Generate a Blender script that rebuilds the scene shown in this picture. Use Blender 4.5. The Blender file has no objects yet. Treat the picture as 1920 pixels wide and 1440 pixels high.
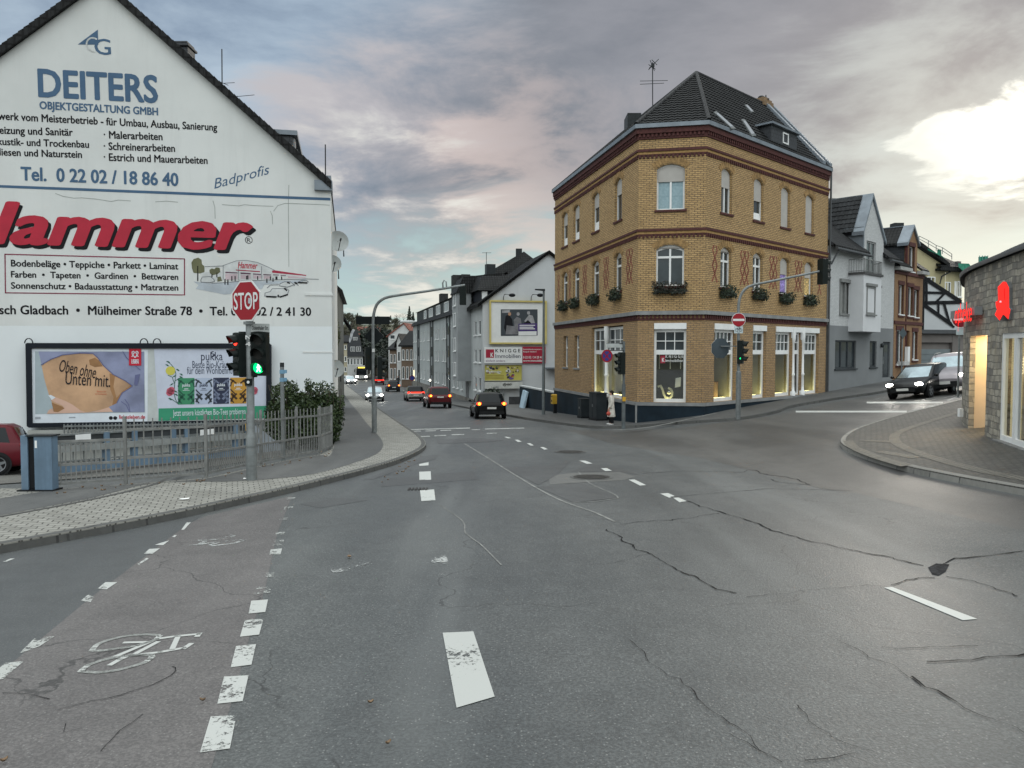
import bpy, bmesh, math, random
from mathutils import Vector, Matrix, noise
from mathutils.geometry import tessellate_polygon
random.seed(7)
scene = bpy.context.scene
COL = scene.collection
R = math.radians
# ------------------------------------------------------------------ camera, sky, sun, exposure
EYE = 2.2
FPX = 1443.0
PITCH = math.atan(60.0 / FPX)
cam_d = bpy.data.cameras.new('camera'); cam = bpy.data.objects.new('camera', cam_d); COL.objects.link(cam)
cam.location = (0, 0, EYE); cam.rotation_euler = (math.pi/2 - PITCH, 0, 0)
cam_d.sensor_width = 36; cam_d.lens = 36*FPX/1920; cam_d.clip_end = 6000; cam_d.clip_start = 0.05
scene.camera = cam
scene.view_settings.view_transform = 'Standard'; scene.view_settings.look = 'None'
scene.view_settings.exposure = 0.0; scene.view_settings.gamma = 1

def pix_dir(px, py):
    f = Vector((0, math.cos(PITCH), -math.sin(PITCH))); u = Vector((0, math.sin(PITCH), math.cos(PITCH)))
    return f + Vector((1, 0, 0))*((px-960)/FPX) + u*((720-py)/FPX)

SUN_AZ, SUN_EL = R(31), R(16)
world = bpy.data.worlds.new('World'); scene.world = world; world.use_nodes = True
def build_world():
    nt = world.node_tree; N = nt.nodes; L = nt.links; N.clear()
    out = N.new('ShaderNodeOutputWorld'); bg = N.new('ShaderNodeBackground'); L.new(bg.outputs[0], out.inputs[0])
    tc = N.new('ShaderNodeTexCoord'); D = tc.outputs['Generated']
    def math_(op, a, b=None, c=None, clamp=False):
        n = N.new('ShaderNodeMath'); n.operation = op; n.use_clamp = clamp
        for i, v in enumerate((a, b, c)):
            if v is None: continue
            if isinstance(v, (int, float)): n.inputs[i].default_value = v
            else: L.new(v, n.inputs[i])
        return n.outputs[0]
    def vmath(op, a, b):
        n = N.new('ShaderNodeVectorMath'); n.operation = op
        for i, v in enumerate((a, b)):
            if isinstance(v, (tuple, Vector)): n.inputs[i].default_value = v
            else: L.new(v, n.inputs[i])
        return n.outputs[1] if op == 'DOT_PRODUCT' else n.outputs[0]
    def mix(fac, a, b, mode='MIX'):
        n = N.new('ShaderNodeMix'); n.data_type = 'RGBA'; n.blend_type = mode
        for k, v in ((0, fac), (6, a), (7, b)):
            if isinstance(v, (int, float)): n.inputs[k].default_value = v
            elif isinstance(v, tuple): n.inputs[k].default_value = (*v, 1)
            else: L.new(v, n.inputs[k])
        return n.outputs[2]
    def smooth(v, a, b):
        n = N.new('ShaderNodeMapRange'); n.interpolation_type = 'SMOOTHSTEP'
        L.new(v, n.inputs[0]); n.inputs[1].default_value = a; n.inputs[2].default_value = b
        return n.outputs[0]
    sep = N.new('ShaderNodeSeparateXYZ'); L.new(D, sep.inputs[0]); z = sep.outputs[2]
    # cloud deck: the direction projected on a plane overhead
    zz = math_('ADD', math_('MAXIMUM', z, 0.0), 0.16)
    px = math_('DIVIDE', sep.outputs[0], zz); py = math_('DIVIDE', sep.outputs[1], zz)
    cmb = N.new('ShaderNodeCombineXYZ'); L.new(px, cmb.inputs[0]); L.new(math_('MULTIPLY', py, 1.0), cmb.inputs[1])
    def fbm(scale, detail, rough, off, dist=0.0):
        m = N.new('ShaderNodeMapping'); m.inputs['Location'].default_value = off; L.new(cmb.outputs[0], m.inputs[0])
        n = N.new('ShaderNodeTexNoise'); n.inputs['Scale'].default_value = scale; n.inputs['Detail'].default_value = detail
        n.inputs['Roughness'].default_value = rough; n.inputs['Distortion'].default_value = dist
        L.new(m.outputs[0], n.inputs[0]); return n.outputs[0]
    n1 = fbm(0.75, 7, 0.52, (3.1, 1.7, 0), 0.4); n2 = fbm(1.9, 9, 0.60, (8.2, 4.4, 2), 0.35); n3 = fbm(0.4, 4, 0.5, (1.0, 9.0, 5))
    def blob(x, y, r0, r1, wob=0.0):
        d = pix_dir(x, y).normalized()
        v = vmath('DOT_PRODUCT', D, d)
        if wob: v = math_('ADD', v, math_('MULTIPLY', math_('SUBTRACT', n2, 0.5), wob))
        return smooth(v, math.cos(R(r1)), math.cos(R(r0)))
    sky = N.new('ShaderNodeTexSky'); sky.sky_type = 'NISHITA'; sky.sun_disc = False
    sky.sun_elevation = SUN_EL; sky.sun_rotation = SUN_AZ
    skyc = mix(1.0, sky.outputs[0], (0.010, 0.010, 0.011), 'MULTIPLY')
    # clear gaps low down: pale teal; cloud masses: grey mauve; upper left: steel blue
    low = mix(smooth(z, 0.02, 0.26), (0.46, 0.61, 0.58), (0.30, 0.39, 0.42))
    low = mix(smooth(n2, 0.46, 0.72), low, (0.64, 0.72, 0.68))
    grey = mix(smooth(n2, 0.32, 0.66), (0.165, 0.185, 0.21), (0.275, 0.285, 0.305))
    cover = math_('ADD', smooth(z, 0.03, 0.30), math_('MULTIPLY', math_('SUBTRACT', n1, 0.5), 1.6), clamp=True)
    cover = smooth(cover, 0.28, 0.66)
    c = mix(cover, low, grey)
    blue = mix(smooth(n2, 0.3, 0.7), (0.23, 0.31, 0.42), (0.46, 0.57, 0.67))
    c = mix(math_('MULTIPLY', blob(330, 60, 5, 25, 0.14), 0.85), c, blue)
    pink = mix(smooth(n2, 0.35, 0.65), (0.27, 0.255, 0.265), (0.56, 0.455, 0.41))
    c = mix(math_('MULTIPLY', blob(800, 300, 2, 12, 0.08), 0.6), c, pink)
    c = mix(math_('MULTIPLY', blob(980, 330, 1, 8, 0.06), 0.4), c, (0.74, 0.575, 0.50))
    c = mix(math_('MULTIPLY', blob(700, 470, 2, 9, 0.05), math_('MULTIPLY', smooth(n2, 0.48, 0.66), 0.75)), c, (0.80, 0.80, 0.72))
    c = mix(math_('MULTIPLY', blob(1450, 60, 4, 22, 0.08), 0.75), c, mix(smooth(n2, 0.3, 0.7), (0.155, 0.165, 0.19), (0.25, 0.255, 0.28)))
    c = mix(math_('MULTIPLY', blob(1800, 330, 4, 14, 0.10), 0.35), c, (0.62, 0.72, 0.66))
    c = mix(math_('MULTIPLY', blob(1930, 285, 0.0, 4.6, 0.026), 0.92), c, (1.35, 1.35, 1.2))
    c = mix(math_('MULTIPLY', blob(1805, 265, 0.0, 3.4, 0.02), 0.65), c, (1.15, 1.15, 1.03))
    c = mix(math_('MULTIPLY', blob(1700, 490, 2, 11, 0.05), math_('MULTIPLY', n2, 0.9)), c, (0.46, 0.56, 0.55))
    # unseen sky overhead and behind the viewer, brightened to light the scene
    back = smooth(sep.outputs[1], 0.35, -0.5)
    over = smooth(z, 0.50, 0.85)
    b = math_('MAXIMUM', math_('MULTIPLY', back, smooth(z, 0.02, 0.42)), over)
    c = mix(math_('MULTIPLY', back, smooth(z, 0.22, 0.0)), c, (0.13, 0.135, 0.14))  # dark low band behind the viewer, added for the window reflections
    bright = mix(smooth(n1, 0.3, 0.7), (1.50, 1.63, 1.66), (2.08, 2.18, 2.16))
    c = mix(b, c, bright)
    c = mix(smooth(z, 0.0, -0.06), c, (0.10, 0.105, 0.11))
    c = mix(1.0, c, skyc, 'ADD')
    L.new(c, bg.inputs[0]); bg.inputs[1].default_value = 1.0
build_world()
sun_d = bpy.data.lights.new('sun', 'SUN'); sun = bpy.data.objects.new('sun', sun_d); COL.objects.link(sun)
sun_d.energy = 0.8; sun_d.angle = R(15); sun_d.color = (1, 0.93, 0.82)
sdir = Vector((math.sin(SUN_AZ)*math.cos(SUN_EL), math.cos(SUN_AZ)*math.cos(SUN_EL), math.sin(SUN_EL)))
sun.rotation_euler = sdir.to_track_quat('Z', 'Y').to_euler(); sun.location = sdir*200 + Vector((0, 0, 20))

# ------------------------------------------------------------------ terrain height
def sstep(a, b, v):
    v = min(1, max(0, (v-a)/(b-a))); return v*v*(3-2*v)
def H(x, y):
    if y < 60: s = .0375*y
    else: s = 2.25 + 1.7*(1-math.exp(-(y-60)*.0375/1.7))
    sp = lambda q: .6*(math.log1p(math.exp(q/.6)) if q < 18 else q/.6)
    lift = 6*math.tanh((.15*sp(x-5.7) - .05*sp(x-9.5))/6)        # the side street climbs to the right
    h = 0.0
    if y > 190:
        k = min(1, (y-190)/230.0); k = k*k*(3-2*k); h = 21*k
    dip = .57*sstep(16, 23, y)*sstep(9.5, 13, -x)*(1-sstep(24, 28, y))   # the car park lies lower
    return -s + lift + h - dip
def ray_ground(px, py, off=0.0):
    d = pix_dir(px, py); o = Vector((0, 0, EYE)); t = 1.0; last = 0.5
    while t < 600:
        p = o + d*t
        if p.z < H(p.x, p.y)+off: break
        last = t; t *= 1.03
    a, b = last, t
    for _ in range(40):
        m = (a+b)/2; p = o+d*m
        if p.z < H(p.x, p.y)+off: b = m
        else: a = m
    p = o+d*b
    return (p.x, p.y)
def gp(px, py, off=0.0):
    x, y = ray_ground(px, py, off); return Vector((x, y, H(x, y)+off))
def at(px, py, depth):
    d = pix_dir(px, py); return Vector((0, 0, EYE)) + d*(depth/d.y)

# ------------------------------------------------------------------ materials
MATS = {}
def nodes_of(name):
    m = bpy.data.materials.new(name); m.use_nodes = True
    nt = m.node_tree; return m, nt.nodes, nt.links, nt.nodes['Principled BSDF']
def mixc(N, L, fac, a, b, mode='MIX'):
    n = N.new('ShaderNodeMix'); n.data_type = 'RGBA'; n.blend_type = mode
    for k, v in ((0, fac), (6, a), (7, b)):
        if isinstance(v, (int, float)): n.inputs[k].default_value = v
        elif isinstance(v, tuple): n.inputs[k].default_value = (*v[:3], 1)
        else: L.new(v, n.inputs[k])
    return n.outputs[2]
def ramp(N, L, v, a, b):
    n = N.new('ShaderNodeMapRange'); n.interpolation_type = 'SMOOTHSTEP'; L.new(v, n.inputs[0])
    n.inputs[1].default_value = a; n.inputs[2].default_value = b; return n.outputs[0]
def tnoise(N, L, scale, detail=4, rough=.55, vec=None, dist=0):
    n = N.new('ShaderNodeTexNoise'); n.inputs['Scale'].default_value = scale; n.inputs['Detail'].default_value = detail
    n.inputs['Roughness'].default_value = rough; n.inputs['Distortion'].default_value = dist
    if vec is not None: L.new(vec, n.inputs[0])
    return n.outputs[0]
def bump(N, L, h, strength, dist, b):
    n = N.new('ShaderNodeBump'); n.inputs['Strength'].default_value = strength; n.inputs['Distance'].default_value = dist
    L.new(h, n.inputs['Height']); L.new(n.outputs[0], b.inputs['Normal'])
def M(name, col, rough=.7, var=.15, scale=2.0, bmp=0, bscale=30, metal=0, spec=.4, emit=0, coat=0, streak=0):
    if name in MATS: return MATS[name]
    m, N, L, b = nodes_of(name)
    if spec == .4 and max(col) < .06: spec = .14
    b.inputs['Roughness'].default_value = rough; b.inputs['Metallic'].default_value = metal
    b.inputs['Specular IOR Level'].default_value = spec; b.inputs['Coat Weight'].default_value = coat
    b.inputs['Coat Roughness'].default_value = .06
    if emit:
        b.inputs['Base Color'].default_value = (*col, 1)
        b.inputs['Emission Color'].default_value = (*col, 1); b.inputs['Emission Strength'].default_value = emit
    else:
        tc = N.new('ShaderNodeTexCoord')
        f = tnoise(N, L, scale, 6, .6, tc.outputs['Object'])
        lo = tuple(c*(1-var) for c in col); hi = tuple(min(1, c*(1+var)) for c in col)
        c = mixc(N, L, ramp(N, L, f, .3, .7), lo, hi)
        if streak:
            mp = N.new('ShaderNodeMapping'); mp.inputs['Scale'].default_value = (2.2, 2.2, .16); L.new(tc.outputs['Object'], mp.inputs[0])
            s = tnoise(N, L, 1.0, 6, .65, mp.outputs[0])
            c = mixc(N, L, ramp(N, L, s, .48, .78), c, tuple(q*(1-streak) for q in col))
        L.new(c, b.inputs['Base Color'])
        if bmp:
            bump(N, L, tnoise(N, L, bscale, 4, .6, tc.outputs['Object']), bmp, .02, b)
    MATS[name] = m; return m
def brick_mat(name, c1, c2, mortar, bw=.25, rh=.083, ms=.011, rough=.8, bm=.5, stain=.3, flat=.6):
    if name in MATS: return MATS[name]
    m, N, L, b = nodes_of(name); tc = N.new('ShaderNodeTexCoord')
    t = N.new('ShaderNodeTexBrick'); L.new(tc.outputs['UV'], t.inputs['Vector'])
    t.inputs['Scale'].default_value = 1; t.inputs['Brick Width'].default_value = bw; t.inputs['Row Height'].default_value = rh
    t.inputs['Mortar Size'].default_value = ms; t.inputs['Mortar Smooth'].default_value = .2
    t.inputs['Color1'].default_value = (*c1, 1); t.inputs['Color2'].default_value = (*c2, 1); t.inputs['Mortar'].default_value = (*mortar, 1)
    f = tnoise(N, L, .5, 6, .6, tc.outputs['Object'])
    c = mixc(N, L, ramp(N, L, f, .4, .75), t.outputs[0], tuple(q*.5 for q in c1))
    c = mixc(N, L, stain, t.outputs[0], c)
    f2 = tnoise(N, L, 9, 3, .6, tc.outputs['Object'])
    c = mixc(N, L, ramp(N, L, f2, .3, .75), c, mixc(N, L, .35, c, tuple(min(1, q*1.25) for q in c1)))
    L.new(c, b.inputs['Base Color']); b.inputs['Roughness'].default_value = rough
    inv = N.new('ShaderNodeMath'); inv.operation = 'SUBTRACT'; inv.inputs[0].default_value = 1; L.new(t.outputs[1], inv.inputs[1])
    bump(N, L, inv.outputs[0], bm, .015, b)
    MATS[name] = m; return m
def stone_mat(name):
    if name in MATS: return MATS[name]
    m, N, L, b = nodes_of(name); tc = N.new('ShaderNodeTexCoord')
    facs = []; cols = []
    nz = N.new('ShaderNodeTexNoise'); nz.inputs['Scale'].default_value = 2.6; L.new(tc.outputs['UV'], nz.inputs[0]); vm = N.new('ShaderNodeVectorMath'); vm.operation = 'MULTIPLY_ADD'; L.new(nz.outputs[1], vm.inputs[0]); vm.inputs[1].default_value = (.16, .10, 0); L.new(tc.outputs['UV'], vm.inputs[2])
    t = N.new('ShaderNodeTexBrick'); L.new(vm.outputs[0], t.inputs['Vector'])
    t.offset = .37; t.squash = .7; t.squash_frequency = 3
    for k, v in (('Scale', 1), ('Brick Width', .36), ('Row Height', .155), ('Mortar Size', .012), ('Mortar Smooth', .3), ('Bias', -.1)): t.inputs[k].default_value = v
    t.inputs['Color1'].default_value = (.50, .46, .375, 1); t.inputs['Color2'].default_value = (.18, .172, .158, 1); t.inputs['Mortar'].default_value = (.19, .18, .155, 1)
    f2 = tnoise(N, L, 5, 6, .65, tc.outputs['Object']); f3 = tnoise(N, L, 1.3, 4, .6, tc.outputs['Object'])
    c = mixc(N, L, ramp(N, L, f2, .35, .7), mixc(N, L, .5, t.outputs[0], (.10, .097, .09)), t.outputs[0])
    c = mixc(N, L, ramp(N, L, f3, .5, .7), c, mixc(N, L, .5, c, (.36, .31, .22)))
    L.new(c, b.inputs['Base Color']); b.inputs['Roughness'].default_value = .85
    inv = N.new('ShaderNodeMath'); inv.operation = 'SUBTRACT'; inv.inputs[0].default_value = 1; L.new(t.outputs[1], inv.inputs[1])
    ad = N.new('ShaderNodeMath'); ad.operation = 'ADD'; L.new(inv.outputs[0], ad.inputs[0]); L.new(f2, ad.inputs[1])
    bump(N, L, ad.outputs[0], .8, .04, b)
    MATS[name] = m; return m
def tile_mat(name, c1, c2, row=.3, col=.24):
    if name in MATS: return MATS[name]
    m, N, L, b = nodes_of(name); tc = N.new('ShaderNodeTexCoord')
    t = N.new('ShaderNodeTexBrick'); L.new(tc.outputs['UV'], t.inputs['Vector']); t.offset = 0.0
    for k, v in (('Scale', 1), ('Brick Width', col), ('Row Height', row), ('Mortar Size', .05), ('Mortar Smooth', .6)): t.inputs[k].default_value = v
    t.inputs['Color1'].default_value = (*c1, 1); t.inputs['Color2'].default_value = (*c2, 1); t.inputs['Mortar'].default_value = (c1[0]*.12, c1[1]*.12, c1[2]*.12, 1); b.inputs['Specular IOR Level'].default_value = .15
    f = tnoise(N, L, 1.2, 6, .65, tc.outputs['Object'])
    c = mixc(N, L, ramp(N, L, f, .45, .8), t.outputs[0], (c1[0]*1.8, c1[1]*1.9, c1[2]*1.7))
    L.new(c, b.inputs['Base Color']); b.inputs['Roughness'].default_value = .6
    sp = N.new('ShaderNodeSeparateXYZ'); L.new(tc.outputs['UV'], sp.inputs[0])
    def saw(o, per):
        d = N.new('ShaderNodeMath'); d.operation = 'DIVIDE'; L.new(o, d.inputs[0]); d.inputs[1].default_value = per
        fr = N.new('ShaderNodeMath'); fr.operation = 'FRACT'; L.new(d.outputs[0], fr.inputs[0]); return fr.outputs[0]
    v = saw(sp.outputs[1], row); u = saw(sp.outputs[0], col)
    s = N.new('ShaderNodeMath'); s.operation = 'PINGPONG'; L.new(u, s.inputs[0]); s.inputs[1].default_value = .5
    iv = N.new('ShaderNodeMath'); iv.operation = 'SUBTRACT'; iv.inputs[0].default_value = 1; L.new(v, iv.inputs[1])
    ad = N.new('ShaderNodeMath'); ad.operation = 'ADD'; L.new(iv.outputs[0], ad.inputs[0]); L.new(s.outputs[0], ad.inputs[1])
    bump(N, L, ad.outputs[0], 1.0, .12, b)
    MATS[name] = m; return m
def asphalt(name, c1, c2, speck=.35, rough=.62, crack=0, spec=.5, speckscale=55):
    if name in MATS: return MATS[name]
    m, N, L, b = nodes_of(name); tc = N.new('ShaderNodeTexCoord'); O = tc.outputs['Object']
    mp = N.new('ShaderNodeMapping'); mp.inputs['Scale'].default_value = (1, .35, 1); mp.inputs['Rotation'].default_value = (0, 0, R(12)); L.new(O, mp.inputs[0])
    big = tnoise(N, L, .35, 6, .6, mp.outputs[0], .3); mid = tnoise(N, L, 2.2, 5, .65, O); fine = tnoise(N, L, speckscale, 3, .7, O)
    c = mixc(N, L, ramp(N, L, big, .36, .64), c1, c2)
    c = mixc(N, L, ramp(N, L, mid, .35, .75), c, mixc(N, L, .35, c, tuple(q*.55 for q in c1)))
    c = mixc(N, L, ramp(N, L, fine, .40, .62), mixc(N, L, speck, c, (.012, .012, .013)), c)
    mp2 = N.new('ShaderNodeMapping'); mp2.inputs['Scale'].default_value = (.85, .05, 1); mp2.inputs['Rotation'].default_value = (0, 0, R(14)); L.new(O, mp2.inputs[0])
    c = mixc(N, L, ramp(N, L, tnoise(N, L, 1, 3, .5, mp2.outputs[0]), .5, .72), c, mixc(N, L, .5, c, tuple(q*1.15 for q in c2)))     # polished wheel tracks
    c = mixc(N, L, ramp(N, L, tnoise(N, L, .8, 7, .7, O, .6), .60, .72), c, mixc(N, L, .45, c, (.03, .032, .033)))                    # oil and damp stains
    vo = N.new('ShaderNodeTexVoronoi'); vo.inputs['Scale'].default_value = speckscale*1.15; L.new(O, vo.inputs[0])
    sp2 = N.new('ShaderNodeSeparateColor'); L.new(vo.outputs['Color'], sp2.inputs[0])
    pick = N.new('ShaderNodeMath'); pick.operation = 'GREATER_THAN'; L.new(sp2.outputs[0], pick.inputs[0]); pick.inputs[1].default_value = .86
    cl = N.new('ShaderNodeMath'); cl.operation = 'LESS_THAN'; L.new(vo.outputs['Distance'], cl.inputs[0]); cl.inputs[1].default_value = .33
    an = N.new('ShaderNodeMath'); an.operation = 'MULTIPLY'; L.new(pick.outputs[0], an.inputs[0]); L.new(cl.outputs[0], an.inputs[1])
    am = N.new('ShaderNodeMath'); am.operation = 'MULTIPLY'; L.new(an.outputs[0], am.inputs[0]); am.inputs[1].default_value = speck*.55
    c = mixc(N, L, am.outputs[0], c, (.42, .42, .40))
    if crack:
        wv = N.new('ShaderNodeVectorMath'); wv.operation = 'ADD'; L.new(O, wv.inputs[0])
        nn = N.new('ShaderNodeTexNoise'); nn.inputs['Scale'].default_value = 1.1; nn.inputs['Detail'].default_value = 6; L.new(O, nn.inputs[0]); L.new(nn.outputs[1], wv.inputs[1])
        v2 = N.new('ShaderNodeTexVoronoi'); v2.feature = 'DISTANCE_TO_EDGE'; v2.inputs['Scale'].default_value = crack; L.new(wv.outputs[0], v2.inputs[0])
        msk = ramp(N, L, tnoise(N, L, .45, 3, .5, O), .44, .54)
        k = N.new('ShaderNodeMath'); k.operation = 'MULTIPLY'; L.new(ramp(N, L, v2.outputs[0], crack*.013, crack*.003), k.inputs[0]); L.new(msk, k.inputs[1])
        c = mixc(N, L, k.outputs[0], c, mixc(N, L, .65, c, (.014, .014, .014)))
    L.new(c, b.inputs['Base Color'])
    rr = N.new('ShaderNodeMapRange'); L.new(big, rr.inputs[0]); rr.inputs[1].default_value = .3; rr.inputs[2].default_value = .7
    rr.inputs[3].default_value = rough-.1; rr.inputs[4].default_value = rough+.1; L.new(rr.outputs[0], b.inputs['Roughness'])
    b.inputs['Specular IOR Level'].default_value = spec
    bump(N, L, fine, .5, .012, b)
    MATS[name] = m; return m
def paver_mat(name, c1, c2, gap, w=.2, h=.17, offset=.5):
    if name in MATS: return MATS[name]
    m, N, L, b = nodes_of(name); tc = N.new('ShaderNodeTexCoord')
    mp = N.new('ShaderNodeMapping'); mp.inputs['Rotation'].default_value = (0, 0, R(-20)); L.new(tc.outputs['Object'], mp.inputs[0])
    wob = N.new('ShaderNodeTexNoise'); wob.inputs['Scale'].default_value = 5; L.new(tc.outputs['Object'], wob.inputs[0])
    vm = N.new('ShaderNodeVectorMath'); vm.operation = 'MULTIPLY_ADD'; L.new(wob.outputs[1], vm.inputs[0]); vm.inputs[1].default_value = (.05, .05, 0); L.new(mp.outputs[0], vm.inputs[2])
    t = N.new('ShaderNodeTexBrick'); L.new(vm.outputs[0], t.inputs['Vector']); t.offset = offset
    for k, v in (('Scale', 1), ('Brick Width', w), ('Row Height', h), ('Mortar Size', .011), ('Mortar Smooth', .3)): t.inputs[k].default_value = v
    t.inputs['Color1'].default_value = (*c1, 1); t.inputs['Color2'].default_value = (*c2, 1); t.inputs['Mortar'].default_value = (*gap, 1)
    f = tnoise(N, L, 1.1, 6, .65, tc.outputs['Object'])
    c = mixc(N, L, ramp(N, L, f, .45, .75), t.outputs[0], mixc(N, L, .55, t.outputs[0], tuple(q*.35 for q in c1)))
    L.new(c, b.inputs['Base Color']); b.inputs['Roughness'].default_value = .75
    inv = N.new('ShaderNodeMath'); inv.operation = 'SUBTRACT'; inv.inputs[0].default_value = 1; L.new(t.outputs[1], inv.inputs[1])
    bump(N, L, inv.outputs[0], .5, .012, b)
    MATS[name] = m; return m
def worn_paint(name, col, wear=.5, under=(.07, .072, .072)):
    if name in MATS: return MATS[name]
    m, N, L, b = nodes_of(name); tc = N.new('ShaderNodeTexCoord'); O = tc.outputs['Object']
    f = tnoise(N, L, 26, 5, .75, O); g = tnoise(N, L, 2.2, 3, .6, O)
    ad = N.new('ShaderNodeMath'); ad.operation = 'ADD'; L.new(f, ad.inputs[0]); L.new(g, ad.inputs[1])
    w = ramp(N, L, ad.outputs[0], 1.3-wear*.5, 1.42-wear*.5)
    b.inputs['Base Color'].default_value = (*col, 1); b.inputs['Roughness'].default_value = .6
    tr = N.new('ShaderNodeBsdfTransparent'); mx = N.new('ShaderNodeMixShader'); L.new(w, mx.inputs[0]); L.new(b.outputs[0], mx.inputs[1]); L.new(tr.outputs[0], mx.inputs[2]); L.new(mx.outputs[0], N['Material Output'].inputs[0])
    MATS[name] = m; return m
def leaf_mat(name, c1, c2):
    if name in MATS: return MATS[name]
    m, N, L, b = nodes_of(name); g = N.new('ShaderNodeNewGeometry')
    c = mixc(N, L, g.outputs['Random Per Island'], c1, c2)
    L.new(c, b.inputs['Base Color']); b.inputs['Roughness'].default_value = .55
    MATS[name] = m; return m
def clear_glass(name, tint=(.9, .95, .95), fac=.12):
    if name in MATS: return MATS[name]
    m, N, L, b = nodes_of(name); N.remove(b); out = N['Material Output']
    t = N.new('ShaderNodeBsdfTransparent'); t.inputs[0].default_value = (*tint, 1)
    g = N.new('ShaderNodeBsdfGlossy'); g.inputs['Roughness'].default_value = .02
    fr = N.new('ShaderNodeFresnel'); fr.inputs[0].default_value = 1.5
    ad = N.new('ShaderNodeMath'); ad.operation = 'ADD'; L.new(fr.outputs[0], ad.inputs[0]); ad.inputs[1].default_value = fac
    mx = N.new('ShaderNodeMixShader'); L.new(ad.outputs[0], mx.inputs[0]); L.new(t.outputs[0], mx.inputs[1]); L.new(g.outputs[0], mx.inputs[2]); L.new(mx.outputs[0], out.inputs[0])
    MATS[name] = m; return m
def spark_mat(name, col, dark, scale, strength):
    if name in MATS: return MATS[name]
    m, N, L, b = nodes_of(name); tc = N.new('ShaderNodeTexCoord')
    v = N.new('ShaderNodeTexVoronoi'); v.inputs['Scale'].default_value = scale; L.new(tc.outputs['Object'], v.inputs[0])
    f = ramp(N, L, v.outputs[0], .5, .1)
    L.new(mixc(N, L, f, dark, col), b.inputs['Emission Color']); b.inputs['Emission Strength'].default_value = strength
    b.inputs['Base Color'].default_value = (*dark, 1)
    MATS[name] = m; return m
WHITE = M('white_plastic', (.78, .79, .78), .45, .05)
GLASS = M('window_glass', (.035, .045, .05), .06, .3, 1.0, spec=.9)
GALV = M('galvanised_steel', (.19, .205, .205), .5, .2, 6, metal=.3, streak=.25)
DARKMETAL = M('dark_metal', (.03, .034, .036), .5, .2, 6)
ZINC = M('zinc_sheet', (.20, .23, .26), .45, .15, 1.5, metal=.3)
BLACK = M('black_paint', (.012, .013, .015), .5, .1)
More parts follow.
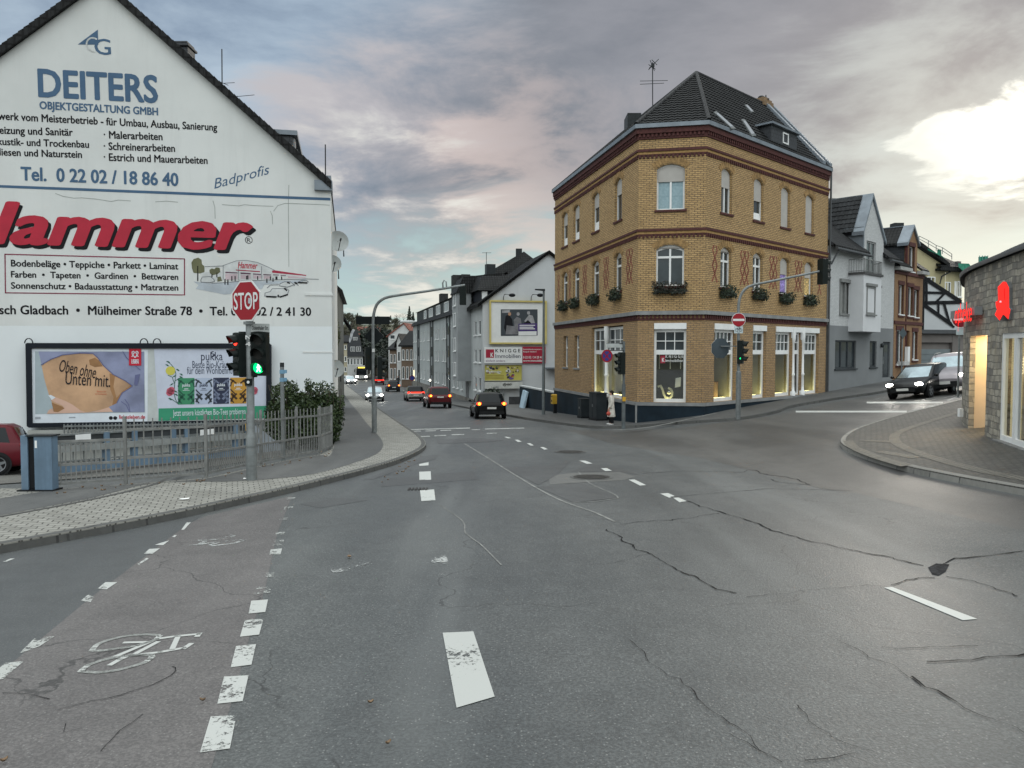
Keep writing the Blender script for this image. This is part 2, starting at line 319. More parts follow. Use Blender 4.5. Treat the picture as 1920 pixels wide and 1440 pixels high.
# ------------------------------------------------------------------ mesh helpers
ORG = {}
class MB:
    def __init__(s): s.v = []; s.f = []; s.m = []; s.uv = {}; s.sm = set()
    def face(s, pts, m=0, uv=None, smooth=False):
        i = len(s.v); s.v += [tuple(p) for p in pts]; s.f.append(list(range(i, i+len(pts)))); s.m.append(m)
        if uv: s.uv[len(s.f)-1] = uv
        if smooth: s.sm.add(len(s.f)-1)
    def grid(s, rows, m=0, closed=False, smooth=True, uvs=None):
        base = len(s.v); n = len(rows[0])
        for r in rows: s.v += [tuple(p) for p in r]
        for i in range(len(rows)-1):
            for j in range(n if closed else n-1):
                k = (j+1) % n
                s.f.append([base+i*n+j, base+i*n+k, base+(i+1)*n+k, base+(i+1)*n+j]); s.m.append(m)
                if smooth: s.sm.add(len(s.f)-1)
                if uvs: s.uv[len(s.f)-1] = [uvs[i][j], uvs[i][k], uvs[i+1][k], uvs[i+1][j]]
    def hexa(s, p, m=0):   # p: 8 points, bottom 4 ccw then top 4 ccw
        b = len(s.v); s.v += [tuple(q) for q in p]
        for q in ((3, 2, 1, 0), (4, 5, 6, 7), (0, 1, 5, 4), (1, 2, 6, 5), (2, 3, 7, 6), (3, 0, 4, 7)):
            s.f.append([b+i for i in q]); s.m.append(m)
    def box(s, x0, x1, y0, y1, z0, z1, m=0):
        s.hexa([(x0, y0, z0), (x1, y0, z0), (x1, y1, z0), (x0, y1, z0), (x0, y0, z1), (x1, y0, z1), (x1, y1, z1), (x0, y1, z1)], m)
    def fbox(s, F, u0, u1, w0, w1, v0, v1, m=0):
        P = F.pt; s.hexa([P(u0, w1, v0), P(u1, w1, v0), P(u1, w0, v0), P(u0, w0, v0), P(u0, w1, v1), P(u1, w1, v1), P(u1, w0, v1), P(u0, w0, v1)], m)
    def tube(s, path, r, n=10, m=0, caps=True):
        path = [Vector(p) for p in path]; rr = r if isinstance(r, (list, tuple)) else [r]*len(path)
        rows = []; up = None
        for i, p in enumerate(path):
            t = (path[min(i+1, len(path)-1)] - path[max(i-1, 0)]).normalized()
            if up is None: up = Vector((0, 0, 1)) if abs(t.z) < .9 else Vector((1, 0, 0))
            a = t.cross(up); a = a.normalized() if a.length > 1e-6 else Vector((1, 0, 0)); b = t.cross(a).normalized(); up = -b if False else up
            rows.append([p + (a*math.cos(2*math.pi*k/n) + b*math.sin(2*math.pi*k/n))*rr[i] for k in range(n)])
        s.grid(rows, m, closed=True)
        if caps:
            s.face(rows[0], m); s.face(rows[-1][::-1], m)
    def cyl(s, p0, p1, r, n=12, m=0, r1=None): s.tube([p0, p1], [r, r if r1 is None else r1], n, m)
    def lathe(s, c, prof, n=14, m=0):
        c = Vector(c); s.grid([[c+Vector((r*math.cos(2*math.pi*k/n), r*math.sin(2*math.pi*k/n), z)) for k in range(n)] for r, z in prof], m, closed=True)
    def disc(s, F, u, w, v, r, n=24, m=0, rv=None):
        rv = rv or r; s.face([F.pt(u+r*math.cos(2*math.pi*k/n), w, v+rv*math.sin(2*math.pi*k/n)) for k in range(n)], m)
    def fpoly(s, F, w, uv, m=0, holes=(), w0=None):
        polys = [[Vector((a, b, 0)) for a, b in uv]] + [[Vector((a, b, 0)) for a, b in h] for h in holes]
        flat = [p for q in polys for p in q]
        tri = tessellate_polygon(polys); b = len(s.v); s.v += [tuple(F.pt(p.x, w, p.y)) for p in flat]
        for t in tri:
            a0, a1, a2 = (flat[k] for k in t)
            if (a1-a0).cross(a2-a0).z < 0: t = (t[0], t[2], t[1])
            s.f.append([b+k for k in t]); s.m.append(m)
        if w0 is not None:
            for q in polys:
                n = len(q)
                ar = sum(q[i].x*q[(i+1) % n].y - q[(i+1) % n].x*q[i].y for i in range(n))
                rng = range(n)
                for i in rng:
                    p0, p1 = q[i], q[(i+1) % n]
                    outer = q is polys[0]
                    if (ar < 0) == outer: p0, p1 = p1, p0
                    s.face([F.pt(p0.x, w, p0.y), F.pt(p0.x, w0, p0.y), F.pt(p1.x, w0, p1.y), F.pt(p1.x, w, p1.y)], m)
    def ball(s, c, r, nu=10, nv=6, m=0, sc=(1, 1, 1)):
        c = Vector(c); rows = []
        for i in range(nv+1):
            a = -math.pi/2 + math.pi*i/nv
            rows.append([c+Vector((r*sc[0]*math.cos(a)*math.cos(2*math.pi*k/nu), r*sc[1]*math.cos(a)*math.sin(2*math.pi*k/nu), r*sc[2]*math.sin(a))) for k in range(nu)])
        s.grid(rows, m, closed=True)
    def build(s, name, mats, parent=None):
        if not isinstance(mats, (list, tuple)): mats = [mats]
        o = Vector((0, 0, 0))
        if parent is not None: o = ORG.get(parent.name, o)
        me = bpy.data.meshes.new(name)
        V = [(a[0]-o.x, a[1]-o.y, a[2]-o.z) for a in s.v]
        me.from_pydata(V, [], s.f); me.update()
        for q in mats: me.materials.append(q)
        me.polygons.foreach_set('material_index', s.m)
        me.polygons.foreach_set('use_smooth', [i in s.sm for i in range(len(s.f))])
        uvl = me.uv_layers.new(name='UVMap'); data = uvl.data
        for i, p in enumerate(me.polygons):
            if i in s.uv:
                for k, li in enumerate(p.loop_indices): data[li].uv = s.uv[i][k]
            else:
                n = p.normal
                if abs(n.z) > .98: a = Vector((1, 0, 0)); b = Vector((0, 1, 0))
                else:
                    a = Vector((0, 0, 1)).cross(n).normalized(); b = n.cross(a)
                for li, vi in zip(p.loop_indices, p.vertices):
                    q = Vector(s.v[vi]); data[li].uv = (q.dot(a), q.dot(b))
        me.validate()
        ob = bpy.data.objects.new(name, me); COL.objects.link(ob)
        if parent is not None:
            ob.parent = parent; ORG[ob.name] = o
        return ob
class Frame:
    def __init__(s, o, d): s.o = Vector((o[0], o[1], 0)); s.d = Vector((d[0], d[1], 0)).normalized(); s.n = Vector((s.d.y, -s.d.x, 0))
    def pt(s, u, w, v): return s.o + s.d*u + s.n*w + Vector((0, 0, v))
    def px(s, x, y, w=0):
        r = pix_dir(x, y); c = Vector((0, 0, EYE)); t = (s.o + s.n*w - c).dot(s.n)/r.dot(s.n); p = c+r*t
        return ((p-s.o).dot(s.d), p.z)
def thing(name, label, cat, loc, group=None):
    o = bpy.data.objects.new(name, None); COL.objects.link(o); o.location = loc; o.empty_display_size = .3
    ORG[o.name] = Vector(loc); return tag(o, label, cat, group)
def local_thing(name, label, cat, group=None):
    o = bpy.data.objects.new(name, None); COL.objects.link(o); ORG[o.name] = Vector((0, 0, 0)); return tag(o, label, cat, group)
def tag(o, label, cat, group=None):
    o['label'] = label; o['category'] = cat
    if group: o['group'] = group
    return o
def structure(o): o['kind'] = 'structure'; return o
def text(F, w, s, bl, br, h, mat, parent, name='lettering', shear=0, off=0.0, spacing=1.0, fit=True, caps=None, lines=1):
    """lettering on a facade: bl, br = baseline ends (u, v); h = cap height"""
    cu = bpy.data.curves.new('t', 'FONT'); cu.body = s; cu.size = 1; cu.shear = shear; cu.offset = 0; cu.resolution_u = 3; cu.space_character = spacing
    ob = bpy.data.objects.new('t', cu); COL.objects.link(ob); bpy.context.view_layer.update()
    dg = bpy.context.evaluated_depsgraph_get(); me = bpy.data.meshes.new_from_object(ob.evaluated_get(dg))
    bpy.data.objects.remove(ob); bpy.data.curves.remove(cu)
    if not me.vertices: return None
    x0 = min(v.co.x for v in me.vertices); x1 = max(v.co.x for v in me.vertices)
    cap = .727
    sx = math.hypot(br[0]-bl[0], br[1]-bl[1])/(x1-x0) if fit else h/cap
    sy = h/cap; ang = math.atan2(br[1]-bl[1], br[0]-bl[0])
    o = ORG.get(parent.name, Vector()) if parent else Vector()
    for v in me.vertices:
        a = (v.co.x-x0)*sx; b = v.co.y*sy
        v.co = F.pt(bl[0]+a*math.cos(ang)-b*math.sin(ang), w, bl[1]+a*math.sin(ang)+b*math.cos(ang)) - o
    if off:                                  # bolder strokes: the outline laid a few times side by side
        vs = [v.co.copy() for v in me.vertices]; fs = [tuple(p.vertices) for p in me.polygons]; n = len(vs); V = []; Q = []
        ax = F.d*(off*sx); ay = Vector((0, 0, off*sy*.7))
        for k, (i, j) in enumerate([(0, 0)]+[(math.cos(R(a)), math.sin(R(a))) for a in range(0, 360, 30 if off > .03 else 72)]):
            V += [v+ax*i+ay*j+F.n*(.0003*k) for v in vs]; Q += [tuple(a+n*k for a in f) for f in fs]
        me = bpy.data.meshes.new(name); me.from_pydata(V, [], Q); me.update()
    me.name = name; me.materials.clear(); me.materials.append(mat)
    ob = bpy.data.objects.new(name, me); COL.objects.link(ob)
    if parent: ob.parent = parent; ORG[ob.name] = o
    return ob
def text_px(F, w, s, p0, p1, ytop, mat, parent, **k):
    """baseline from pixel p0 to p1, cap top at pixel height ytop above p0"""
    a = F.px(*p0, w); b = F.px(*p1, w); t = F.px(p0[0], ytop, w)
    return text(F, w, s, a, b, abs(t[1]-a[1]), mat, parent, **k)
def stroke(mb, F, w, pts, width, m=0):
    """flat drawn line on a facade through (u, v) points"""
    for i in range(len(pts)-1):
        a = Vector((*pts[i], 0)); b = Vector((*pts[i+1], 0)); d = (b-a)
        if d.length < 1e-6: continue
        d.normalize(); n = Vector((-d.y, d.x, 0))*width/2; a = a-d*width*.3; b = b+d*width*.3
        mb.face([F.pt(q.x, w, q.y) for q in (a-n, b-n, b+n, a+n)], m)
def arch(u0, u1, v0, v1, rise, n=8):
    if rise <= 0: return [(u0, v0), (u1, v0), (u1, v1), (u0, v1)]
    c = (u0+u1)/2; hw = (u1-u0)/2; rad = (hw*hw+rise*rise)/(2*rise); cy = v1-rad; a = math.asin(hw/rad)
    return [(u0, v0), (u1, v0)] + [(c+rad*math.sin(a-2*a*i/n), cy+rad*math.cos(a-2*a*i/n)) for i in range(n+1)]
def tile_courses(mb, A, B, C, D, row=.34, col=.27, lift=.055):
    """courses of curved tiles over a roof plane with eave A-B and upper edge D-C"""
    U = (B-A).normalized(); N_ = (B-A).cross(D-A).normalized(); V = N_.cross(U); hh = (D-A).dot(V)
    n = max(1, int(hh/row)); a0, b0, d0, c0 = 0, (B-A).dot(U), (D-A).dot(U), (C-A).dot(U)
    for i in range(n):
        v0, v1 = hh*i/n, min(hh, hh*(i+1.06)/n); f0, f1 = v0/hh, v1/hh
        l0, r0, l1, r1 = a0+(d0-a0)*f0, b0+(c0-b0)*f0, a0+(d0-a0)*f1, b0+(c0-b0)*f1
        k = max(1, int((r0-l0)/col)); off = l0 % col
        lo = []; up = []; ft = []
        us = [l0]+[l0-off+col*(j*.25) for j in range(1, 4*k+8) if l0 < l0-off+col*j*.25 < r0]+[r0]
        for u in us:
            w = .5+.5*math.cos(2*math.pi*u/col); z = lift*.55+.04*w; uu = min(max(u, l1), r1)
            lo.append(A+U*u+V*v0+N_*(z+.012)); up.append(A+U*uu+V*v1+N_*(z*.0+.035*w+.004)); ft.append(A+U*u+V*v0+N_*.002)
        if len(lo) > 1: mb.grid([ft, lo], smooth=False); mb.grid([lo, up], smooth=False)
def catmull(pts, step=.5):
    P = [Vector((p[0], p[1], 0)) for p in pts]; out = []
    for i in range(len(P)-1):
        p0 = P[max(i-1, 0)]; p1 = P[i]; p2 = P[i+1]; p3 = P[min(i+2, len(P)-1)]
        n = max(1, int((p2-p1).length/step))
        for k in range(n):
            t = k/n; out.append(.5*((2*p1)+(p2-p0)*t+(2*p0-5*p1+4*p2-p3)*t*t+(3*p1-p0-3*p2+p3)*t*t*t))
    out.append(P[-1]); return [(q.x, q.y) for q in out]
def drape(name, poly, off, mat, parent=None, step=.5, skirt=0.0, org=None):
    """a sheet over the ground inside an outline (x, y)"""
    bm = bmesh.new(); P = [Vector((a[0], a[1], 0)) for a in poly]
    vs = [bm.verts.new(p) for p in P]
    for t in tessellate_polygon([P]):
        try: bm.faces.new([vs[i] for i in t])
        except ValueError: pass
    xs = [p.x for p in P]; ys = [p.y for p in P]
    for ax, lo, hi in ((0, min(xs), max(xs)), (1, min(ys), max(ys))):
        k = math.floor(lo/step)+1
        while k*step < hi:
            no = (1, 0, 0) if ax == 0 else (0, 1, 0); co = (k*step, 0, 0) if ax == 0 else (0, k*step, 0)
            bmesh.ops.bisect_plane(bm, geom=bm.verts[:]+bm.edges[:]+bm.faces[:], dist=1e-5, plane_co=co, plane_no=no); k += 1
    bmesh.ops.recalc_face_normals(bm, faces=bm.faces)
    if skirt:
        be = [e for e in bm.edges if len(e.link_faces) == 1]
    o = ORG.get(parent.name, Vector()) if parent else Vector()
    top = set(bm.verts)
    for v in bm.verts: v.co.z = H(v.co.x, v.co.y)+off
    for f in bm.faces:
        f.normal_update()
        if f.normal.z < 0: f.normal_flip()
    if skirt:
        r = bmesh.ops.extrude_edge_only(bm, edges=be)
        for g in r['geom']:
            if isinstance(g, bmesh.types.BMVert): g.co.z -= skirt
    for v in bm.verts: v.co -= o
    me = bpy.data.meshes.new(name); bm.to_mesh(me); bm.free(); me.materials.append(mat)
    ob = bpy.data.objects.new(name, me); COL.objects.link(ob)
    if parent: ob.parent = parent; ORG[ob.name] = o
    return ob
def gpoly(pix, off=0): return [ray_ground(x, y, off) for x, y in pix]
def offset_line(pts, d):
    out = []
    for i, p in enumerate(pts):
        a = Vector(pts[max(i-1, 0)]); b = Vector(pts[min(i+1, len(pts)-1)]); t = (b-a).normalized()
        out.append((p[0]-t.y*d, p[1]+t.x*d))
    return out
def ribbon(name, pts, width, off, mat, parent=None):
    """a strip painted on, or lying along, the ground"""
    mb = MB(); w = width if isinstance(width, (list, tuple)) else [width]*len(pts)
    a = []; b = []
    for i, p in enumerate(pts):
        q = Vector(pts[max(i-1, 0)]); r = Vector(pts[min(i+1, len(pts)-1)]); t = (r-q).normalized()
        for lst, sgn in ((a, 1), (b, -1)):
            x, y = p[0]-t.y*sgn*w[i]/2, p[1]+t.x*sgn*w[i]/2; lst.append((x, y, H(x, y)+off))
    mb.grid([b, a], 0, smooth=False)
    return mb.build(name, mat, parent)
def kerb_strip(name, pts, side, mat, h=.12, w=.14):
    """kerb stones along a line; side = +1 when the pavement lies left of the direction of travel"""
    pts = catmull(pts, .5); inner = offset_line(pts, w*side); mb = MB()
    z = lambda p, o: (p[0], p[1], H(*p)+o)
    outr = offset_line(pts, -.02*side)
    mb.grid([[z(p, -.05) for p in outr], [z(p, h-.02) for p in pts], [z(p, h+.004) for p in offset_line(pts, .02*side)], [z(p, h+.006) for p in inner], [z(p, -.05) for p in inner]], 0, smooth=False)
    return structure(mb.build(name, mat))
# ------------------------------------------------------------------ ground, road, pavements, markings
ASPH = asphalt('asphalt_old', (.074, .082, .084), (.116, .122, .120), .48, .55, crack=.22, speckscale=42)
ASPH_NEW = asphalt('asphalt_new', (.062, .069, .072), (.084, .090, .092), .28, .55)
ASPH_SIDE = asphalt('asphalt_side', (.060, .060, .058), (.10, .098, .092), .30, .5)
ASPH_WALK = asphalt('asphalt_walk', (.075, .077, .076), (.115, .116, .112), .28, .65)
BIKE_RED = asphalt('asphalt_red', (.108, .099, .098), (.152, .142, .138), .40, .6, crack=.55, speckscale=45)
PATCH = asphalt('asphalt_patch', (.060, .063, .064), (.085, .088, .088), .25, .55)
PATCH_L = asphalt('asphalt_patch_light', (.115, .117, .112), (.15, .15, .142), .25, .55)
PAVER = paver_mat('hexagon_pavers', (.29, .283, .255), (.22, .215, .19), (.06, .056, .05))
PAVER_D = paver_mat('dark_pavers', (.095, .091, .08), (.07, .067, .06), (.03, .03, .028), .2, .1)
KERB = brick_mat('kerb_stone', (.24, .235, .215), (.18, .175, .16), (.04, .04, .038), 1.0, 9, .022, .85, .3, .6)
KERB_D = brick_mat('kerb_stone_dark', (.095, .095, .09), (.065, .065, .062), (.02, .02, .02), 1.0, 9, .022, .85, .3, .6)
PAINT = worn_paint('road_paint', (.44, .45, .43), .5)
PAINT_C = worn_paint('road_paint_fresh', (.48, .49, .465), .2)
PAINT_W = worn_paint('road_paint_worn', (.36, .37, .36), .78)
CRACK = M('crack_tar', (.012, .012, .013), .8, .2)
EARTH = M('hill_earth', (.075, .075, .045), .9, .5, .05)

def sheet(name, xs, ys, off, mat):
    mb = MB(); mb.grid([[(x, y, H(x, y)+off) for x in xs] for y in ys], 0, smooth=True)
    return structure(mb.build(name, mat))
fx = [-900, -600, -400, -280, -200, -150, -110, -80] + list(range(-60, -11, 4)) + list(range(-10, 24)) + list(range(24, 81, 4)) + [100, 130, 170, 220, 300, 420, 600, 900]
fy = [-60, -30] + list(range(-12, 30)) + list(range(30, 200, 3)) + list(range(200, 440, 12)) + [480, 560, 700, 900, 1300, 2000, 3000]
sheet('ground', fx, fy, -.14, EARTH)
road = sheet('road', [k*.5 for k in range(-90, 141)], [k*1.0 for k in range(-8, 190)], 0, ASPH)
KL = [(-90, 1058), (0, 1038), (120, 1015), (250, 990), (400, 958), (555, 922), (640, 900), (700, 884), (750, 868), (786, 851), (798, 838), (787, 822), (760, 803), (725, 779), (695, 757), (672, 740), (655, 727), (648, 721)]
KR = [(1812, 752), (1750, 768), (1690, 783), (1640, 798), (1600, 812), (1577, 828), (1580, 842), (1620, 860), (1690, 882), (1770, 900), (1850, 916), (1920, 929), (2010, 946)]
KB = [(756, 737), (837, 758), (953, 781), (1020, 792), (1107, 803), (1172, 803), (1230, 799), (1312, 793), (1385, 788), (1452, 776), (1487, 764), (1574, 749), (1650, 738), (1730, 722), (1790, 712)]
FENCE = [(105, 917), (236, 908), (387, 896), (490, 873), (557, 859), (600, 852), (622, 842)]
kl = gpoly(KL); kl = [(kl[0][0]-9, kl[0][1]+.6)] + kl
kr = gpoly(KR); kb = gpoly(KB); kx, ky = kr[-1]; kr += [(kx-.5, ky-2.5), (kx-1.1, ky-6), (kx-1.8, ky-12)]
fence_xy = gpoly(FENCE, .12)
far_left = [(-30.0, 135.0), (-15.0, 60.0), (-8.5, 35.0), (-6.2, 27.0)]
structure(drape('pavement', catmull(kl, .5) + [(-31.5, 135)] + far_left[1:] + fence_xy[::-1] + [(-16, 15.4), (-24, 14)], .12, PAVER, skirt=.2))
structure(drape('pavement', catmull(kr, .5) + [(30, ky-12), (34, 40)], .12, PAVER_D, skirt=.2))
structure(drape('pavement', catmull(kb, .5) + [(42, 64), (25, 62), (8, 60), (6, 75), (1, 95), (-11, 114)], .12, ASPH_WALK, skirt=.2))
kerb_strip('kerb', kl, 1, KERB_D); kerb_strip('kerb', kr, 1, KERB); kerb_strip('kerb', kb, 1, KERB_D)
# the asphalt walk behind the strip of hexagon pavers
walk = [(-90, 985), (0, 966), (170, 934), (290, 905), (420, 903), (560, 893), (640, 875), (700, 854), (717, 839), (714, 822), (690, 796), (664, 764), (645, 738), (637, 726), (631, 730), (630, 770), (626, 838), (600, 853), (557, 860), (490, 874), (387, 897), (236, 909), (105, 918), (-90, 950)]
structure(drape('footpath', catmull(gpoly(walk, .124), .6), .124, ASPH_WALK, step=1))
structure(ribbon('gutter_strip', catmull(gpoly([(0, 968), (170, 936), (290, 907), (350, 880), (420, 866)], .13), .5), .10, .128, KERB_D))
# apron in front of the chemist: bands of lighter setts
for nm, pl in (('paving_band', [(1800, 772), (1742, 790), (1690, 808), (1676, 820), (1690, 836), (1750, 858), (1830, 880), (1935, 900)]), ('paving_band', [(1620, 826), (1680, 828)]), ('paving_band', [(1648, 846), (1720, 858)]), ('paving_band', [(1590, 826), (1600, 838), (1640, 855), (1700, 873)])):
    structure(ribbon(nm, catmull(gpoly(pl, .126), .5), .24, .126, paver_mat('band_setts', (.165, .153, .128), (.13, .122, .10), (.05, .05, .045), .1, .1)))
# asphalt areas of other ages
bike = [(-260, 1475), (0, 1262), (165, 1125), (290, 1030), (350, 984), (385, 968), (548, 930), (540, 950), (520, 1000), (497, 1105), (472, 1178), (440, 1300), (385, 1475)]
structure(drape('bike_lane', gpoly(bike), .002, BIKE_RED))
structure(drape('asphalt_strip', gpoly([(-90, 1062), (0, 1042), (250, 994), (380, 966), (350, 984), (290, 1030), (165, 1125), (0, 1262), (-260, 1475), (-900, 1400), (-500, 1160)]), .0022, ASPH_NEW))
side = [(1100, 807), (1172, 807), (1312, 798), (1452, 780), (1574, 753), (1700, 733), (1790, 718), (1820, 750), (1690, 785), (1600, 814), (1575, 830), (1578, 845), (1620, 863), (1770, 904), (1920, 933), (2010, 951), (2010, 1015), (1920, 995), (1760, 960), (1600, 924), (1535, 915), (1405, 882), (1320, 860), (1150, 832), (1060, 806)]
structure(drape('side_street', gpoly(side), .002, ASPH_SIDE))
pq = lambda L, ox, oy, k: gpoly([(ox+x*k, oy+y*k) for x, y in L])
for kk, (L, m) in enumerate((([(60, 440), (600, 395), (630, 445), (45, 490)], PATCH), ([(1180, 400), (1300, 352), (1500, 380), (1600, 420), (1480, 400)], PATCH), ([(1050, 425), (1200, 405), (1480, 400), (1570, 430), (1500, 450), (1060, 475)], PATCH_L), ([(980, 490), (1240, 465), (1480, 555), (1200, 585)], PATCH), ([(300, 305), (390, 298), (370, 325), (280, 345), (0, 445), (-60, 450)], PATCH), ([(380, 205), (600, 195), (780, 210), (700, 220), (390, 232)], PATCH), ([(780, 375), (1060, 360), (1180, 340), (1100, 420), (990, 480)], PATCH))):
    structure(drape('asphalt_patch', pq(L, 700, 760, .3125), .0035+.0004*kk, m))
structure(drape('asphalt_patch', gpoly([(560, 945), (640, 933), (690, 938), (600, 953)]), .0035, PATCH))
# ------------------------------------------------------------------ painted markings (parts of the road)
def quads(name, L, ox, oy, k, mat, off=.0062):
    for q in L: drape(name, pq(q, ox, oy, k), off, mat, road)
quads('lane_block', [[(790, 970), (887, 965), (862, 1090), (750, 1105)], [(840, 820), (932, 815), (910, 912), (815, 922)], [(885, 705), (960, 698), (943, 775), (865, 785)], [(918, 608), (988, 602), (972, 662), (900, 670)], [(942, 535), (1005, 530), (995, 577), (932, 583)]], 0, 860, .5, PAINT)
quads('lane_block', [[(965, 482), (1018, 478), (1012, 505), (950, 510)], [(1000, 430), (1030, 428), (1026, 445), (996, 447)], [(1015, 342), (1058, 338), (1052, 360), (1010, 364)], [(1027, 308), (1065, 306), (1062, 325), (1022, 328)], [(1035, 278), (1070, 276), (1062, 290), (1030, 290)], [(1050, 225), (1080, 222), (1075, 231), (1045, 232)], [(1068, 182), (1100, 180), (1095, 192), (1063, 193)], [(1078, 148), (1108, 146), (1105, 153), (1074, 154)]], 0, 860, .5, worn_paint('road_paint_half', (.40, .41, .39), .72))
quads('lane_block', [[(20, 768), (90, 762), (10, 830), (-60, 838)], [(130, 675), (205, 668), (150, 705), (70, 735)]], 0, 860, .5, worn_paint('road_paint_half', (.40, .41, .39), .72))
quads('lane_block', [[(365, 490), (395, 465), (440, 465), (400, 492)], [(303, 535), (330, 512), (352, 520), (340, 540)], [(515, 397), (550, 373), (558, 377), (522, 399)], [(540, 358), (560, 340), (600, 338), (572, 358)], [(580, 325), (600, 318), (635, 308), (612, 326)], [(645, 295), (655, 288), (664, 288), (655, 296)], [(680, 268), (700, 240), (716, 240), (690, 268)], [(10, 388), (40, 376), (56, 376), (24, 388)]], 0, 860, .5, PAINT)
quads('lane_dash', [[(1660, 655), (1775, 650), (1855, 895), (1712, 937)]], 0, 860, .5, worn_paint('road_paint_dash', (.42, .43, .41), .30))
quads('lane_dash', [[(1610, 360), (1670, 360), (1710, 455), (1635, 455)], [(1590, 215), (1628, 215), (1625, 265), (1598, 265)], [(1240, 418), (1385, 395), (1395, 408), (1250, 430)], [(1330, 395), (1460, 376), (1470, 384), (1340, 405)]], 0, 860, .5, worn_paint('road_paint_ghost', (.40, .41, .40), 1.0, (.10, .102, .10)))
quads('lane_block', [[(1575, 120), (1628, 116), (1633, 157), (1580, 160)], [(1572, 50), (1615, 48), (1617, 80), (1573, 81)], [(1572, 21), (1607, 14), (1607, 26), (1573, 28)]], 0, 860, .5, PAINT_C)
quads('lane_dash', [[(1395, 485), (1425, 483), (1745, 603), (1690, 608)], [(555, 132), (585, 130), (610, 141), (590, 148)], [(605, 148), (625, 147), (655, 160), (628, 165)], [(437, 80), (460, 79), (503, 100), (480, 102)], [(333, 37), (355, 36), (375, 46), (350, 47)], [(252, 8), (275, 8), (302, 19), (280, 20)]], 960, 860, .5, PAINT_C)
quads('lane_dash', [[(785, 190), (800, 189), (828, 197), (808, 199)], [(848, 208), (868, 207), (890, 219), (868, 221)], [(920, 229), (940, 228), (963, 241), (945, 243)], [(1000, 252), (1020, 251), (1047, 264), (1026, 267)]], 700, 760, .3125, PAINT_C)
hb = lambda x0, y0, x1, y1, t: [(x0, y0-t), (x1, y1-t), (x1, y1+t), (x0, y0+t)]
quads('stop_line', [hb(203, 147, 580, 137, 2.5), hb(670, 143, 905, 137, 2.2)], 700, 760, .3125, PAINT)
quads('crossing_dash', [hb(215, 157, 285, 155, 2), hb(312, 155, 375, 153, 2), hb(402, 152, 467, 150, 2), hb(590, 148, 640, 146, 1.6), hb(680, 169, 740, 168, 2.2), hb(278, 188, 340, 186, 2.4), hb(367, 184, 437, 181, 2.4), hb(470, 178, 545, 175, 2.4)], 700, 760, .3125, PAINT)
quads('stop_line', [hb(1492, 772, 1700, 772, 1.6), hb(1625, 755, 1768, 755, 1.4)], 0, 0, 1, PAINT_C)
quads('lane_line', [[(1700, 771), (1745, 760), (1800, 742), (1806, 742), (1752, 762), (1706, 773)], [(1640, 748), (1658, 744), (1660, 745), (1643, 749)]], 0, 0, 1, PAINT_W)
def strokes(name, lines, ox, oy, k, width, mat, off=.0066):
    """a painted sign on the road made of drawn lines"""
    mb = MB()
    for L in lines:
        P = [Vector((*q, 0)) for q in pq(L, ox, oy, k)]
        for a, b in zip(P, P[1:]):
            d = (b-a)
            if d.length < 1e-5: continue
            d.normalize(); n = Vector((-d.y, d.x, 0))*width/2; a2 = a-d*width*.4; b2 = b+d*width*.4
            mb.face([(q.x, q.y, H(q.x, q.y)+off) for q in (a2-n, b2-n, b2+n, a2+n)])
    return mb.build(name, mat, road)
w1 = [(345, 722), (362, 702), (400, 685), (470, 668), (540, 662), (590, 664), (598, 668), (585, 680), (545, 694), (500, 706), (430, 716), (380, 722), (345, 722)]
w2 = [(305, 798), (330, 778), (390, 757), (460, 744), (530, 738), (568, 740), (570, 746), (545, 765), (500, 780), (440, 795), (370, 804), (305, 800)]
strokes('bicycle_symbol', [catmull(w1, 12), catmull(w2, 12), [(425, 748), (585, 680)], [(425, 748), (500, 740), (600, 728), (690, 712)], [(415, 775), (450, 755), (490, 738), (560, 738)], [(470, 692), (560, 690)], [(590, 678), (660, 668), (745, 660)], [(645, 718), (668, 668)], [(690, 714), (715, 697)], [(740, 668), (748, 658)], [(500, 738), (590, 690)]], 0, 860, .5, .045, worn_paint('symbol_paint', (.44, .45, .43), .02))
strokes('bicycle_symbol', [[(690, 328), (745, 324), (775, 308), (870, 290)], [(750, 305), (780, 295), (850, 288), (876, 290), (860, 298), (800, 306), (750, 308)], [(745, 324), (820, 312)], [(790, 325), (830, 312), (900, 305), (915, 307), (880, 318), (800, 328)], [(700, 330), (690, 335)]], 0, 860, .5, .06, PAINT_W)
def cracks(L, ox, oy, k, w, nm='crack'):
    for pl in L:
        P = catmull(pq(pl, ox, oy, k), .07); Q = []
        for i, (x, y) in enumerate(P):
            n = noise.noise_vector(Vector((x*4.1, y*4.1, .3))); m = noise.noise_vector(Vector((x*1.3, y*1.3, 5)))
            h = noise.noise_vector(Vector((x*11, y*11, 2)))
            Q.append((x+n.x*.07+m.x*.10+h.x*.035, y+n.y*.07+m.y*.10+h.y*.035))
        W = [max(.003, w*min(1.15, .35+1.2*abs(noise.noise(Vector((x*3.3, y*3.3, 9)))*1.5))) for x, y in Q]
        ribbon(nm, Q, W, .0085, CRACK, road)
cracks([[(655, 160), (700, 178), (800, 205), (900, 240), (1030, 285), (1150, 315), (1300, 350), (1450, 385), (1545, 402)], [(1590, 410), (1640, 390), (1700, 375), (1800, 360), (1920, 338), (2000, 325)]], 960, 860, .5, .028)
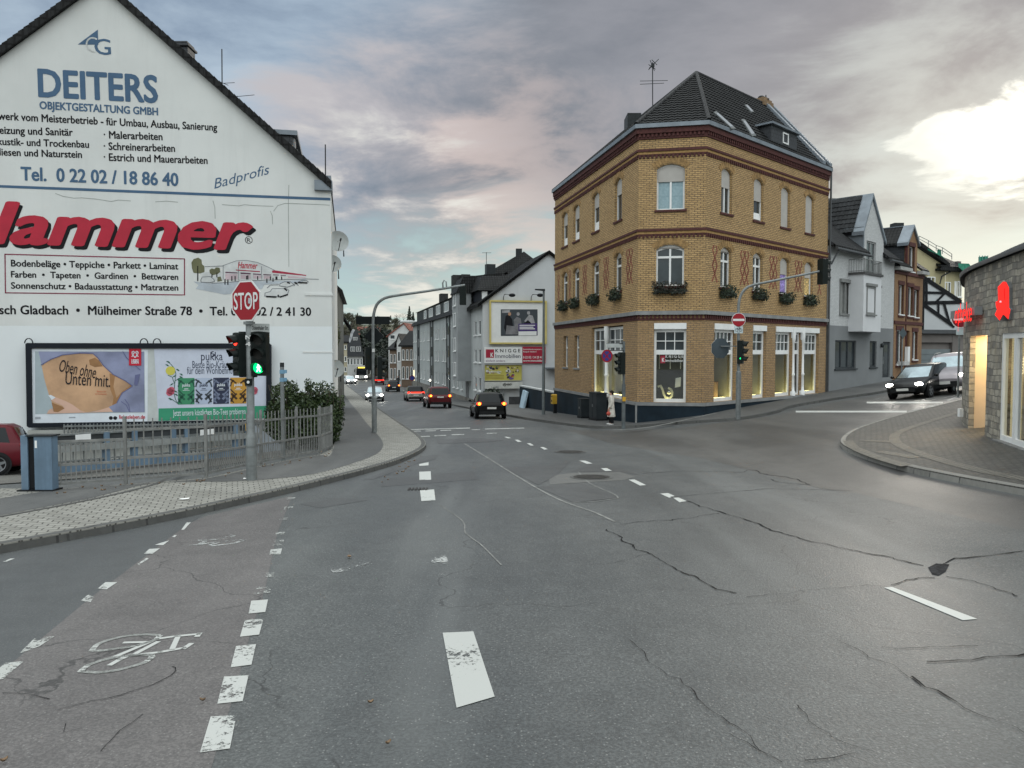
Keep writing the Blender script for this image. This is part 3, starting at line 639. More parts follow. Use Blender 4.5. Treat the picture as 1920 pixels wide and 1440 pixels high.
cracks([[(1575, 450), (1500, 460), (1420, 475)], [(1610, 440), (1690, 455), (1790, 485), (1920, 520)], [(405, 245), (520, 238), (640, 225), (780, 205)], [(350, 265), (430, 315), (550, 380), (650, 430), (760, 480), (830, 510)], [(1540, 767), (1700, 757), (1920, 735)], [(600, 145), (750, 130), (900, 118), (1040, 115), (1180, 118), (1280, 122)], [(490, 57), (620, 48), (780, 50), (860, 52), (890, 42), (960, 60), (1060, 78), (1110, 100)], [(970, 78), (1010, 90), (1110, 100)], [(1480, 820), (1510, 858), (1580, 875), (1650, 920)]], 960, 860, .5, .02)
cracks([[(870, 520), (1000, 512), (1330, 478), (1400, 485)], [(1215, 675), (1290, 720), (1420, 790), (1500, 860)], [(1650, 920), (1740, 955), (1850, 1000), (1920, 1035)], [(420, 680), (560, 800), (650, 860), (760, 980), (850, 1030), (980, 1130)], [(1080, 1145), (1250, 1105)], [(1400, 715), (1560, 712), (1720, 700)], [(800, 1030), (960, 1110), (1000, 1150)], [(1050, 935), (1180, 1050), (1340, 1110)]], 960, 860, .5, .007)
cracks([[(190, 940), (310, 915), (410, 900)], [(550, 850), (590, 825), (620, 785)], [(410, 900), (550, 850)], [(215, 1005), (270, 1020), (330, 1010)], [(0, 880), (80, 890), (150, 900)], [(440, 1085), (490, 1020), (560, 970)]], 0, 860, .5, .008)
cracks([[(0, 60), (60, 55), (120, 40)]], 1100, 1000, 1, .006)
pot = MB(); a = [(1560, 410), (1590, 395), (1640, 398), (1625, 425), (1600, 440), (1575, 435)]
drape('pothole', pq(a, 960, 860, .5), .0075, M('pothole_tar', (.03, .03, .032), .9, .5, 12, .8, 30), road)
# tar seams that show pale
seam = [(545, 230), (660, 300), (780, 375), (960, 485), (1100, 560), (1200, 600), (1320, 640), (1450, 700)]
ribbon('tar_seam', catmull(pq(seam, 700, 760, .3125), .4), .05, .0058, M('pale_seam', (.19, .19, .18), .7, .3, 4), road)
ribbon('tar_seam', catmull(pq([(1650, 175), (1735, 235), (1745, 280), (1800, 320), (1880, 400)], 0, 860, .5), .3), .02, .0058, M('pale_seam', (.19, .19, .18)), road)
ribbon('tar_seam', catmull(pq([(1190, 585), (1470, 558), (1300, 470), (1230, 400)], 700, 760, .3125), .4), .03, .0058, M('pale_seam', (.19, .19, .18)), road)
# manhole covers
IRON = M('cast_iron', (.055, .053, .05), .55, .35, 20, metal=.4)
def manhole(px, py, r, label):
    c = gp(px, py); t = thing('manhole_cover', label, 'manhole cover', (c.x, c.y, c.z), 'manhole covers in the road')
    def ring(r0, r1, off):
        mb = MB(); n = 32
        rows = [[(c.x+q*math.cos(2*math.pi*k/n), c.y+q*math.sin(2*math.pi*k/n), H(c.x+q*math.cos(2*math.pi*k/n), c.y+q*math.sin(2*math.pi*k/n))+off) for k in range(n)] for q in (r0, r1)]
        mb.grid(rows[::-1], 0, closed=True, smooth=False); return mb
    ring(r, r*1.18, .012).build('frame', M('concrete_ring', (.10, .10, .095), .8), t)
    mb = ring(.01, r*.98, .014)
    for i in range(-6, 7):
        for j in range(-6, 7):
            x, y = c.x+i*r/7, c.y+j*r/7
            if math.hypot(x-c.x, y-c.y) < r*.85: mb.box(x-.022, x+.022, y-.022, y+.022, H(x, y)+.012, H(x, y)+.022)
    mb.build('lid', IRON, t)
manhole(1109, 895, .42, 'round cast iron manhole cover with raised studs nearest the camera')
manhole(1069, 847.5, .42, 'smaller looking manhole cover further off beside the dashed line')
c = gp(784, 918); g = MB()
for i in range(6): g.box(c.x-.2+i*.07, c.x-.16+i*.07, c.y-.12, c.y+.12, H(c.x-.18+i*.07, c.y)+.004, H(c.x-.18+i*.07, c.y)+.022)
tag(g.build('drain_grate', IRON), 'small iron drain grate beside the white square on the road', 'drain grate')
c = gp(1690-10, 806); g = MB()
LEAF_DEAD = M('dead_leaf', (.21, .14, .085), .8, .3, 20)
for i, (px, py, lab) in enumerate([(655, 1047, 'curled tan fallen leaf lying in the middle of the lane'), (8, 1432, 'orange fallen leaf at the bottom left corner of the road'), (728, 1399, 'tiny pale leaf on the tarmac near the bottom edge'), (695, 1322, 'brown twisted leaf on dark speckled tarmac left of the long dash'), (380, 1318, 'pale scrap of leaf on the red bike lane edge')]):
    c = gp(px, py); mb = MB(); a = random.random()*6; s = .042 if i == 0 else .02
    rows = []
    for k in range(5):
        q = (k/4-.5)*2; wd = s*.55*(1-q*q)**.5+.002
        rows.append([(c.x+math.cos(a)*q*s-math.sin(a)*e*wd, c.y+math.sin(a)*q*s+math.cos(a)*e*wd, c.z+.014+abs(e)*.014+.012*q*q) for e in (-1, 0, 1)])
    mb.grid(rows); tag(mb.build('fallen_leaf', LEAF_DEAD), lab, 'fallen leaf', 'fallen leaves on the road')
for px, py, lab, w, d in ((690, 936, 'flat scrap of white paper on the paver pavement by the kerb', .16, .1), (2*116+230, 898, 'crumpled white litter at the foot of the fence near the stop pole', .12, .07)):
    c = gp(px-345 if px == 690 else px, py, .13); mb = MB(); mb.grid([[(c.x+(i-1)*w/2, c.y+(j-1)*d/2, c.z+.004+.02*random.random()) for i in range(3)] for j in range(3)], smooth=False)
    tag(mb.build('litter', M('paper', (.7, .7, .68))), lab, 'litter')
structure(ribbon('pavement_edge', catmull(gpoly([(1150, 806), (1180, 805), (1215, 801), (1290, 786), (1345, 774)], .13), .4), .12, .13, M('pale_edge', (.30, .30, .28), .8)))
src = bpy.data.objects['fallen_leaf.001']; rl = random.Random(21)
for k in range(46):
    i = rl.randrange(len(FENCE)-1); f = rl.random(); px = FENCE[i][0]+(FENCE[i+1][0]-FENCE[i][0])*f; py = FENCE[i][1]+(FENCE[i+1][1]-FENCE[i][1])*f+rl.uniform(-1, 9)**1.0
    if k > 32: px, py = rl.uniform(700, 790), 0; py = 905-(px-700)*.5+rl.uniform(-6, 10)
    c = gp(px, py, .125 if k <= 32 else 0); o = src.copy(); COL.objects.link(o)
    me = src.data; c0 = sum((v.co for v in me.vertices), Vector())/len(me.vertices); s = rl.uniform(.8, 2.2)
    o.matrix_world = Matrix.Translation(c+Vector((0, 0, .012))) @ Matrix.Rotation(rl.uniform(0, 6), 4, 'Z') @ Matrix.Diagonal((s, s, s, 1)) @ Matrix.Translation(-c0)
    tag(o, 'tiny dead leaf scattered on the left pavement along the railing' if k <= 32 else 'tiny dead leaf in the gutter at the bend of the left kerb', 'fallen leaf', 'leaf litter by the railing' if k <= 32 else 'leaf litter in the gutter')
# ------------------------------------------------------------------ the big white gable wall with painted advertising
GW = Frame((-6.37, 27.2), (.978, .208))
RENDER = M('render_offwhite', (.645, .658, .642), .85, .06, .35, .25, 60, streak=.06)
RENDER_LOW = M('render_white_repaint', (.70, .735, .745), .85, .03, .5, .2, 60)
TILE_DK = tile_mat('roof_tiles_dark', (.016, .0165, .018), (.028, .028, .03))
TILE_BK = tile_mat('roof_tiles_black', (.0085, .009, .0095), (.016, .0165, .017))
SLATE = brick_mat('slate_shingles', (.030, .034, .040), (.042, .046, .052), (.012, .013, .015), .3, .2, .012, .6, .6)
BLUE_T = M('paint_blue', (.055, .115, .20), .7, .08)
BLACK_T = M('paint_black', (.012, .012, .014), .7, .08)
RED_T = M('paint_red', (.42, .012, .035), .6, .08)
def build_gable():
    F = GW; g = Vector((F.pt(0, 0, 0).x, F.pt(0, 0, 0).y, H(-6.37, 27.2)))
    t = thing('gable_house', 'tall white gable wall covered in painted advertising lettering', 'building', g)
    ev = F.px(620, 352); pk = F.px(187.6, -30); eu = ev[0]; lu = 2*pk[0]-eu; split = F.px(0, 612)[1]; split2 = F.px(600, 612)[1]
    mb = MB(); D = -15
    mb.fpoly(F, 0, [(lu, split), (eu, split2), (eu, ev[1]), (pk[0], pk[1]), (lu, ev[1])])
    mb.fpoly(F, .004, [(lu, -1.6), (eu, -1.6), (eu, split2), (lu, split)], 1)
    mb.face([F.pt(eu, 0, -1.6), F.pt(eu, D, -1.6), F.pt(eu, D, ev[1]), F.pt(eu, 0, ev[1])])
    mb.face([F.pt(lu, D, -1.6), F.pt(lu, 0, -1.6), F.pt(lu, 0, ev[1]), F.pt(lu, D, ev[1])])
    mb.fpoly(F, D, [(lu, -1.6), (eu, -1.6), (eu, ev[1]), (pk[0], pk[1]), (lu, ev[1])])
    mb.build('wall', [RENDER, RENDER_LOW], t)
    # roof slabs
    for sgn, e in ((1, eu), (-1, lu)):
        dv = (pk[1]-ev[1])/(pk[0]-e); e2 = e+.03*sgn; v2 = ev[1]+dv*(e2-e)
        mb = MB(); P = F.pt; th = .16
        a = [P(e2, .14, v2), P(e2, D, v2), P(pk[0], D, pk[1]), P(pk[0], .14, pk[1])]
        if sgn < 0: a = [a[1], a[0], a[3], a[2]]
        mb.hexa([*a, *[q+Vector((0, 0, th)) for q in a]])
        r = mb.build('roof', TILE_DK, t)
        vt = MB(); n = 46
        for i in range(n):
            f0, f1 = i/n, (i+.97)/n
            u0, u1 = e2+(pk[0]-e2)*f0, e2+(pk[0]-e2)*f1; q0, q1 = v2+(pk[1]-v2)*f0, v2+(pk[1]-v2)*f1
            ua, ub = (u0, u1) if u0 < u1 else (u1, u0); qa, qb = (q0, q1) if u0 < u1 else (q1, q0)
            vt.hexa([P(ua, .2, qa-.05), P(ub, .2, qb-.05), P(ub, .05, qb-.05), P(ua, .05, qa-.05), P(ua, .2, qa+.26), P(ub, .2, qb+.23), P(ub, .05, qb+.23), P(ua, .05, qa+.26)])
        vt.build('verge_tiles', TILE_BK, t)
    # eaves box, gutter, chimney, dormer, aerials
    mb = MB(); mb.fbox(F, eu-.55, eu+.06, -.7, .16, ev[1]-.12, ev[1]+.22); mb.fbox(F, eu-.45, eu+.02, -.65, .0, ev[1]+.2, ev[1]+.42)
    mb.build('eaves_box', ZINC, t)
    mb = MB(); q = [at(343, 113, 31), at(343, 92, 31)]
    mb.box(q[0].x-.32, q[0].x+.32, 30.7, 31.4, q[0].z-2.0, q[1].z); mb.box(q[0].x-.38, q[0].x+.38, 30.6, 31.5, q[1].z, q[1].z+.08); mb.box(q[0].x-.3, q[0].x+.3, 30.7, 31.4, q[1].z+.14, q[1].z+.2)
    mb.build('chimney', SLATE, t)
    mb = MB(); w0, w1 = -.5, -5.0
    a = F.px(500, 245, w0); b = F.px(551, 252, w0)
    mb.fbox(F, a[0]-1.2, b[0]-.05, w1, w0, a[1]-3.0, a[1]-.12); mb.fbox(F, a[0]-1.3, b[0]+.12, w1-.1, w0+.1, a[1]-.12, a[1]+.04, 1)
    d = mb.build('dormer', [SLATE, ZINC], t)
    mb = MB(); mb.fbox(F, b[0]-.06, b[0]+.03, w0-.5, w0-.1, a[1]-1.6, a[1]-.2)
    for i in range(3): mb.fbox(F, b[0]-.06, b[0]+.03, w0-.6-i*1.0, w0-.5-i*1.0, a[1]-1.6, a[1]-.2)
    mb.build('window_frame', M('grey_frame', (.25, .26, .27), .5), d)
    mb = MB(); mb.fbox(F, b[0]-.06, b[0]-.01, w0-3.5, w0-.6, a[1]-1.6, a[1]-.25); mb.build('pane', GLASS, d)
    def aerial(px, y0, y1, dep, bars):
        m = MB(); p0 = at(px, y0, dep); p1 = at(px, y1, dep); m.tube([p0-Vector((0, 0, 1.5)), p1], .022, 6)
        for yb, x0, x1, dy in bars: m.tube([at(x0, yb, dep), at(x1, yb+dy, dep)], .012, 5)
        return m
    aerial(416, 178, 92, 31, [(157, 402, 440, -2), (150, 405, 428, 10), (183, 424, 477, -5), (188, 430, 446, -8)]).build('aerial', DARKMETAL, t)
    aerial(610, 352, 271, 28, []).build('aerial', DARKMETAL, t)
    # satellite dishes on the street side
    for (x, y, r, dep) in ((634, 452, .40, 29.2), (624, 494, .32, 28.6), (629, 691, .36, 31)):
        c = at(x, y, dep); m = MB(); ax = Vector((.38, -.9, .15)).normalized(); s = ax.cross(Vector((0, 0, 1))).normalized(); up = s.cross(ax)
        rows = [[c - ax*(.10*(1-q*q)) + (s*math.cos(2*math.pi*k/18)+up*math.sin(2*math.pi*k/18))*r*q for k in range(18)] for q in (.03, .4, .75, 1)]
        m.grid(rows, closed=True); dd = m.build('satellite_dish', M('dish_grey', (.42, .44, .43), .5), t)
        m = MB(); m.tube([c-up*r*.9, c+ax*r*1.2-up*.1], .015, 6); m.cyl(c+ax*r*1.1-up*.1, c+ax*r*1.4-up*.08, .035, 8); m.tube([c-ax*.12, c-ax*.3-s*.25, c-ax*.3-s*.25-up*.5], .025, 6); m.build('arm', DARKMETAL, dd)
    # cornice ledge and cracks at the right
    mb = MB(); lv = F.px(622, 553)[1]
    mb.fbox(F, eu-.9, eu+.04, -.3, .03, lv-.03, lv+.05); mb.fbox(F, eu-1.0, eu+.03, -.3, .02, F.px(622, 660)[1]-.03, F.px(622, 660)[1]+.02); mb.build('ledge', RENDER, t)
    cr = MB()
    for L in ([(300, 1045), (340, 1060), (400, 1070), (440, 1068), (520, 1075), (600, 1088), (640, 1080), (705, 1085)], [(840, 1090), (900, 1086), (960, 1092)], [(1200, 1105), (1290, 1112), (1320, 1105), (1370, 1110), (1475, 1114)], [(1478, 1140), (1500, 1110), (1540, 1098), (1600, 1100), (1720, 1104), (1780, 1108)], [(1560, 1000), (1557, 1100), (1560, 1440)], [(1150, 1085), (1160, 1120), (1162, 1180)], [(1460, 1140), (1470, 1165), (1472, 1210)]):
        stroke(cr, F, .004, [F.px(x/2.88, y/2.88) for x, y in L], .022)
    cr.build('plaster_crack', M('crack_grey', (.34, .36, .34), .9), t)
    # lettering
    T = lambda s, p0, p1, yt, m=BLACK_T, off=.012, **k: text_px(F, .005, s, p0, p1, yt, m, t, off=off, **k)
    T('DEITERS', (73.6, 180.5), (295, 192), 126.7, BLUE_T, .032)
    T('OBJEKTGESTALTUNG GMBH', (74.6, 203.8), (296, 216), 189, BLUE_T, .035)
    T('Handwerk vom Meisterbetrieb - für Umbau, Ausbau, Sanierung', (-42, 222), (407, 245), 207, BLACK_T, .028)
    T('Heizung und Sanitär', (-14, 250), (136.5, 254.5), 235.5, BLACK_T, .028)
    T('Akustik- und Trockenbau', (-17, 271), (166.7, 277), 257, BLACK_T, .028)
    T('Fliesen und Naturstein', (-9, 291), (153.5, 296), 277, BLACK_T, .028)
    T('· Malerarbeiten', (195, 259), (304.5, 262.8), 244.4, BLACK_T, .028)
    T('· Schreinerarbeiten', (195, 280.5), (328, 284.7), 265.8, BLACK_T, .028)
    T('· Estrich und Mauerarbeiten', (195, 301), (389, 307.3), 286.3, BLACK_T, .028)
    T('Tel.  0 22 02 / 18 86 40', (40, 337.5), (334, 348.5), 311.5, BLUE_T, .032)
    T('Badprofis', (402, 354), (508, 325), 335, BLUE_T, .0, shear=.45)
    ln = MB(); a = F.px(-150, 341); b = F.px(-150, 346); c = F.px(619.5, 371); d = F.px(619.5, 376)
    ln.fpoly(F, .006, [(a[0], b[1]), (c[0], d[1]), (c[0], c[1]), (a[0], a[1])]); ln.build('painted_line', BLUE_T, t)
    lg = MB(); lg.fpoly(F, .006, [F.px(*q) for q in ((146, 83.5), (183.5, 55.5), (184.5, 84))]); lg.build('painted_emblem', BLUE_T, t)
    T('G', (178, 101.5), (208, 103), 70.5, BLUE_T, .01)
    arcm = MB(); cc = F.px(175, 84)
    stroke(arcm, F, .008, [(cc[0]+.20*math.cos(R(a)), cc[1]+.22*math.sin(R(a))) for a in range(60, 290, 15)], .05); arcm.build('painted_emblem', RENDER, t)
    T('Hammer', (-88, 459), (476, 474), 377, BLACK_T, .036, shear=.28)
    text_px(F, .012, 'Hammer', (-93, 452.5), (470, 467.5), 371, RED_T, t, off=.036, shear=.28)
    rg = MB(); cc = F.px(466.5, 450)
    stroke(rg, F, .006, [(cc[0]+.115*math.cos(R(a)), cc[1]+.115*math.sin(R(a))) for a in range(0, 361, 20)], .02); rg.build('painted_emblem', BLACK_T, t)
    T('R', (463, 453.5), (470, 453.7), 446, BLACK_T, .01)
    bx = MB(); q = [F.px(*p) for p in ((9.4, 476.7), (346, 485.4), (346, 553), (10.4, 549))]
    stroke(bx, F, .006, q+[q[0]], .035); bx.build('painted_border', M('paint_maroon', (.20, .02, .05), .7), t)
    T('Bodenbeläge • Teppiche • Parkett • Laminat', (21, 499.3), (334, 505), 486.3, BLACK_T, .028)
    T('Farben  •  Tapeten  •  Gardinen  •  Bettwaren', (21, 520), (334, 524.7), 507.5, BLACK_T, .028)
    T('Sonnenschutz • Badausstattung • Matratzen', (21, 541), (334, 544.8), 528.5, BLACK_T, .028)
    T('Bergisch Gladbach  •  Mülheimer Straße 78  •  Tel. 0 22 02 / 2 41 30', (-52, 588.5), (583, 592), 571, BLACK_T, .03)
    # painted picture of a shop with its car park
    Z = lambda L: [F.px(340+x/7.385, 460+y/7.385) for x, y in L]
    def art(L, m, w=.006, nm='painted_picture'):
        q = MB(); [q.fpoly(F, w, Z(p)) for p in L]; return q.build(nm, m, t)
    def lines(L, m, wd=.018, w=.010):
        q = MB(); [stroke(q, F, w, Z(p), wd) for p in L]; return q.build('painted_picture', m, t)
    art([[(170, 500), (330, 520), (420, 530), (600, 520), (900, 495), (1500, 490), (1740, 470), (1640, 520), (1350, 530), (1150, 545), (1120, 600), (800, 660), (600, 680), (450, 650), (200, 600), (240, 550)]], M('paint_pale_grey', (.42, .46, .50), .8))
    art([[(580, 470), (580, 280), (760, 215), (900, 208), (1050, 235), (1200, 300), (1290, 345), (1730, 410), (1735, 460), (1250, 480), (800, 490)], [(280, 385), (330, 370), (575, 370), (575, 480), (290, 470)]], M('paint_pale', (.56, .575, .57), .8), .008)
    art([[(140, 240), (170, 190), (235, 170), (280, 200), (285, 260), (320, 290), (320, 370), (260, 388), (170, 380), (150, 320)], [(390, 340), (420, 320), (460, 330), (480, 305), (530, 310), (540, 370), (500, 400), (430, 415), (395, 385)], [(500, 440), (545, 430), (565, 490), (500, 505)]], M('paint_olive', (.13, .13, .07), .8), .010)
    art([[(755, 335), (1090, 358), (1090, 372), (755, 349)], [(1255, 352), (1285, 345), (1730, 410), (1728, 424), (1260, 380)]], M('paint_brick_red', (.33, .03, .06), .8), .010)
    art([[(610, 365), (780, 375), (780, 390), (610, 384)], [(820, 375), (960, 383), (960, 403), (820, 397)], [(995, 388), (1105, 397), (1105, 412), (995, 405)], [(1135, 398), (1245, 404), (1245, 418), (1135, 413)], [(1270, 402), (1350, 407), (1350, 418), (1270, 415)], [(1375, 412), (1450, 416), (1450, 426), (1375, 422)]], M('paint_dark_mauve', (.12, .06, .09), .8), .010)
    art([[(610, 392), (780, 398), (780, 470), (610, 480)], [(820, 405), (960, 410), (960, 462), (820, 468)], [(995, 412), (1105, 418), (1105, 458), (995, 460)], [(1140, 420), (1245, 424), (1245, 462), (1140, 465)], [(1475, 425), (1720, 440), (1720, 452), (1475, 455)]], M('paint_rose', (.50, .40, .43), .8), .009)
    lines([[(580, 280), (760, 215), (900, 208), (1050, 235), (1200, 300), (1290, 345)], [(580, 470), (580, 280)], [(790, 230), (795, 480)], [(1110, 290), (1115, 470)], [(330, 295), (575, 285)], [(420, 525), (600, 515), (900, 490), (1200, 480), (1740, 465), (1900, 470)]], M('paint_mid_grey', (.16, .17, .19), .8))
    lines([[(228, 290), (228, 490)], [(425, 400), (425, 440)], [(492, 380), (492, 440)]] + [[(x, y), (x, y+h)] for x, y, h in ((605, 470, 70), (645, 475, 70), (700, 430, 60), (745, 430, 60), (905, 425, 45), (922, 420, 50), (1058, 430, 45), (1185, 465, 50), (1235, 435, 45), (1270, 455, 45), (1310, 435, 40), (1325, 435, 40), (1390, 435, 40))], BLACK_T, .035)
    car = [[(275, 510), (270, 480), (290, 440), (400, 432), (450, 470), (460, 500), (400, 515), (275, 510)], [(1155, 700), (1160, 660), (1230, 640), (1260, 600), (1400, 600), (1440, 590), (1490, 620), (1470, 680), (1360, 710), (1155, 700)], [(1360, 560), (1370, 530), (1430, 505), (1510, 505), (1560, 545), (1470, 578), (1360, 560)], [(1560, 560), (1590, 510), (1620, 560)], [(1610, 515), (1660, 485), (1740, 490), (1760, 510)], [(1190, 590), (1230, 550), (1350, 545)]]
    art([p[:-1] for p in car[:3]], M('paint_pale', (.56, .575, .57)), .011); lines(car, M('paint_mid_grey', (.16, .17, .19)), .02, .013)
    lines([[(1180, 710), (1310, 715)], [(1370, 715), (1470, 682)], [(1340, 690), (1350, 710)], [(1430, 600), (1460, 625)], [(1470, 515), (1500, 525)], [(1570, 515), (1600, 530)], [(1620, 515), (1740, 520)]], BLACK_T, .05, .014)
    text(F, .012, 'Hammer', Z([(785, 315)])[0], Z([(1055, 325)])[0], .23, RED_T, t, shear=.3, off=.02)
    return t
gable = build_gable()
# neighbouring ground of the car park
structure(drape('parking_lot', [(-40, 16), (-16, 15.0), (-11.2, 15.9), (-8, 18.5), (-6.6, 22.5), (-6.4, 27.1), (-20, 24.2), (-40, 20)], .02, asphalt('asphalt_lot', (.115, .11, .10), (.16, .155, .14), .3, .8)))
# ------------------------------------------------------------------ double poster hoarding
def build_hoarding():
    F = GW; W = .30
    g = F.pt(F.px(280, 800)[0], .2, 0); g.z = H(g.x, g.y)
    t = thing('billboard', 'wide black framed hoarding with two posters on the white gable wall', 'billboard', g)
    NAVY = M('frame_navy', (.009, .012, .018), .6, .1, spec=.2)
    q = lambda L, k=1, ox=0, oy=0: [F.px(ox+x*k, oy+y*k, W) for x, y in L]
    o = q(((47.5, 645), (50, 643), (505, 644), (508, 647), (508.5, 787), (505, 790), (54, 802), (50, 799))); i = q(((57.7, 652.7), (499, 653), (499, 787), (60, 793.6)))
    mb = MB(); mb.fpoly(F, W, [o[0], o[7], o[6], o[5], o[4], o[3], o[2], o[1]], holes=[i], w0=.06)
    mb.build('frame', NAVY, t)
    mb = MB(); mb.fpoly(F, W-.07, [i[3], i[2], i[1], i[0]], w0=.06); mb.build('backboard', M('board_grey', (.48, .51, .50), .7, .12, 1.5), t)
    for x in (54, 270, 294.5):
        c = F.px(x, 645, .2); m = MB(); m.tube([F.pt(c[0]+.12*math.cos(R(a)), .2, c[1]+.02+.16*math.sin(R(a))) for a in range(0, 181, 20)], .018, 6); m.build('lifting_loop', NAVY, t)
    m = MB(); m.fbox(F, F.px(129.5, 800)[0]-.03, F.px(129.5, 800)[0]+.03, .05, .14, -1.2, F.px(129.5, 797)[1]); m.build('leg', NAVY, t)
    X = W-.065
    def P1(L): return q(L, 1/7.385, 40, 630)
    def P2(L): return q(L, 1/7.385, 260, 630)
    def sheet_(nm, L, m, par, lay, f):
        mb = MB(); mb.fpoly(F, X+lay*.0025, f(L)); return mb.build(nm, m, par)
    pm = lambda n, c: M('print_'+n, c, .55, .06, 2)
    LAV = M('print_lavender', (.22, .24, .36), .55, .3, .7); LAV2 = pm('lavender_dark', (.12, .13, .25)); SKIN = M('print_skin', (.47, .29, .17), .55, .34, .55); SKIN_D = M('print_skin_dark', (.30, .155, .065), .55, .2, 1.5); SKIN_L = pm('skin_light', (.60, .39, .30)); INK = pm('ink', (.018, .018, .022)); WH = pm('white', (.66, .71, .76)); RD = pm('red', (.50, .01, .03))
    a = sheet_('poster', [(135, 178), (1745, 188), (1740, 1188), (146, 1208)], WH, t, 0, P1)
    A = lambda L, m, lay: sheet_('printed_picture', L, m, a, lay, P1)
    A([(178, 212), (1697, 215), (1702, 1055), (182, 1085)], pm('pale_blue', (.36, .43, .46)), 1)
    A([(230, 215), (1694, 217), (1698, 720), (1600, 700), (1530, 690), (1430, 620), (1260, 530), (1130, 410), (1050, 300), (985, 245), (800, 240), (560, 265), (400, 325), (270, 395)], LAV, 2)
    A([(272, 410), (400, 325), (560, 265), (800, 240), (985, 245), (1050, 300), (1130, 410), (1260, 530), (1430, 620), (1530, 690), (1410, 790), (1330, 930), (1240, 985), (1000, 1045), (850, 1060), (440, 1050), (410, 910), (370, 810), (310, 600)], SKIN, 3)
    A([(930, 330), (1010, 300), (1070, 340), (1120, 420), (1010, 432), (940, 400)], SKIN_D, 4)
    A([(1215, 520), (1260, 530), (1430, 620), (1530, 690), (1410, 790), (1330, 930), (1250, 975), (1270, 850), (1225, 740)], SKIN_D, 4)
    A([(1290, 560), (1430, 625), (1500, 690), (1400, 760), (1310, 860), (1270, 700)], SKIN, 5)
    A([(410, 920), (560, 980), (590, 1005), (500, 1056), (440, 1052)], SKIN_D, 4)
    A([(370, 815), (470, 850), (600, 900), (700, 950), (810, 1030), (880, 1055), (1000, 1050), (1215, 985), (1270, 1052), (345, 1078), (365, 1035), (415, 1000), (440, 1050), (500, 1058), (590, 1005), (560, 965), (415, 900)], SKIN_L, 6)
    A([(365, 822), (400, 816), (465, 852), (412, 888)], WH, 7)
    A([(1205, 985), (1320, 930), (1400, 790), (1530, 700), (1600, 690), (1698, 715), (1702, 1055), (1270, 1055)], LAV, 7)
    A([(1570, 540), (1640, 525), (1600, 690), (1555, 670)], LAV2, 7)
    sk = MB()
    for L in ([(268, 400), (400, 322), (560, 262), (800, 237), (985, 242), (1050, 298), (1130, 408), (1260, 528), (1430, 618), (1535, 690)], [(1400, 215), (1450, 300), (1640, 470)], [(1380, 910), (1450, 960), (1490, 1050)], [(1430, 880), (1480, 950), (1500, 1052)], [(1320, 925), (1390, 790), (1530, 702)]):
        stroke(sk, F, X+.021, P1(L), .028)
    sk.build('printed_picture', LAV2, a)
    A([(1485, 175), (1655, 177), (1655, 410), (1485, 408)], RD, 9)
    hw = dict(off=.0)
    text(F, X+.024, 'Oben ohne.', P1([(505, 488)])[0], P1([(1035, 592)])[0], .42, INK, a)
    text(F, X+.024, 'Unten mit.', P1([(600, 668)])[0], P1([(1222, 708)])[0], .44, INK, a)
    text(F, X+.026, 'LIEBES', P1([(1520, 352)])[0], P1([(1620, 354)])[0], .075, WH, a, off=.03); text(F, X+.026, 'LEBEN', P1([(1520, 380)])[0], P1([(1620, 382)])[0], .075, WH, a, off=.03)
    rb = MB()
    for s in (-1, 1): stroke(rb, F, X+.026, P1([(1570+s*42, 285), (1570+s*8, 225), (1570+s*22, 210), (1570+s*42, 222), (1570+s*40, 245), (1570+s*5, 296)]), .028)
    rb.build('printed_emblem', WH, a)
    text(F, X+.01, 'liebesleben.de', P1([(1350, 1147)])[0], P1([(1706, 1146)])[0], .13, RD, a, off=.02)
    dt = MB(); [dt.disc(F, *(lambda c: (c[0], X+.01, c[1], .06))(P1([(x, 1137)])[0])) for x in (1232, 1292)]; dt.build('printed_emblem', INK, a)
    OR = pm('orange', (.55, .12, .05)); [text(F, X+.024, s, P1([(x0, y)])[0], P1([(x1, y+3)])[0], .06, OR, a) for s, x0, x1, y in (('Bekenne dich', 1040, 1168, 778), ('zu Kondomen.', 1018, 1180, 812))]
    gr = MB(); [gr.fpoly(F, X+.01, P1(L)) for L in ([(182, 1122), (258, 1120), (258, 1152), (182, 1154)], [(650, 1122), (740, 1120), (740, 1136), (650, 1138)])]; gr.build('printed_emblem', pm('grey', (.33, .36, .40)), a)
    # second poster
    b = sheet_('poster', [(205, 178), (1758, 182), (1768, 1140), (268, 1180)], pm('lilac_white', (.54, .58, .68)), t, 0, P2)
    B = lambda L, m, lay, nm='printed_picture': sheet_(nm, L, m, b, lay, P2)
    GREEN = pm('green', (.035, .27, .15)); NV = pm('navy', (.022, .028, .06)); DG = pm('dark_green', (.015, .10, .06))
    B([(268, 1005), (900, 990), (1764, 968), (1768, 1140), (268, 1178)], GREEN, 1)
    text(F, X+.006, 'pukka', P2([(860, 337)])[0], P2([(1160, 335)])[0], .30, NV, b)
    sw = MB(); stroke(sw, F, X+.006, P2([(1030, 215), (1000, 225), (1000, 245), (1035, 250), (1050, 265), (1025, 285), (1000, 275)]), .03); sw.build('printed_emblem', NV, b)
    text(F, X+.006, 'Beste Bio-Kräutertees', P2([(740, 446)])[0], P2([(1440, 440)])[0], .26, pm('slate', (.06, .075, .12)), b)
    text(F, X+.006, 'für dein Wohlbefinden.', P2([(664, 528)])[0], P2([(1385, 522)])[0], .26, pm('slate', (.06, .075, .12)), b)
    text(F, X+.008, 'Jetzt unsere köstlichen Bio-Tees probieren', P2([(470, 1108)])[0], P2([(1478, 1082)])[0], .21, WH, b)
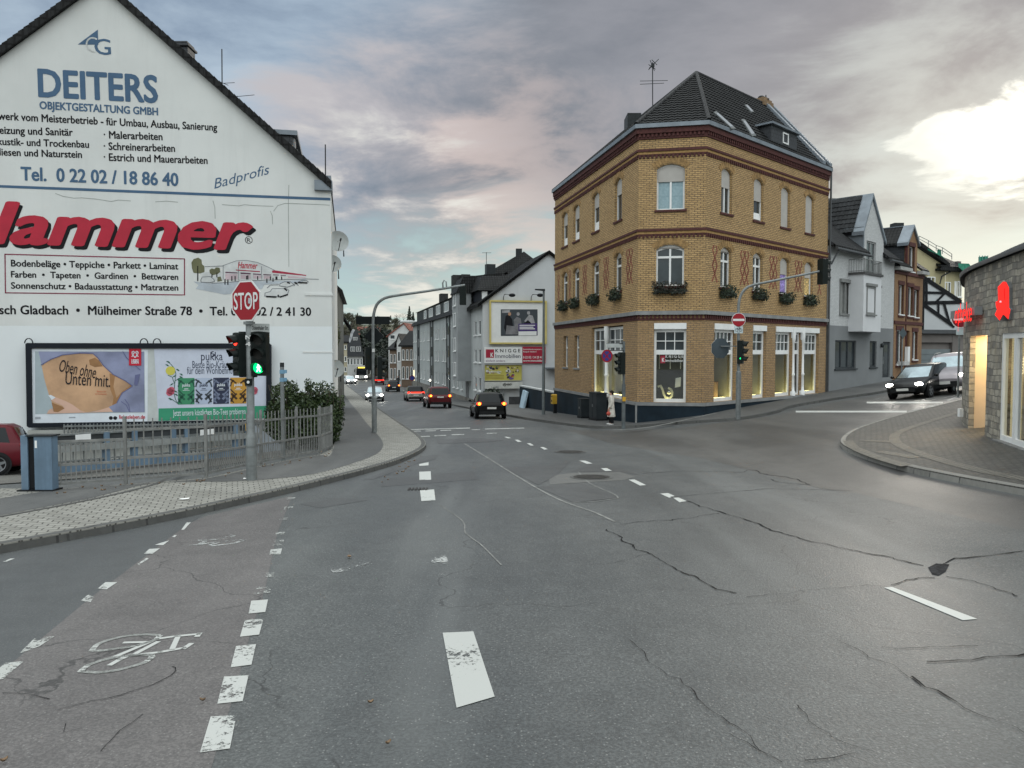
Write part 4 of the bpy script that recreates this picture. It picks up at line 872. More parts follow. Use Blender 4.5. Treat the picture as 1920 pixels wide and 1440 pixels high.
    DK = {'g': (pm('green_box', (.045, .24, .12)), DG), 'w': (pm('pale_box', (.40, .46, .58)), pm('charcoal', (.04, .05, .06))), 'n': (NV, pm('steel', (.16, .19, .28))), 'y': (pm('ochre_box', (.50, .26, .035)), pm('brown_ink', (.06, .03, .012)))}
    for key, x0, y0, x1, y1 in (('g', 540, 585, 768, 952), ('w', 783, 583, 1010, 948), ('n', 1028, 580, 1248, 944), ('y', 1265, 578, 1488, 940)):
        m0, m1 = DK[key]; B([(x0, y1), (x1, y1-5), (x1, y0-3), (x0, y0)], m0, 2, 'printed_box')
        dm = MB(); w = x1-x0; h = y1-y0; cx = (x0+x1)/2
        for s in (-1, 1):
            for (a0, b0, a1, b1, th) in ((.5, .06, .15, .20, .035), (.3, .10, .48, .32, .03), (.48, .45, .2, .62, .03), (.42, .62, .12, .80, .05), (.12, .62, .45, .90, .04), (.3, .95, .48, .78, .03)):
                P = P2([(cx+s*a0*w*.98, y0+b0*h), (cx+s*((a0+a1)/2*w+.04*w), y0+(b0+b1)/2*h-8), (cx+s*a1*w, y0+b1*h)]); stroke(dm, F, X+.008, P, th*1.5)
        dm.build('printed_picture', m1, b)
        lt = WH if key in 'gny' else NV
        text(F, X+.011, 'pukka', P2([(cx-55, y0+.32*h)])[0], P2([(cx+55, y0+.315*h)])[0], .11, lt, b, off=.02)
        B([(cx-48, y0+.47*h), (cx+48, y0+.465*h), (cx+48, y0+.45*h), (cx-48, y0+.455*h)], lt, 4); B([(cx-28, y0+.42*h), (cx+28, y0+.415*h), (cx+28, y0+.39*h), (cx-28, y0+.395*h)], lt, 4)
    vine = MB()
    for L in ([(545, 945), (505, 880), (485, 800), (490, 700), (500, 600), (510, 520), (490, 450), (440, 390), (380, 350)], [(490, 660), (460, 570), (400, 545)], [(505, 620), (545, 590), (600, 570)], [(540, 940), (460, 880), (420, 860)]): stroke(vine, F, X+.006, P2(L), .02)
    for x, y, s in ((405, 360, 1), (535, 470, 1), (490, 555, -1), (580, 570, 1), (450, 670, -1), (390, 405, 1), (430, 875, 1), (508, 770, 1), (515, 815, 1), (585, 533, 1)): vine.fpoly(F, X+.008, P2([(x-28, y-s*14), (x, y+12), (x+28, y+s*14), (x+4, y-12)]))
    vine.build('printed_picture', DG, b)
    fl = MB(); fl.disc(F, *(lambda c: (c[0], X+.01, c[1], .15))(P2([(435, 482)])[0])); fl.build('printed_picture', pm('yellow', (.55, .50, .08)), b)
    fl = MB(); [fl.disc(F, *(lambda c: (c[0], X+.01, c[1], .10))(P2([p])[0])) for p in ((425, 760), (450, 745), (420, 790), (445, 775), (1605, 745), (1600, 770))]; fl.build('printed_picture', pm('pink', (.50, .10, .15)), b)
    return t
build_hoarding()
# ------------------------------------------------------------------ signal heads, poles, signs
SIG = M('signal_black', (.010, .014, .013), .42, .15)
LENS = {'red': M('lens_red', (1.0, .03, .015), emit=3.5), 'green': M('lens_green', (.0, .85, .22), emit=1.5), 'off': M('lens_dark', (.03, .03, .028), .25)}
def signal_head(parent, c, face, h, w, lit=None, green_man=False, board=0):
    f = Vector((face[0], face[1], 0)).normalized(); F = Frame((c.x, c.y), (-f.y, f.x))   # F.n == f
    z = c.z; mb = MB(); d = w*.30
    mb.fpoly(F, d, arch(-w/2, w/2, z-h/2, z+h/2, w*.06, 6), w0=-d); mb.fpoly(F, -d, arch(-w/2, w/2, z-h/2, z+h/2, w*.06, 6)[::-1])
    for k in (-1, 1): mb.fbox(F, -w/2+.01, w/2-.01, d, d+.012, z+k*h/6-.012, z+k*h/6+.012)
    hd = mb.build('signal_head', SIG, parent)
    if board:
        mb = MB(); mb.fpoly(F, -d-.02, arch(-w/2-board, w/2+board, z-h/2-board, z+h/2+board, w*.1, 6), w0=-d-.04); mb.fpoly(F, -d-.04, arch(-w/2-board, w/2+board, z-h/2-board, z+h/2+board, w*.1, 6)[::-1]); mb.build('backing_board', BLACK, hd)
    for k, nm in ((1, 'red'), (0, 'amber'), (-1, 'green')):
        zc = z+k*h*.315; r = min(w*.40, h*.14)
        mb = MB(); mb.disc(F, 0, d+.006, zc, r*.92, 20); on = lit == nm
        mb.build('lens', LENS[nm] if on else LENS['off'], hd)
        if on and green_man:
            g = MB(); q = d+.012; s = r*.85
            g.disc(F, 0, q, zc+s*.62, s*.2, 12)
            g.fpoly(F, q, [(-.22*s, zc+s*.4), (-.42*s, zc-s*.05), (-.25*s, zc-s*.1), (-.16*s, zc+s*.1), (-.2*s, zc-s*.2), (-.45*s, zc-s*.78), (-.22*s, zc-s*.8), (0, zc-s*.35), (.22*s, zc-s*.8), (.45*s, zc-s*.74), (.2*s, zc-s*.2), (.16*s, zc+s*.1), (.28*s, zc-s*.1), (.42*s, zc), (.2*s, zc+s*.4)][::-1])
            g.build('walking_figure', M('lens_man', (.55, 1, .68), emit=3), hd)
        mb = MB(); rows = []; rows2 = []
        for a in range(-25, 206, 15):
            ca, sa = math.cos(R(a)), math.sin(R(a)); ln = r*(.9+.75*max(0, sa))
            rows.append([F.pt(r*ca, d, zc+r*sa), F.pt(r*1.0*ca, d+ln, zc+r*sa-.02)]); rows2.append([F.pt(r*.94*ca, d, zc+r*.94*sa), F.pt(r*.94*ca, d+ln, zc+r*.94*sa-.02)])
        mb.grid(rows); mb.grid(rows2[::-1]); mb.build('visor', SIG, hd)
    return hd
SIGN_RED = M('sign_red', (.30, .006, .016), .4, .06); SIGN_WHITE = M('sign_white', (.70, .71, .70), .45, .04); SIGN_BLUE = M('sign_blue', (.02, .04, .22), .4, .06)
SIGN_BACK = M('sign_back', (.055, .075, .085), .5, .1)
def ngon(r, n, rot=0): return [(r*math.cos(2*math.pi*k/n+rot), r*math.sin(2*math.pi*k/n+rot)) for k in range(n)]
def plate(parent, name, c, face, pts, mat, th=.012, w=0, back=None):
    f = Vector((face[0], face[1], 0)).normalized(); F = Frame((c.x, c.y), (-f.y, f.x)); mb = MB(); P = [(a, c.z+b) for a, b in pts]
    mb.fpoly(F, w+th, P, w0=w); mb.fpoly(F, w, P[::-1], 1)
    return mb.build(name, [mat, back or SIGN_BACK], parent), F
CAMF = (.25, -1)
def stop_pole():
    b = gp(472, 900, .12); D = b.y; t = thing('signal_pole', 'grey steel pole with red stop sign and green walking man signal', 'traffic light', b)
    top = at(466, 530, D); mb = MB(); x, y = b.x, b.y
    s = lambda py: at(470, py, D).z
    mb.lathe((x, y, 0), [(.11, b.z-.05), (.11, s(820)), (.10, s(817)), (.078, s(812)), (.078, s(600)), (.07, s(598)), (.07, s(560)), (.0, s(559))], 14)
    for py in (836, 871): mb.lathe((x, y, 0), [(.113, s(py+2)), (.116, s(py)), (.113, s(py-2))], 14)
    mb.build('pole', GALV, t)
    c = at(465, 565, D); c = Vector((c.x, y-.10, c.z)); r = .45
    sg, F = plate(t, 'stop_sign', c, (-.48, -.88), ngon(r, 8, math.pi/8), SIGN_WHITE)
    mb = MB(); mb.fpoly(F, .015, [(a, c.z+q) for a, q in ngon(r*.93, 8, math.pi/8)]); mb.build('red_field', SIGN_RED, sg)
    text(F, .019, 'STOP', (-.345, c.z-.17), (.345, c.z-.17), .36, SIGN_WHITE, sg, off=.012)
    mb = MB(); mb.fpoly(F, .022, [(.07, c.z-.05), (.14, c.z-.06), (.15, c.z+.05), (.08, c.z+.06)]); mb.build('sticker', M('sticker_grey', (.45, .47, .5)), sg)
    mb = MB(); mb.box(x-.09, x+.09, y-.11, y+.08, s(606)-.03, s(606)+.03); mb.build('clamp', GALV, t)
    c = at(487, 615, D); np, F = plate(t, 'street_name_sign', Vector((c.x+.03, y+.02, c.z)), (.35, -1), [(-.22, -.09), (.16, -.09), (.16, .09), (-.22, .09)], M('plate_grey', (.36, .38, .37), .5))
    text(F, .016, 'Odenthaler Str.', (-.19, c.z-.035), (.14, c.z-.035), .085, BLACK_T, np, off=.01)
    c = at(489, 663, D); signal_head(t, Vector((c.x, y-.02, c.z)), (-.10, -1), .92, .32, 'green', True)
    c = at(449, 664, D); signal_head(t, Vector((c.x, y+.02, c.z)), (-1, -.95), .90, .29, 'red')
    mb = MB()
    for py in (624, 705): q = s(py); mb.box(x-.22, x+.14, y-.03, y+.03, q-.025, q+.025)
    mb.build('bracket', SIG, t)
    f = Frame((x, y-.105), (1, 0)); c = s(640)
    text(f, 0, 'N', (-.05, c+.04), (.05, c+.04), .09, SIGN_WHITE, t, name='pole_number', off=.02); text(f, 0, '4', (-.05, c-.10), (.05, c-.10), .09, SIGN_WHITE, t, name='pole_number', off=.02)
    mb = MB(); q = s(716); mb.box(x-.07, x+.07, y-.13, y-.08, q-.07, q+.07); mb.build('push_button', SIG, t)
    mb = MB(); mb.disc(f, 0, .03, q, .03); mb.build('push_button_mark', SIGN_WHITE, t)
stop_pole()
def thin_post():
    b = gp(531, 864, .12); D = b.y; t = thing('steel_post', 'thin grey steel post with blue clamps behind the stop sign pole', 'post', b); s = lambda py: at(531, py, D).z
    mb = MB(); mb.cyl(b, (b.x, b.y, s(688)), .05, 10); mb.build('pole', GALV, t)
    mb = MB(); mb.cyl((b.x, b.y, s(688)), (b.x, b.y, s(680)), .054, 10); mb.build('cap', DARKMETAL, t)
    BL = M('clamp_blue', (.16, .30, .42), .5)
    for py in (697, 712):
        mb = MB(); z = s(py); mb.cyl((b.x, b.y, z-.05), (b.x, b.y, z+.05), .065, 10); mb.box(b.x, b.x+.12, b.y-.02, b.y+.02, z-.04, z+.05); mb.build('clamp', BL, t)
thin_post()
def arm_mast(base, label, pts, thick_top, D=None):
    D = base.y; t = thing('signal_mast', label, 'traffic light', base); P = [at(x, y, D) for x, y in pts]
    P[0] = base.copy(); x = base.x
    mb = MB(); zt = at(0, thick_top, D).z
    mb.cyl(base-Vector((0, 0, .1)), (x, base.y, zt), .105, 14); mb.cyl((x, base.y, zt), (x, base.y, zt+.05), .105, 14, r1=.07); mb.build('base_pole', GALV, t)
    Q = catmull([(p.x, p.z) for p in P[1:]], .15); path = [Vector((x, base.y, zt))] + [Vector((a, base.y, z)) for a, z in Q]
    mb = MB(); n = len(path); mb.tube(path, [.068-.022*(i/n) for i in range(n)], 10); mb.build('arm', GALV, t)
    return t, D
# ---- far left mast seen from behind
b = gp(702, 811, .12)
t, D = arm_mast(b, 'dark mast with arm over the far street and signs seen from behind', [(702, 811), (700, 720), (699.5, 640), (699.5, 605), (701, 588), (706, 572), (716, 562), (730, 556.5), (764, 551), (800, 546), (872, 534.5)], 745)
z = lambda py: at(700, py, D).z
X = lambda px: at(px, 600, D).x
plate(t, 'sign_back_panel', Vector((X(698.5), b.y+.09, z(600.5))), (.0, 1), [(-.68, -.155), (.68, -.155), (.68, .155), (-.68, .155)], BLACK, back=M('panel_back', (.010, .013, .014), .5))
plate(t, 'diamond_sign', Vector((X(700.5), b.y+.09, z(630))), (0, 1), [(0, -.40), (.40, 0), (0, .40), (-.40, 0)], SIGN_WHITE, back=M('panel_back', (.010, .013, .014)))
signal_head(t, Vector((X(690), b.y+.10, z(672))), (-.35, 1), .92, .30, None)
signal_head(t, Vector((X(711), b.y+.02, z(690))), (.95, .2), .92, .30, None)
signal_head(t, Vector((X(868), b.y+.05, z(553))), (.0, 1), .80, .26, None, board=.0)
mb = MB(); c = Vector((X(833), b.y, z(533))); mb.tube([c+Vector((-.04, 0, -.2)), c+Vector((-.06, 0, .05)), c+Vector((.0, 0, .16)), c+Vector((.08, 0, .1)), c+Vector((.10, 0, -.15))], .03, 8); mb.build('arm_lamp_hook', GALV, t)
mb = MB(); mb.box(b.x-.05, b.x+.05, b.y-.12, b.y-.06, z(660), z(654)); mb.build('pole_sticker', SIGN_WHITE, t)
# ---- right mast beside the brick house
b = gp(1384, 782, .13)
t, D = arm_mast(b, 'grey mast with long curved arm, no entry sign and octagon sign back', [(1384, 782), (1384.5, 690), (1384.5, 600), (1384.6, 580), (1386, 563), (1392, 548), (1402, 538), (1414, 534), (1428, 531), (1480, 520.5), (1536, 509)], 698)
z = lambda py: at(1384, py, D).z; X = lambda px: at(px, 600, D).x; S = D/FPX
sg, F = plate(t, 'no_entry_sign', Vector((X(1383.5), b.y-.10, z(600))), (0, -1), ngon(13*S, 28), SIGN_WHITE)
mb = MB(); mb.disc(F, 0, .016, z(600), 12.2*S, 28); mb.build('red_field', SIGN_RED, sg)
mb = MB(); mb.fpoly(F, .02, [(-10.6*S, z(602)), (10.6*S, z(602)), (10.6*S, z(598)), (-10.6*S, z(598))]); mb.build('white_bar', SIGN_WHITE, sg)
sg, F = plate(t, 'bicycle_plate', Vector((X(1383.5), b.y-.10, z(618.5))), (0, -1), [(-8.3*S, -6.5*S), (8.3*S, -6.5*S), (8.3*S, 6.5*S), (-8.3*S, 6.5*S)], M('plate_pale', (.50, .58, .60), .5))
mb = MB(); zc = z(618)
for s_ in (-1, 1): stroke(mb, F, .016, [(s_*.085+.06*math.cos(R(a)), zc-.02+.06*math.sin(R(a))) for a in range(0, 361, 30)], .014)
stroke(mb, F, .016, [(-.085, zc-.02), (-.04, zc+.06), (.05, zc+.06), (0, zc-.02), (-.04, zc+.06)], .014); stroke(mb, F, .016, [(.085, zc-.02), (.05, zc+.09), (.02, zc+.09)], .014); mb.build('bicycle_mark', BLACK_T, sg)
text(F, .016, 'frei', (-.05, z(623.5)), (.05, z(623.5)), .05, BLACK_T, sg)
plate(t, 'octagon_sign', Vector((X(1352.5), b.y+.12, z(653))), (-.3, 1), ngon(20*S, 8, math.pi/8), SIGN_WHITE, back=M('octagon_back', (.05, .068, .08), .5))
mb = MB(); mb.box(X(1353), X(1384), b.y+.06, b.y+.10, z(650), z(648)); mb.build('bracket', GALV, t)
signal_head(t, Vector((X(1388.5), b.y-.06, z(660))), (.9, -.45), .98, .36, None)
mb = MB(); mb.cyl((X(1386.5), b.y-.22, z(672)), (X(1386.5), b.y-.24, z(672)), .04, 10); mb.build('side_lens', LENS['green'], t)
signal_head(t, Vector((X(1541), b.y, z(509))), (.97, .2), 1.06, .40, None, board=.0)
mb = MB(); c = Vector((b.x-.6, b.y-.5, 0)); 
# ---- pole at the corner with no stopping sign
b = gp(1169, 800, .13); D = b.y; S = D/FPX
t = thing('signal_pole', 'slim dark pole at the brick corner with round no stopping sign', 'traffic light', b); z = lambda py: at(1169, py, D).z; X = lambda px: at(px, 700, D).x
mb = MB(); mb.cyl(b-Vector((0, 0, .1)), (b.x, b.y, z(720)), .085, 12); mb.cyl((b.x, b.y, z(720)), (b.x, b.y, z(640)), .055, 12); mb.build('pole', M('pole_grey', (.10, .115, .12), .5, .2, 4), t)
sg, F = plate(t, 'no_stopping_sign', Vector((X(1137.5), b.y-.1, z(667.5))), (-.8, -1), ngon(12*S, 24), SIGN_RED)
mb = MB(); mb.disc(F, 0, .016, z(667.5), 9*S, 24); mb.build('blue_field', SIGN_BLUE, sg)
mb = MB(); [stroke(mb, F, .02, [(-s_*7*S, z(667.5)-7*S), (s_*7*S, z(667.5)+7*S)], .055) for s_ in (-1, 1)]; mb.build('red_cross', SIGN_RED, sg)
mb = MB(); mb.box(X(1137), b.x, b.y-.06, b.y-.03, z(658), z(656.5)); mb.box(X(1137), b.x, b.y-.02, b.y+.01, z(645), z(643.5)); mb.build('bracket', DARKMETAL, t)
signal_head(t, Vector((X(1165), b.y-.08, z(681))), (-1, -.25), .98, .36, None)
plate(t, 'street_name_sign', Vector((X(1152), b.y-.05, z(648))), (.2, -1), [(-.37, -.09), (.37, -.09), (.37, .09), (-.37, .09)], M('plate_grey', (.36, .38, .37)))
mb = MB(); mb.box(b.x-.07, b.x+.07, b.y-.16, b.y-.05, z(752), z(744)); mb.build('push_button', M('button_yellow', (.55, .30, .02), .5), t)
# ------------------------------------------------------------------ railing fence along the car park
FENCE_M = M('fence_steel', (.205, .208, .20), .5, .2, 5, metal=.15, streak=.2)
def build_fence():
    P = [Vector((x, y, H(x, y)+.1)) for x, y in fence_xy]; t = thing('railing_fence', 'long grey steel bar railing along the car park edge', 'fence', P[2])
    tops = [None, 1.36, 1.36, 1.36, 1.38, 1.36, 1.34]
    for i in range(1, 7):
        mb = MB(); p = P[i]; mb.box(p.x-.03, p.x+.03, p.y-.025, p.y+.025, p.z-.1, p.z+tops[i]+.03); mb.build('post', FENCE_M, t)
    for i in range(6):
        a, b = P[i], P[i+1]; d = b-a; L = math.hypot(d.x, d.y); n = max(6, int(L/.085)); mb = MB(); low = i == 0
        hi = .93 if low else 1.12; top = .93 if low else 1.34
        px_ = Vector((-d.y, d.x, 0)).normalized()*.018
        for h in ((.12, .48, hi) if low else (.12, .55, hi)):
            u = Vector((0, 0, .024)); q0, q1 = a+Vector((0, 0, h)), b+Vector((0, 0, h))
            mb.hexa([q0-px_-u, q1-px_-u, q1+px_-u, q0+px_-u, q0-px_+u, q1-px_+u, q1+px_+u, q0+px_+u])
        e = d.normalized()*.0105; e2 = px_*.5
        for k in range(1, n):
            q = a+d*(k/n); tp = top if (low or k % 2 == 0) else hi*.5
            z0, z1 = Vector((0, 0, .12)), Vector((0, 0, top if (k % 2 == 0 or low) else .55))
            c = [q-e-e2, q+e-e2, q+e+e2, q-e+e2]; mb.hexa([*[v+z0 for v in c], *[v+z1 for v in c]])
        mb.build('railing_panel', FENCE_M, t)
build_fence()
# ------------------------------------------------------------------ blue gate cabinet and the long sliding gate behind the railing
BLUE = M('gate_blue', (.125, .19, .26), .5, .15, 2.5, streak=.3)
c = gp(78, 921, .1)
t = thing('gate_cabinet', 'light blue steel cabinet with dark slot beside the railing', 'cabinet', c)
mb = MB(); mb.box(c.x-.36, c.x+.32, c.y-.18, c.y+.15, c.z-.1, c.z+.05); mb.build('plinth', BLACK, t)
mb = MB(); mb.box(c.x-.05, c.x+.28, c.y-.12, c.y+.08, c.z+.05, c.z+1.06); mb.build('housing', BLUE, t)
mb = MB(); mb.box(c.x-.19, c.x+.31, c.y-.15, c.y+.12, c.z+1.06, c.z+1.085); mb.build('lid', DARKMETAL, t)
mb = MB(); mb.box(c.x-.18, c.x-.05, c.y-.08, c.y+.07, c.z+.06, c.z+1.02); mb.build('roller_slot', BLACK, t)
mb = MB(); mb.box(c.x-.31, c.x-.18, c.y-.11, c.y+.09, c.z+.05, c.z+1.07); mb.build('guide_post', BLUE, t)
mb = MB(); mb.box(c.x-.03, c.x+.01, c.y-.126, c.y-.12, c.z+.84, c.z+.98); mb.build('label_plate', WHITE, t)
def sliding_gate():
    a = Vector((-10.6, 17.6, 0)); b = Vector((-7.55, 22.0, 0)); F = Frame((a.x, a.y), (b.x-a.x, b.y-a.y)); L = (b-a).length
    z0 = H(a.x, a.y); z1 = H(b.x, b.y)
    t = thing('sliding_gate', 'long low blue and grey sliding gate lying behind the railing', 'gate', (a.x, a.y, z0))
    def bar(u0, u1, h0, h1, w=.05):
        m = MB(); ga = z0+(z1-z0)*u0/L; gb = z0+(z1-z0)*u1/L; P = F.pt; h0 *= .7; h1 *= .7
        m.hexa([P(u0, w, ga+h0), P(u1, w, gb+h0), P(u1, -w, gb+h0), P(u0, -w, ga+h0), P(u0, w, ga+h1), P(u1, w, gb+h1), P(u1, -w, gb+h1), P(u0, -w, ga+h1)]); return m
    bar(0, L, .12, .38, .09).build('bottom_beam', BLUE, t)
    bar(0, L, .46, .50).build('rail', GALV, t)
    bar(-.3, L+.3, .80, 1.02, .11).build('guard_rail', M('guard_rail', (.27, .285, .28), .5, .15, 3, metal=.2), t)
    bar(-.3, L+.3, 1.05, 1.12, .05).build('rail', GALV, t); bar(0, L, 1.34, 1.40).build('rail', GALV, t)
    for u in (1.2, 1.9, L*.55, L*.62, L*.9, L*.97):
        bar(u, u+.13, .30, 1.38, .07).build('upright', BLUE, t)
    m = MB(); n = int(L/.12)
    for k in range(n):
        u = k*L/n; g = z0+(z1-z0)*u/L; m.fbox(F, u, u+.02, -.012, .012, g+.27, g+.34 if k % 2 else g+.94)
    m.build('bars', GALV, t)
    m = bar(0, L, 1.12, 1.34, .015); m.build('shadow_board', M('gate_shade', (.05, .055, .058), .6), t)  # dark strip that paints in the shade between the gate rails
    m = MB(); g = z1; P = F.pt; m.hexa([P(L, .06, g+.1), P(L+1.3, .06, g+.1), P(L+1.3, -.06, g+.1), P(L, -.06, g+.1), P(L, .06, g+1.0), P(L+.05, .06, g+1.0), P(L+.05, -.06, g+1.0), P(L, -.06, g+1.0)]); m.build('tail_plate', M('gate_grey', (.27, .30, .33), .5), t)
    m = MB(); m.fbox(F, L*.70, L*.78, .09, .10, z1+.78, z1+.93); m.fbox(F, .5, .85, .12, .13, z0+.78, z0+.94); m.build('notice_plate', WHITE, t)
    m = MB(); m.fbox(F, L-.2, L-.02, .12, .16, z1+.8, z1+1.0); m.build('warning_box', M('button_yellow', (.55, .30, .02)), t)
sliding_gate()
mb = MB(); a = GW.px(130, 806); b_ = GW.px(520, 800)
for k in range(60): u = a[0]+(b_[0]-a[0])*k/60; mb.fbox(GW, u, u+.03, .5, .53, -1.0, -.14)
mb.fbox(GW, a[0], b_[0], .49, .54, -.24, -.19); mb.fbox(GW, a[0], b_[0], .49, .54, -.8, -.75)
tag(mb.build('bar_fence', GALV), 'pale steel bar fence standing right under the hoarding', 'fence')
mb = MB(); mb.fbox(GW, GW.px(60, 830)[0], -.3, .02, .35, -1.6, -.35); tag(mb.build('plinth_wall', M('concrete_pale', (.33, .34, .32), .85, .15, 1)), 'low pale concrete plinth along the foot of the gable wall', 'wall')
# ------------------------------------------------------------------ foliage
def leaves(mb, n, pts, size, m=0, flat=.25):
    """pts: function giving a random point; many small leaf faces"""
    for _ in range(n):
        p = Vector(pts()); a = Vector((random.gauss(0, 1), random.gauss(0, 1), random.gauss(0, 1))).normalized(); b = a.cross(Vector((random.gauss(0, 1), random.gauss(0, 1), random.gauss(0, 1)))).normalized()
        s = size*(.6+.8*random.random()); mb.face([p-a*s, p+b*s*.5, p+a*s, p-b*s*.5], m)
HEDGE = leaf_mat('hedge_leaf', (.012, .028, .008), (.045, .070, .018)); HEDGE_D = leaf_mat('conifer_leaf', (.012, .022, .014), (.03, .045, .022))
BARK = M('bark', (.06, .048, .036), .9, .3, 8)
def lump(c, r, sh=.35):
    def f():
        while True:
            v = Vector((random.uniform(-1, 1), random.uniform(-1, 1), random.uniform(-1, 1)))
            if .25 < v.length < 1:
                k = 1+sh*noise.noise(v*2.2+Vector(c)); return Vector((c[0]+v.x*r[0]*k, c[1]+v.y*r[1]*k, c[2]+v.z*r[2]*k))
    return f
def bush():
    g = gp(590, 850, .1); g.y += 2.2
    t = thing('bush', 'dense dark green bush growing behind the right end of the railing', 'bush', g)
    mb = MB(); st = MB()
    for c, r, n in (((-7.15, 24.6, g.z+.85), (.72, .6, 1.1), 6000), ((-6.5, 25.4, g.z+.82), (.62, .7, .95), 6000), ((-6.25, 26.4, g.z+.75), (.42, .8, .95), 4000), ((-6.6, 24.9, g.z+.5), (.6, .5, .6), 3000)):
        leaves(mb, n, lump(c, r, .5), .06)
        for _ in range(5):
            a = random.uniform(0, 6.28); st.tube([(c[0], c[1], g.z-.1), (c[0]+.3*math.cos(a), c[1]+.3*math.sin(a), c[2]), (c[0]+r[0]*.9*math.cos(a), c[1]+r[1]*.9*math.sin(a), c[2]+r[2]*.95)], [.03, .018, .006], 5)
    for _ in range(26):
        x = random.uniform(-7.6, -6.1); y = 24.9; z0 = g.z+1.55; L = random.uniform(.2, .5); dx = random.uniform(-.3, .3)
        st.tube([(x, y, z0), (x+dx*.5, y, z0+L*.6), (x+dx, y, z0+L)], [.008, .006, .003], 4); leaves(mb, 14, lump((x+dx*.7, y, z0+L*.7), (.12, .12, L*.4)), .045)
    mb.build('foliage', HEDGE, t); st.build('stems', BARK, t)
bush()
# ------------------------------------------------------------------ the yellow brick corner house
BRICK = brick_mat('yellow_brick', (.52, .34, .15), (.365, .23, .096), (.075, .058, .042), .26, .088, .017, .8, .6, .35)
BRICK_LOW = brick_mat('yellow_brick_worn', (.43, .275, .13), (.29, .18, .08), (.12, .10, .08), .26, .088, .017, .85, .6, .5)
REDBRICK = M('red_brick_trim', (.075, .022, .019), .75, .3, 9)
XBRICK = M('red_brick_pattern', (.20, .055, .040), .8, .3, 9)
STONE_BAND = M('stone_band', (.23, .235, .235), .75, .15, 2)
PLINTH = M('plinth_blue', (.012, .022, .032), .6, .25, 1.2)
SHUT = M('roller_shutter', (.42, .40, .37), .6, .06, 3)
LACE = brick_mat('lace_curtain', (.34, .46, .50), (.28, .40, .45), (.20, .30, .34), .06, .5, .02, .5, 0, .1)
A_ = Vector((5.96, 36.6)); B_ = Vector((8.98, 36.0)); DL = Vector((-.2096, .9778)); DR = Vector((.7157, .6984))
LL, LR = 14.9, 13.2
LF_ = A_+DL*LL; RE_ = B_+DR*LR
FL = Frame((LF_.x, LF_.y), (-DL.x, -DL.y)); FC = Frame((A_.x, A_.y), (B_.x-A_.x, B_.y-A_.y)); FR = Frame((B_.x, B_.y), (DR.x, DR.y)); LC = (B_-A_).length
V_SILL, V_G0, V_G1, V_B0, V_B1, V_EAVE = -.22, 3.95, 4.13, 7.66, 8.02, 12.8
def sash(F, par, u0, u1, v0, v1, rise, dep, shut=0.0, cols=1, trans=(), tilt=False, pane=None, fw=.075, sill=True, sillmat=None):
    """a window: white frame, pane, roller shutter, sill"""
    mb = MB(); w0, w1 = -dep-.07, -dep
    o = arch(u0, u1, v0, v1, rise); i = arch(u0+fw, u1-fw, v0+fw, v1-fw-rise*.5 if rise else v1-fw, rise*.5 if rise else 0)
    mb.fpoly(F, w1, o, holes=[i], w0=w0)
    for k in range(1, cols):
        c = u0+(u1-u0)*k/cols; mb.fbox(F, c-.045, c+.045, w0, w1+.008, v0+fw*.6, v1-fw)
    for tr in trans:
        v = v0+(v1-v0)*tr; mb.fbox(F, u0+.02, u1-.02, w0, w1+.01, v-.05, v+.05)
    f = mb.build('window', WHITE, par)
    if shut < 1:
        mb = MB(); mb.fpoly(F, w1-.045, arch(u0+.02, u1-.02, v0+.02, v1-.02, rise*.9)); mb.build('pane', pane or GLASS, f)
    if shut > 0:
        vs = v1-(v1-v0)*shut
        mb = MB(); mb.fpoly(F, w1+.02, arch(u0+.03, u1-.03, max(vs, v0+.03), v1-.09, rise*.8), w0=w1-.03)
        n = int((v1-vs)/.055)
        mb.build('roller_shutter', SHUT, f)
    if tilt:
        mb = MB(); P = F.pt; a, b = u0+.09, u1-.09; t0, t1 = v0+.1, v1-(v1-v0)*shut-.05
        mb.hexa([P(a, w1+.03, t0), P(b, w1+.03, t0), P(b, w1-.02, t0), P(a, w1-.02, t0), P(a, w1-.16, t1), P(b, w1-.16, t1), P(b, w1-.21, t1), P(a, w1-.21, t1)]); mb.build('tilted_sash', WHITE, f)
    if sill:
        mb = MB(); mb.fbox(F, u0-.10, u1+.10, -dep, .07, v0-.10, v0-.002); mb.build('sill', sillmat or REDBRICK, f)
    return f
def box_plant(F, u0, u1, v, label, big=False):
    c = F.pt((u0+u1)/2, .16, v); t = thing('flower_box', label, 'flower box', c, 'flower boxes under the first floor windows')
    mb = MB(); mb.fbox(F, u0, u1, .05, .24, v-.16, v+.02); mb.build('trough', M('trough_dark', (.03, .035, .03), .7), t)
    mb = MB(); L = u1-u0
    def rp():
        a = random.uniform(-.08, L+.08); k = noise.noise(Vector((a*3, v, u0)))*.12
        while True:
            y, z = random.uniform(-1, 1), random.uniform(-1, 1)
            if y*y+z*z < 1: break
        return F.pt(u0+a, .16+y*.24, v+.06+k+z*.32)
    leaves(mb, int(420*L+150), rp, .055)
    mb.build('plants', leaf_mat('box_leaf_rust' if big else 'box_leaf', (.014, .024, .014), (.05, .035, .025) if big else (.035, .055, .028)), t)
    return t
def path3(off):
    """the three street fronts as a line pushed out by off, with mitred corners"""
    def x(F1, F2):
        p = F1.o+F1.n*off; q = F2.o+F2.n*off; d1, d2 = F1.d, F2.d; k = ((q-p).cross(d2)).z/(d1.cross(d2)).z; return p+d1*k
    return [FL.pt(0, off, 0), x(FL, FC), x(FC, FR), FR.pt(LR, off, 0)]
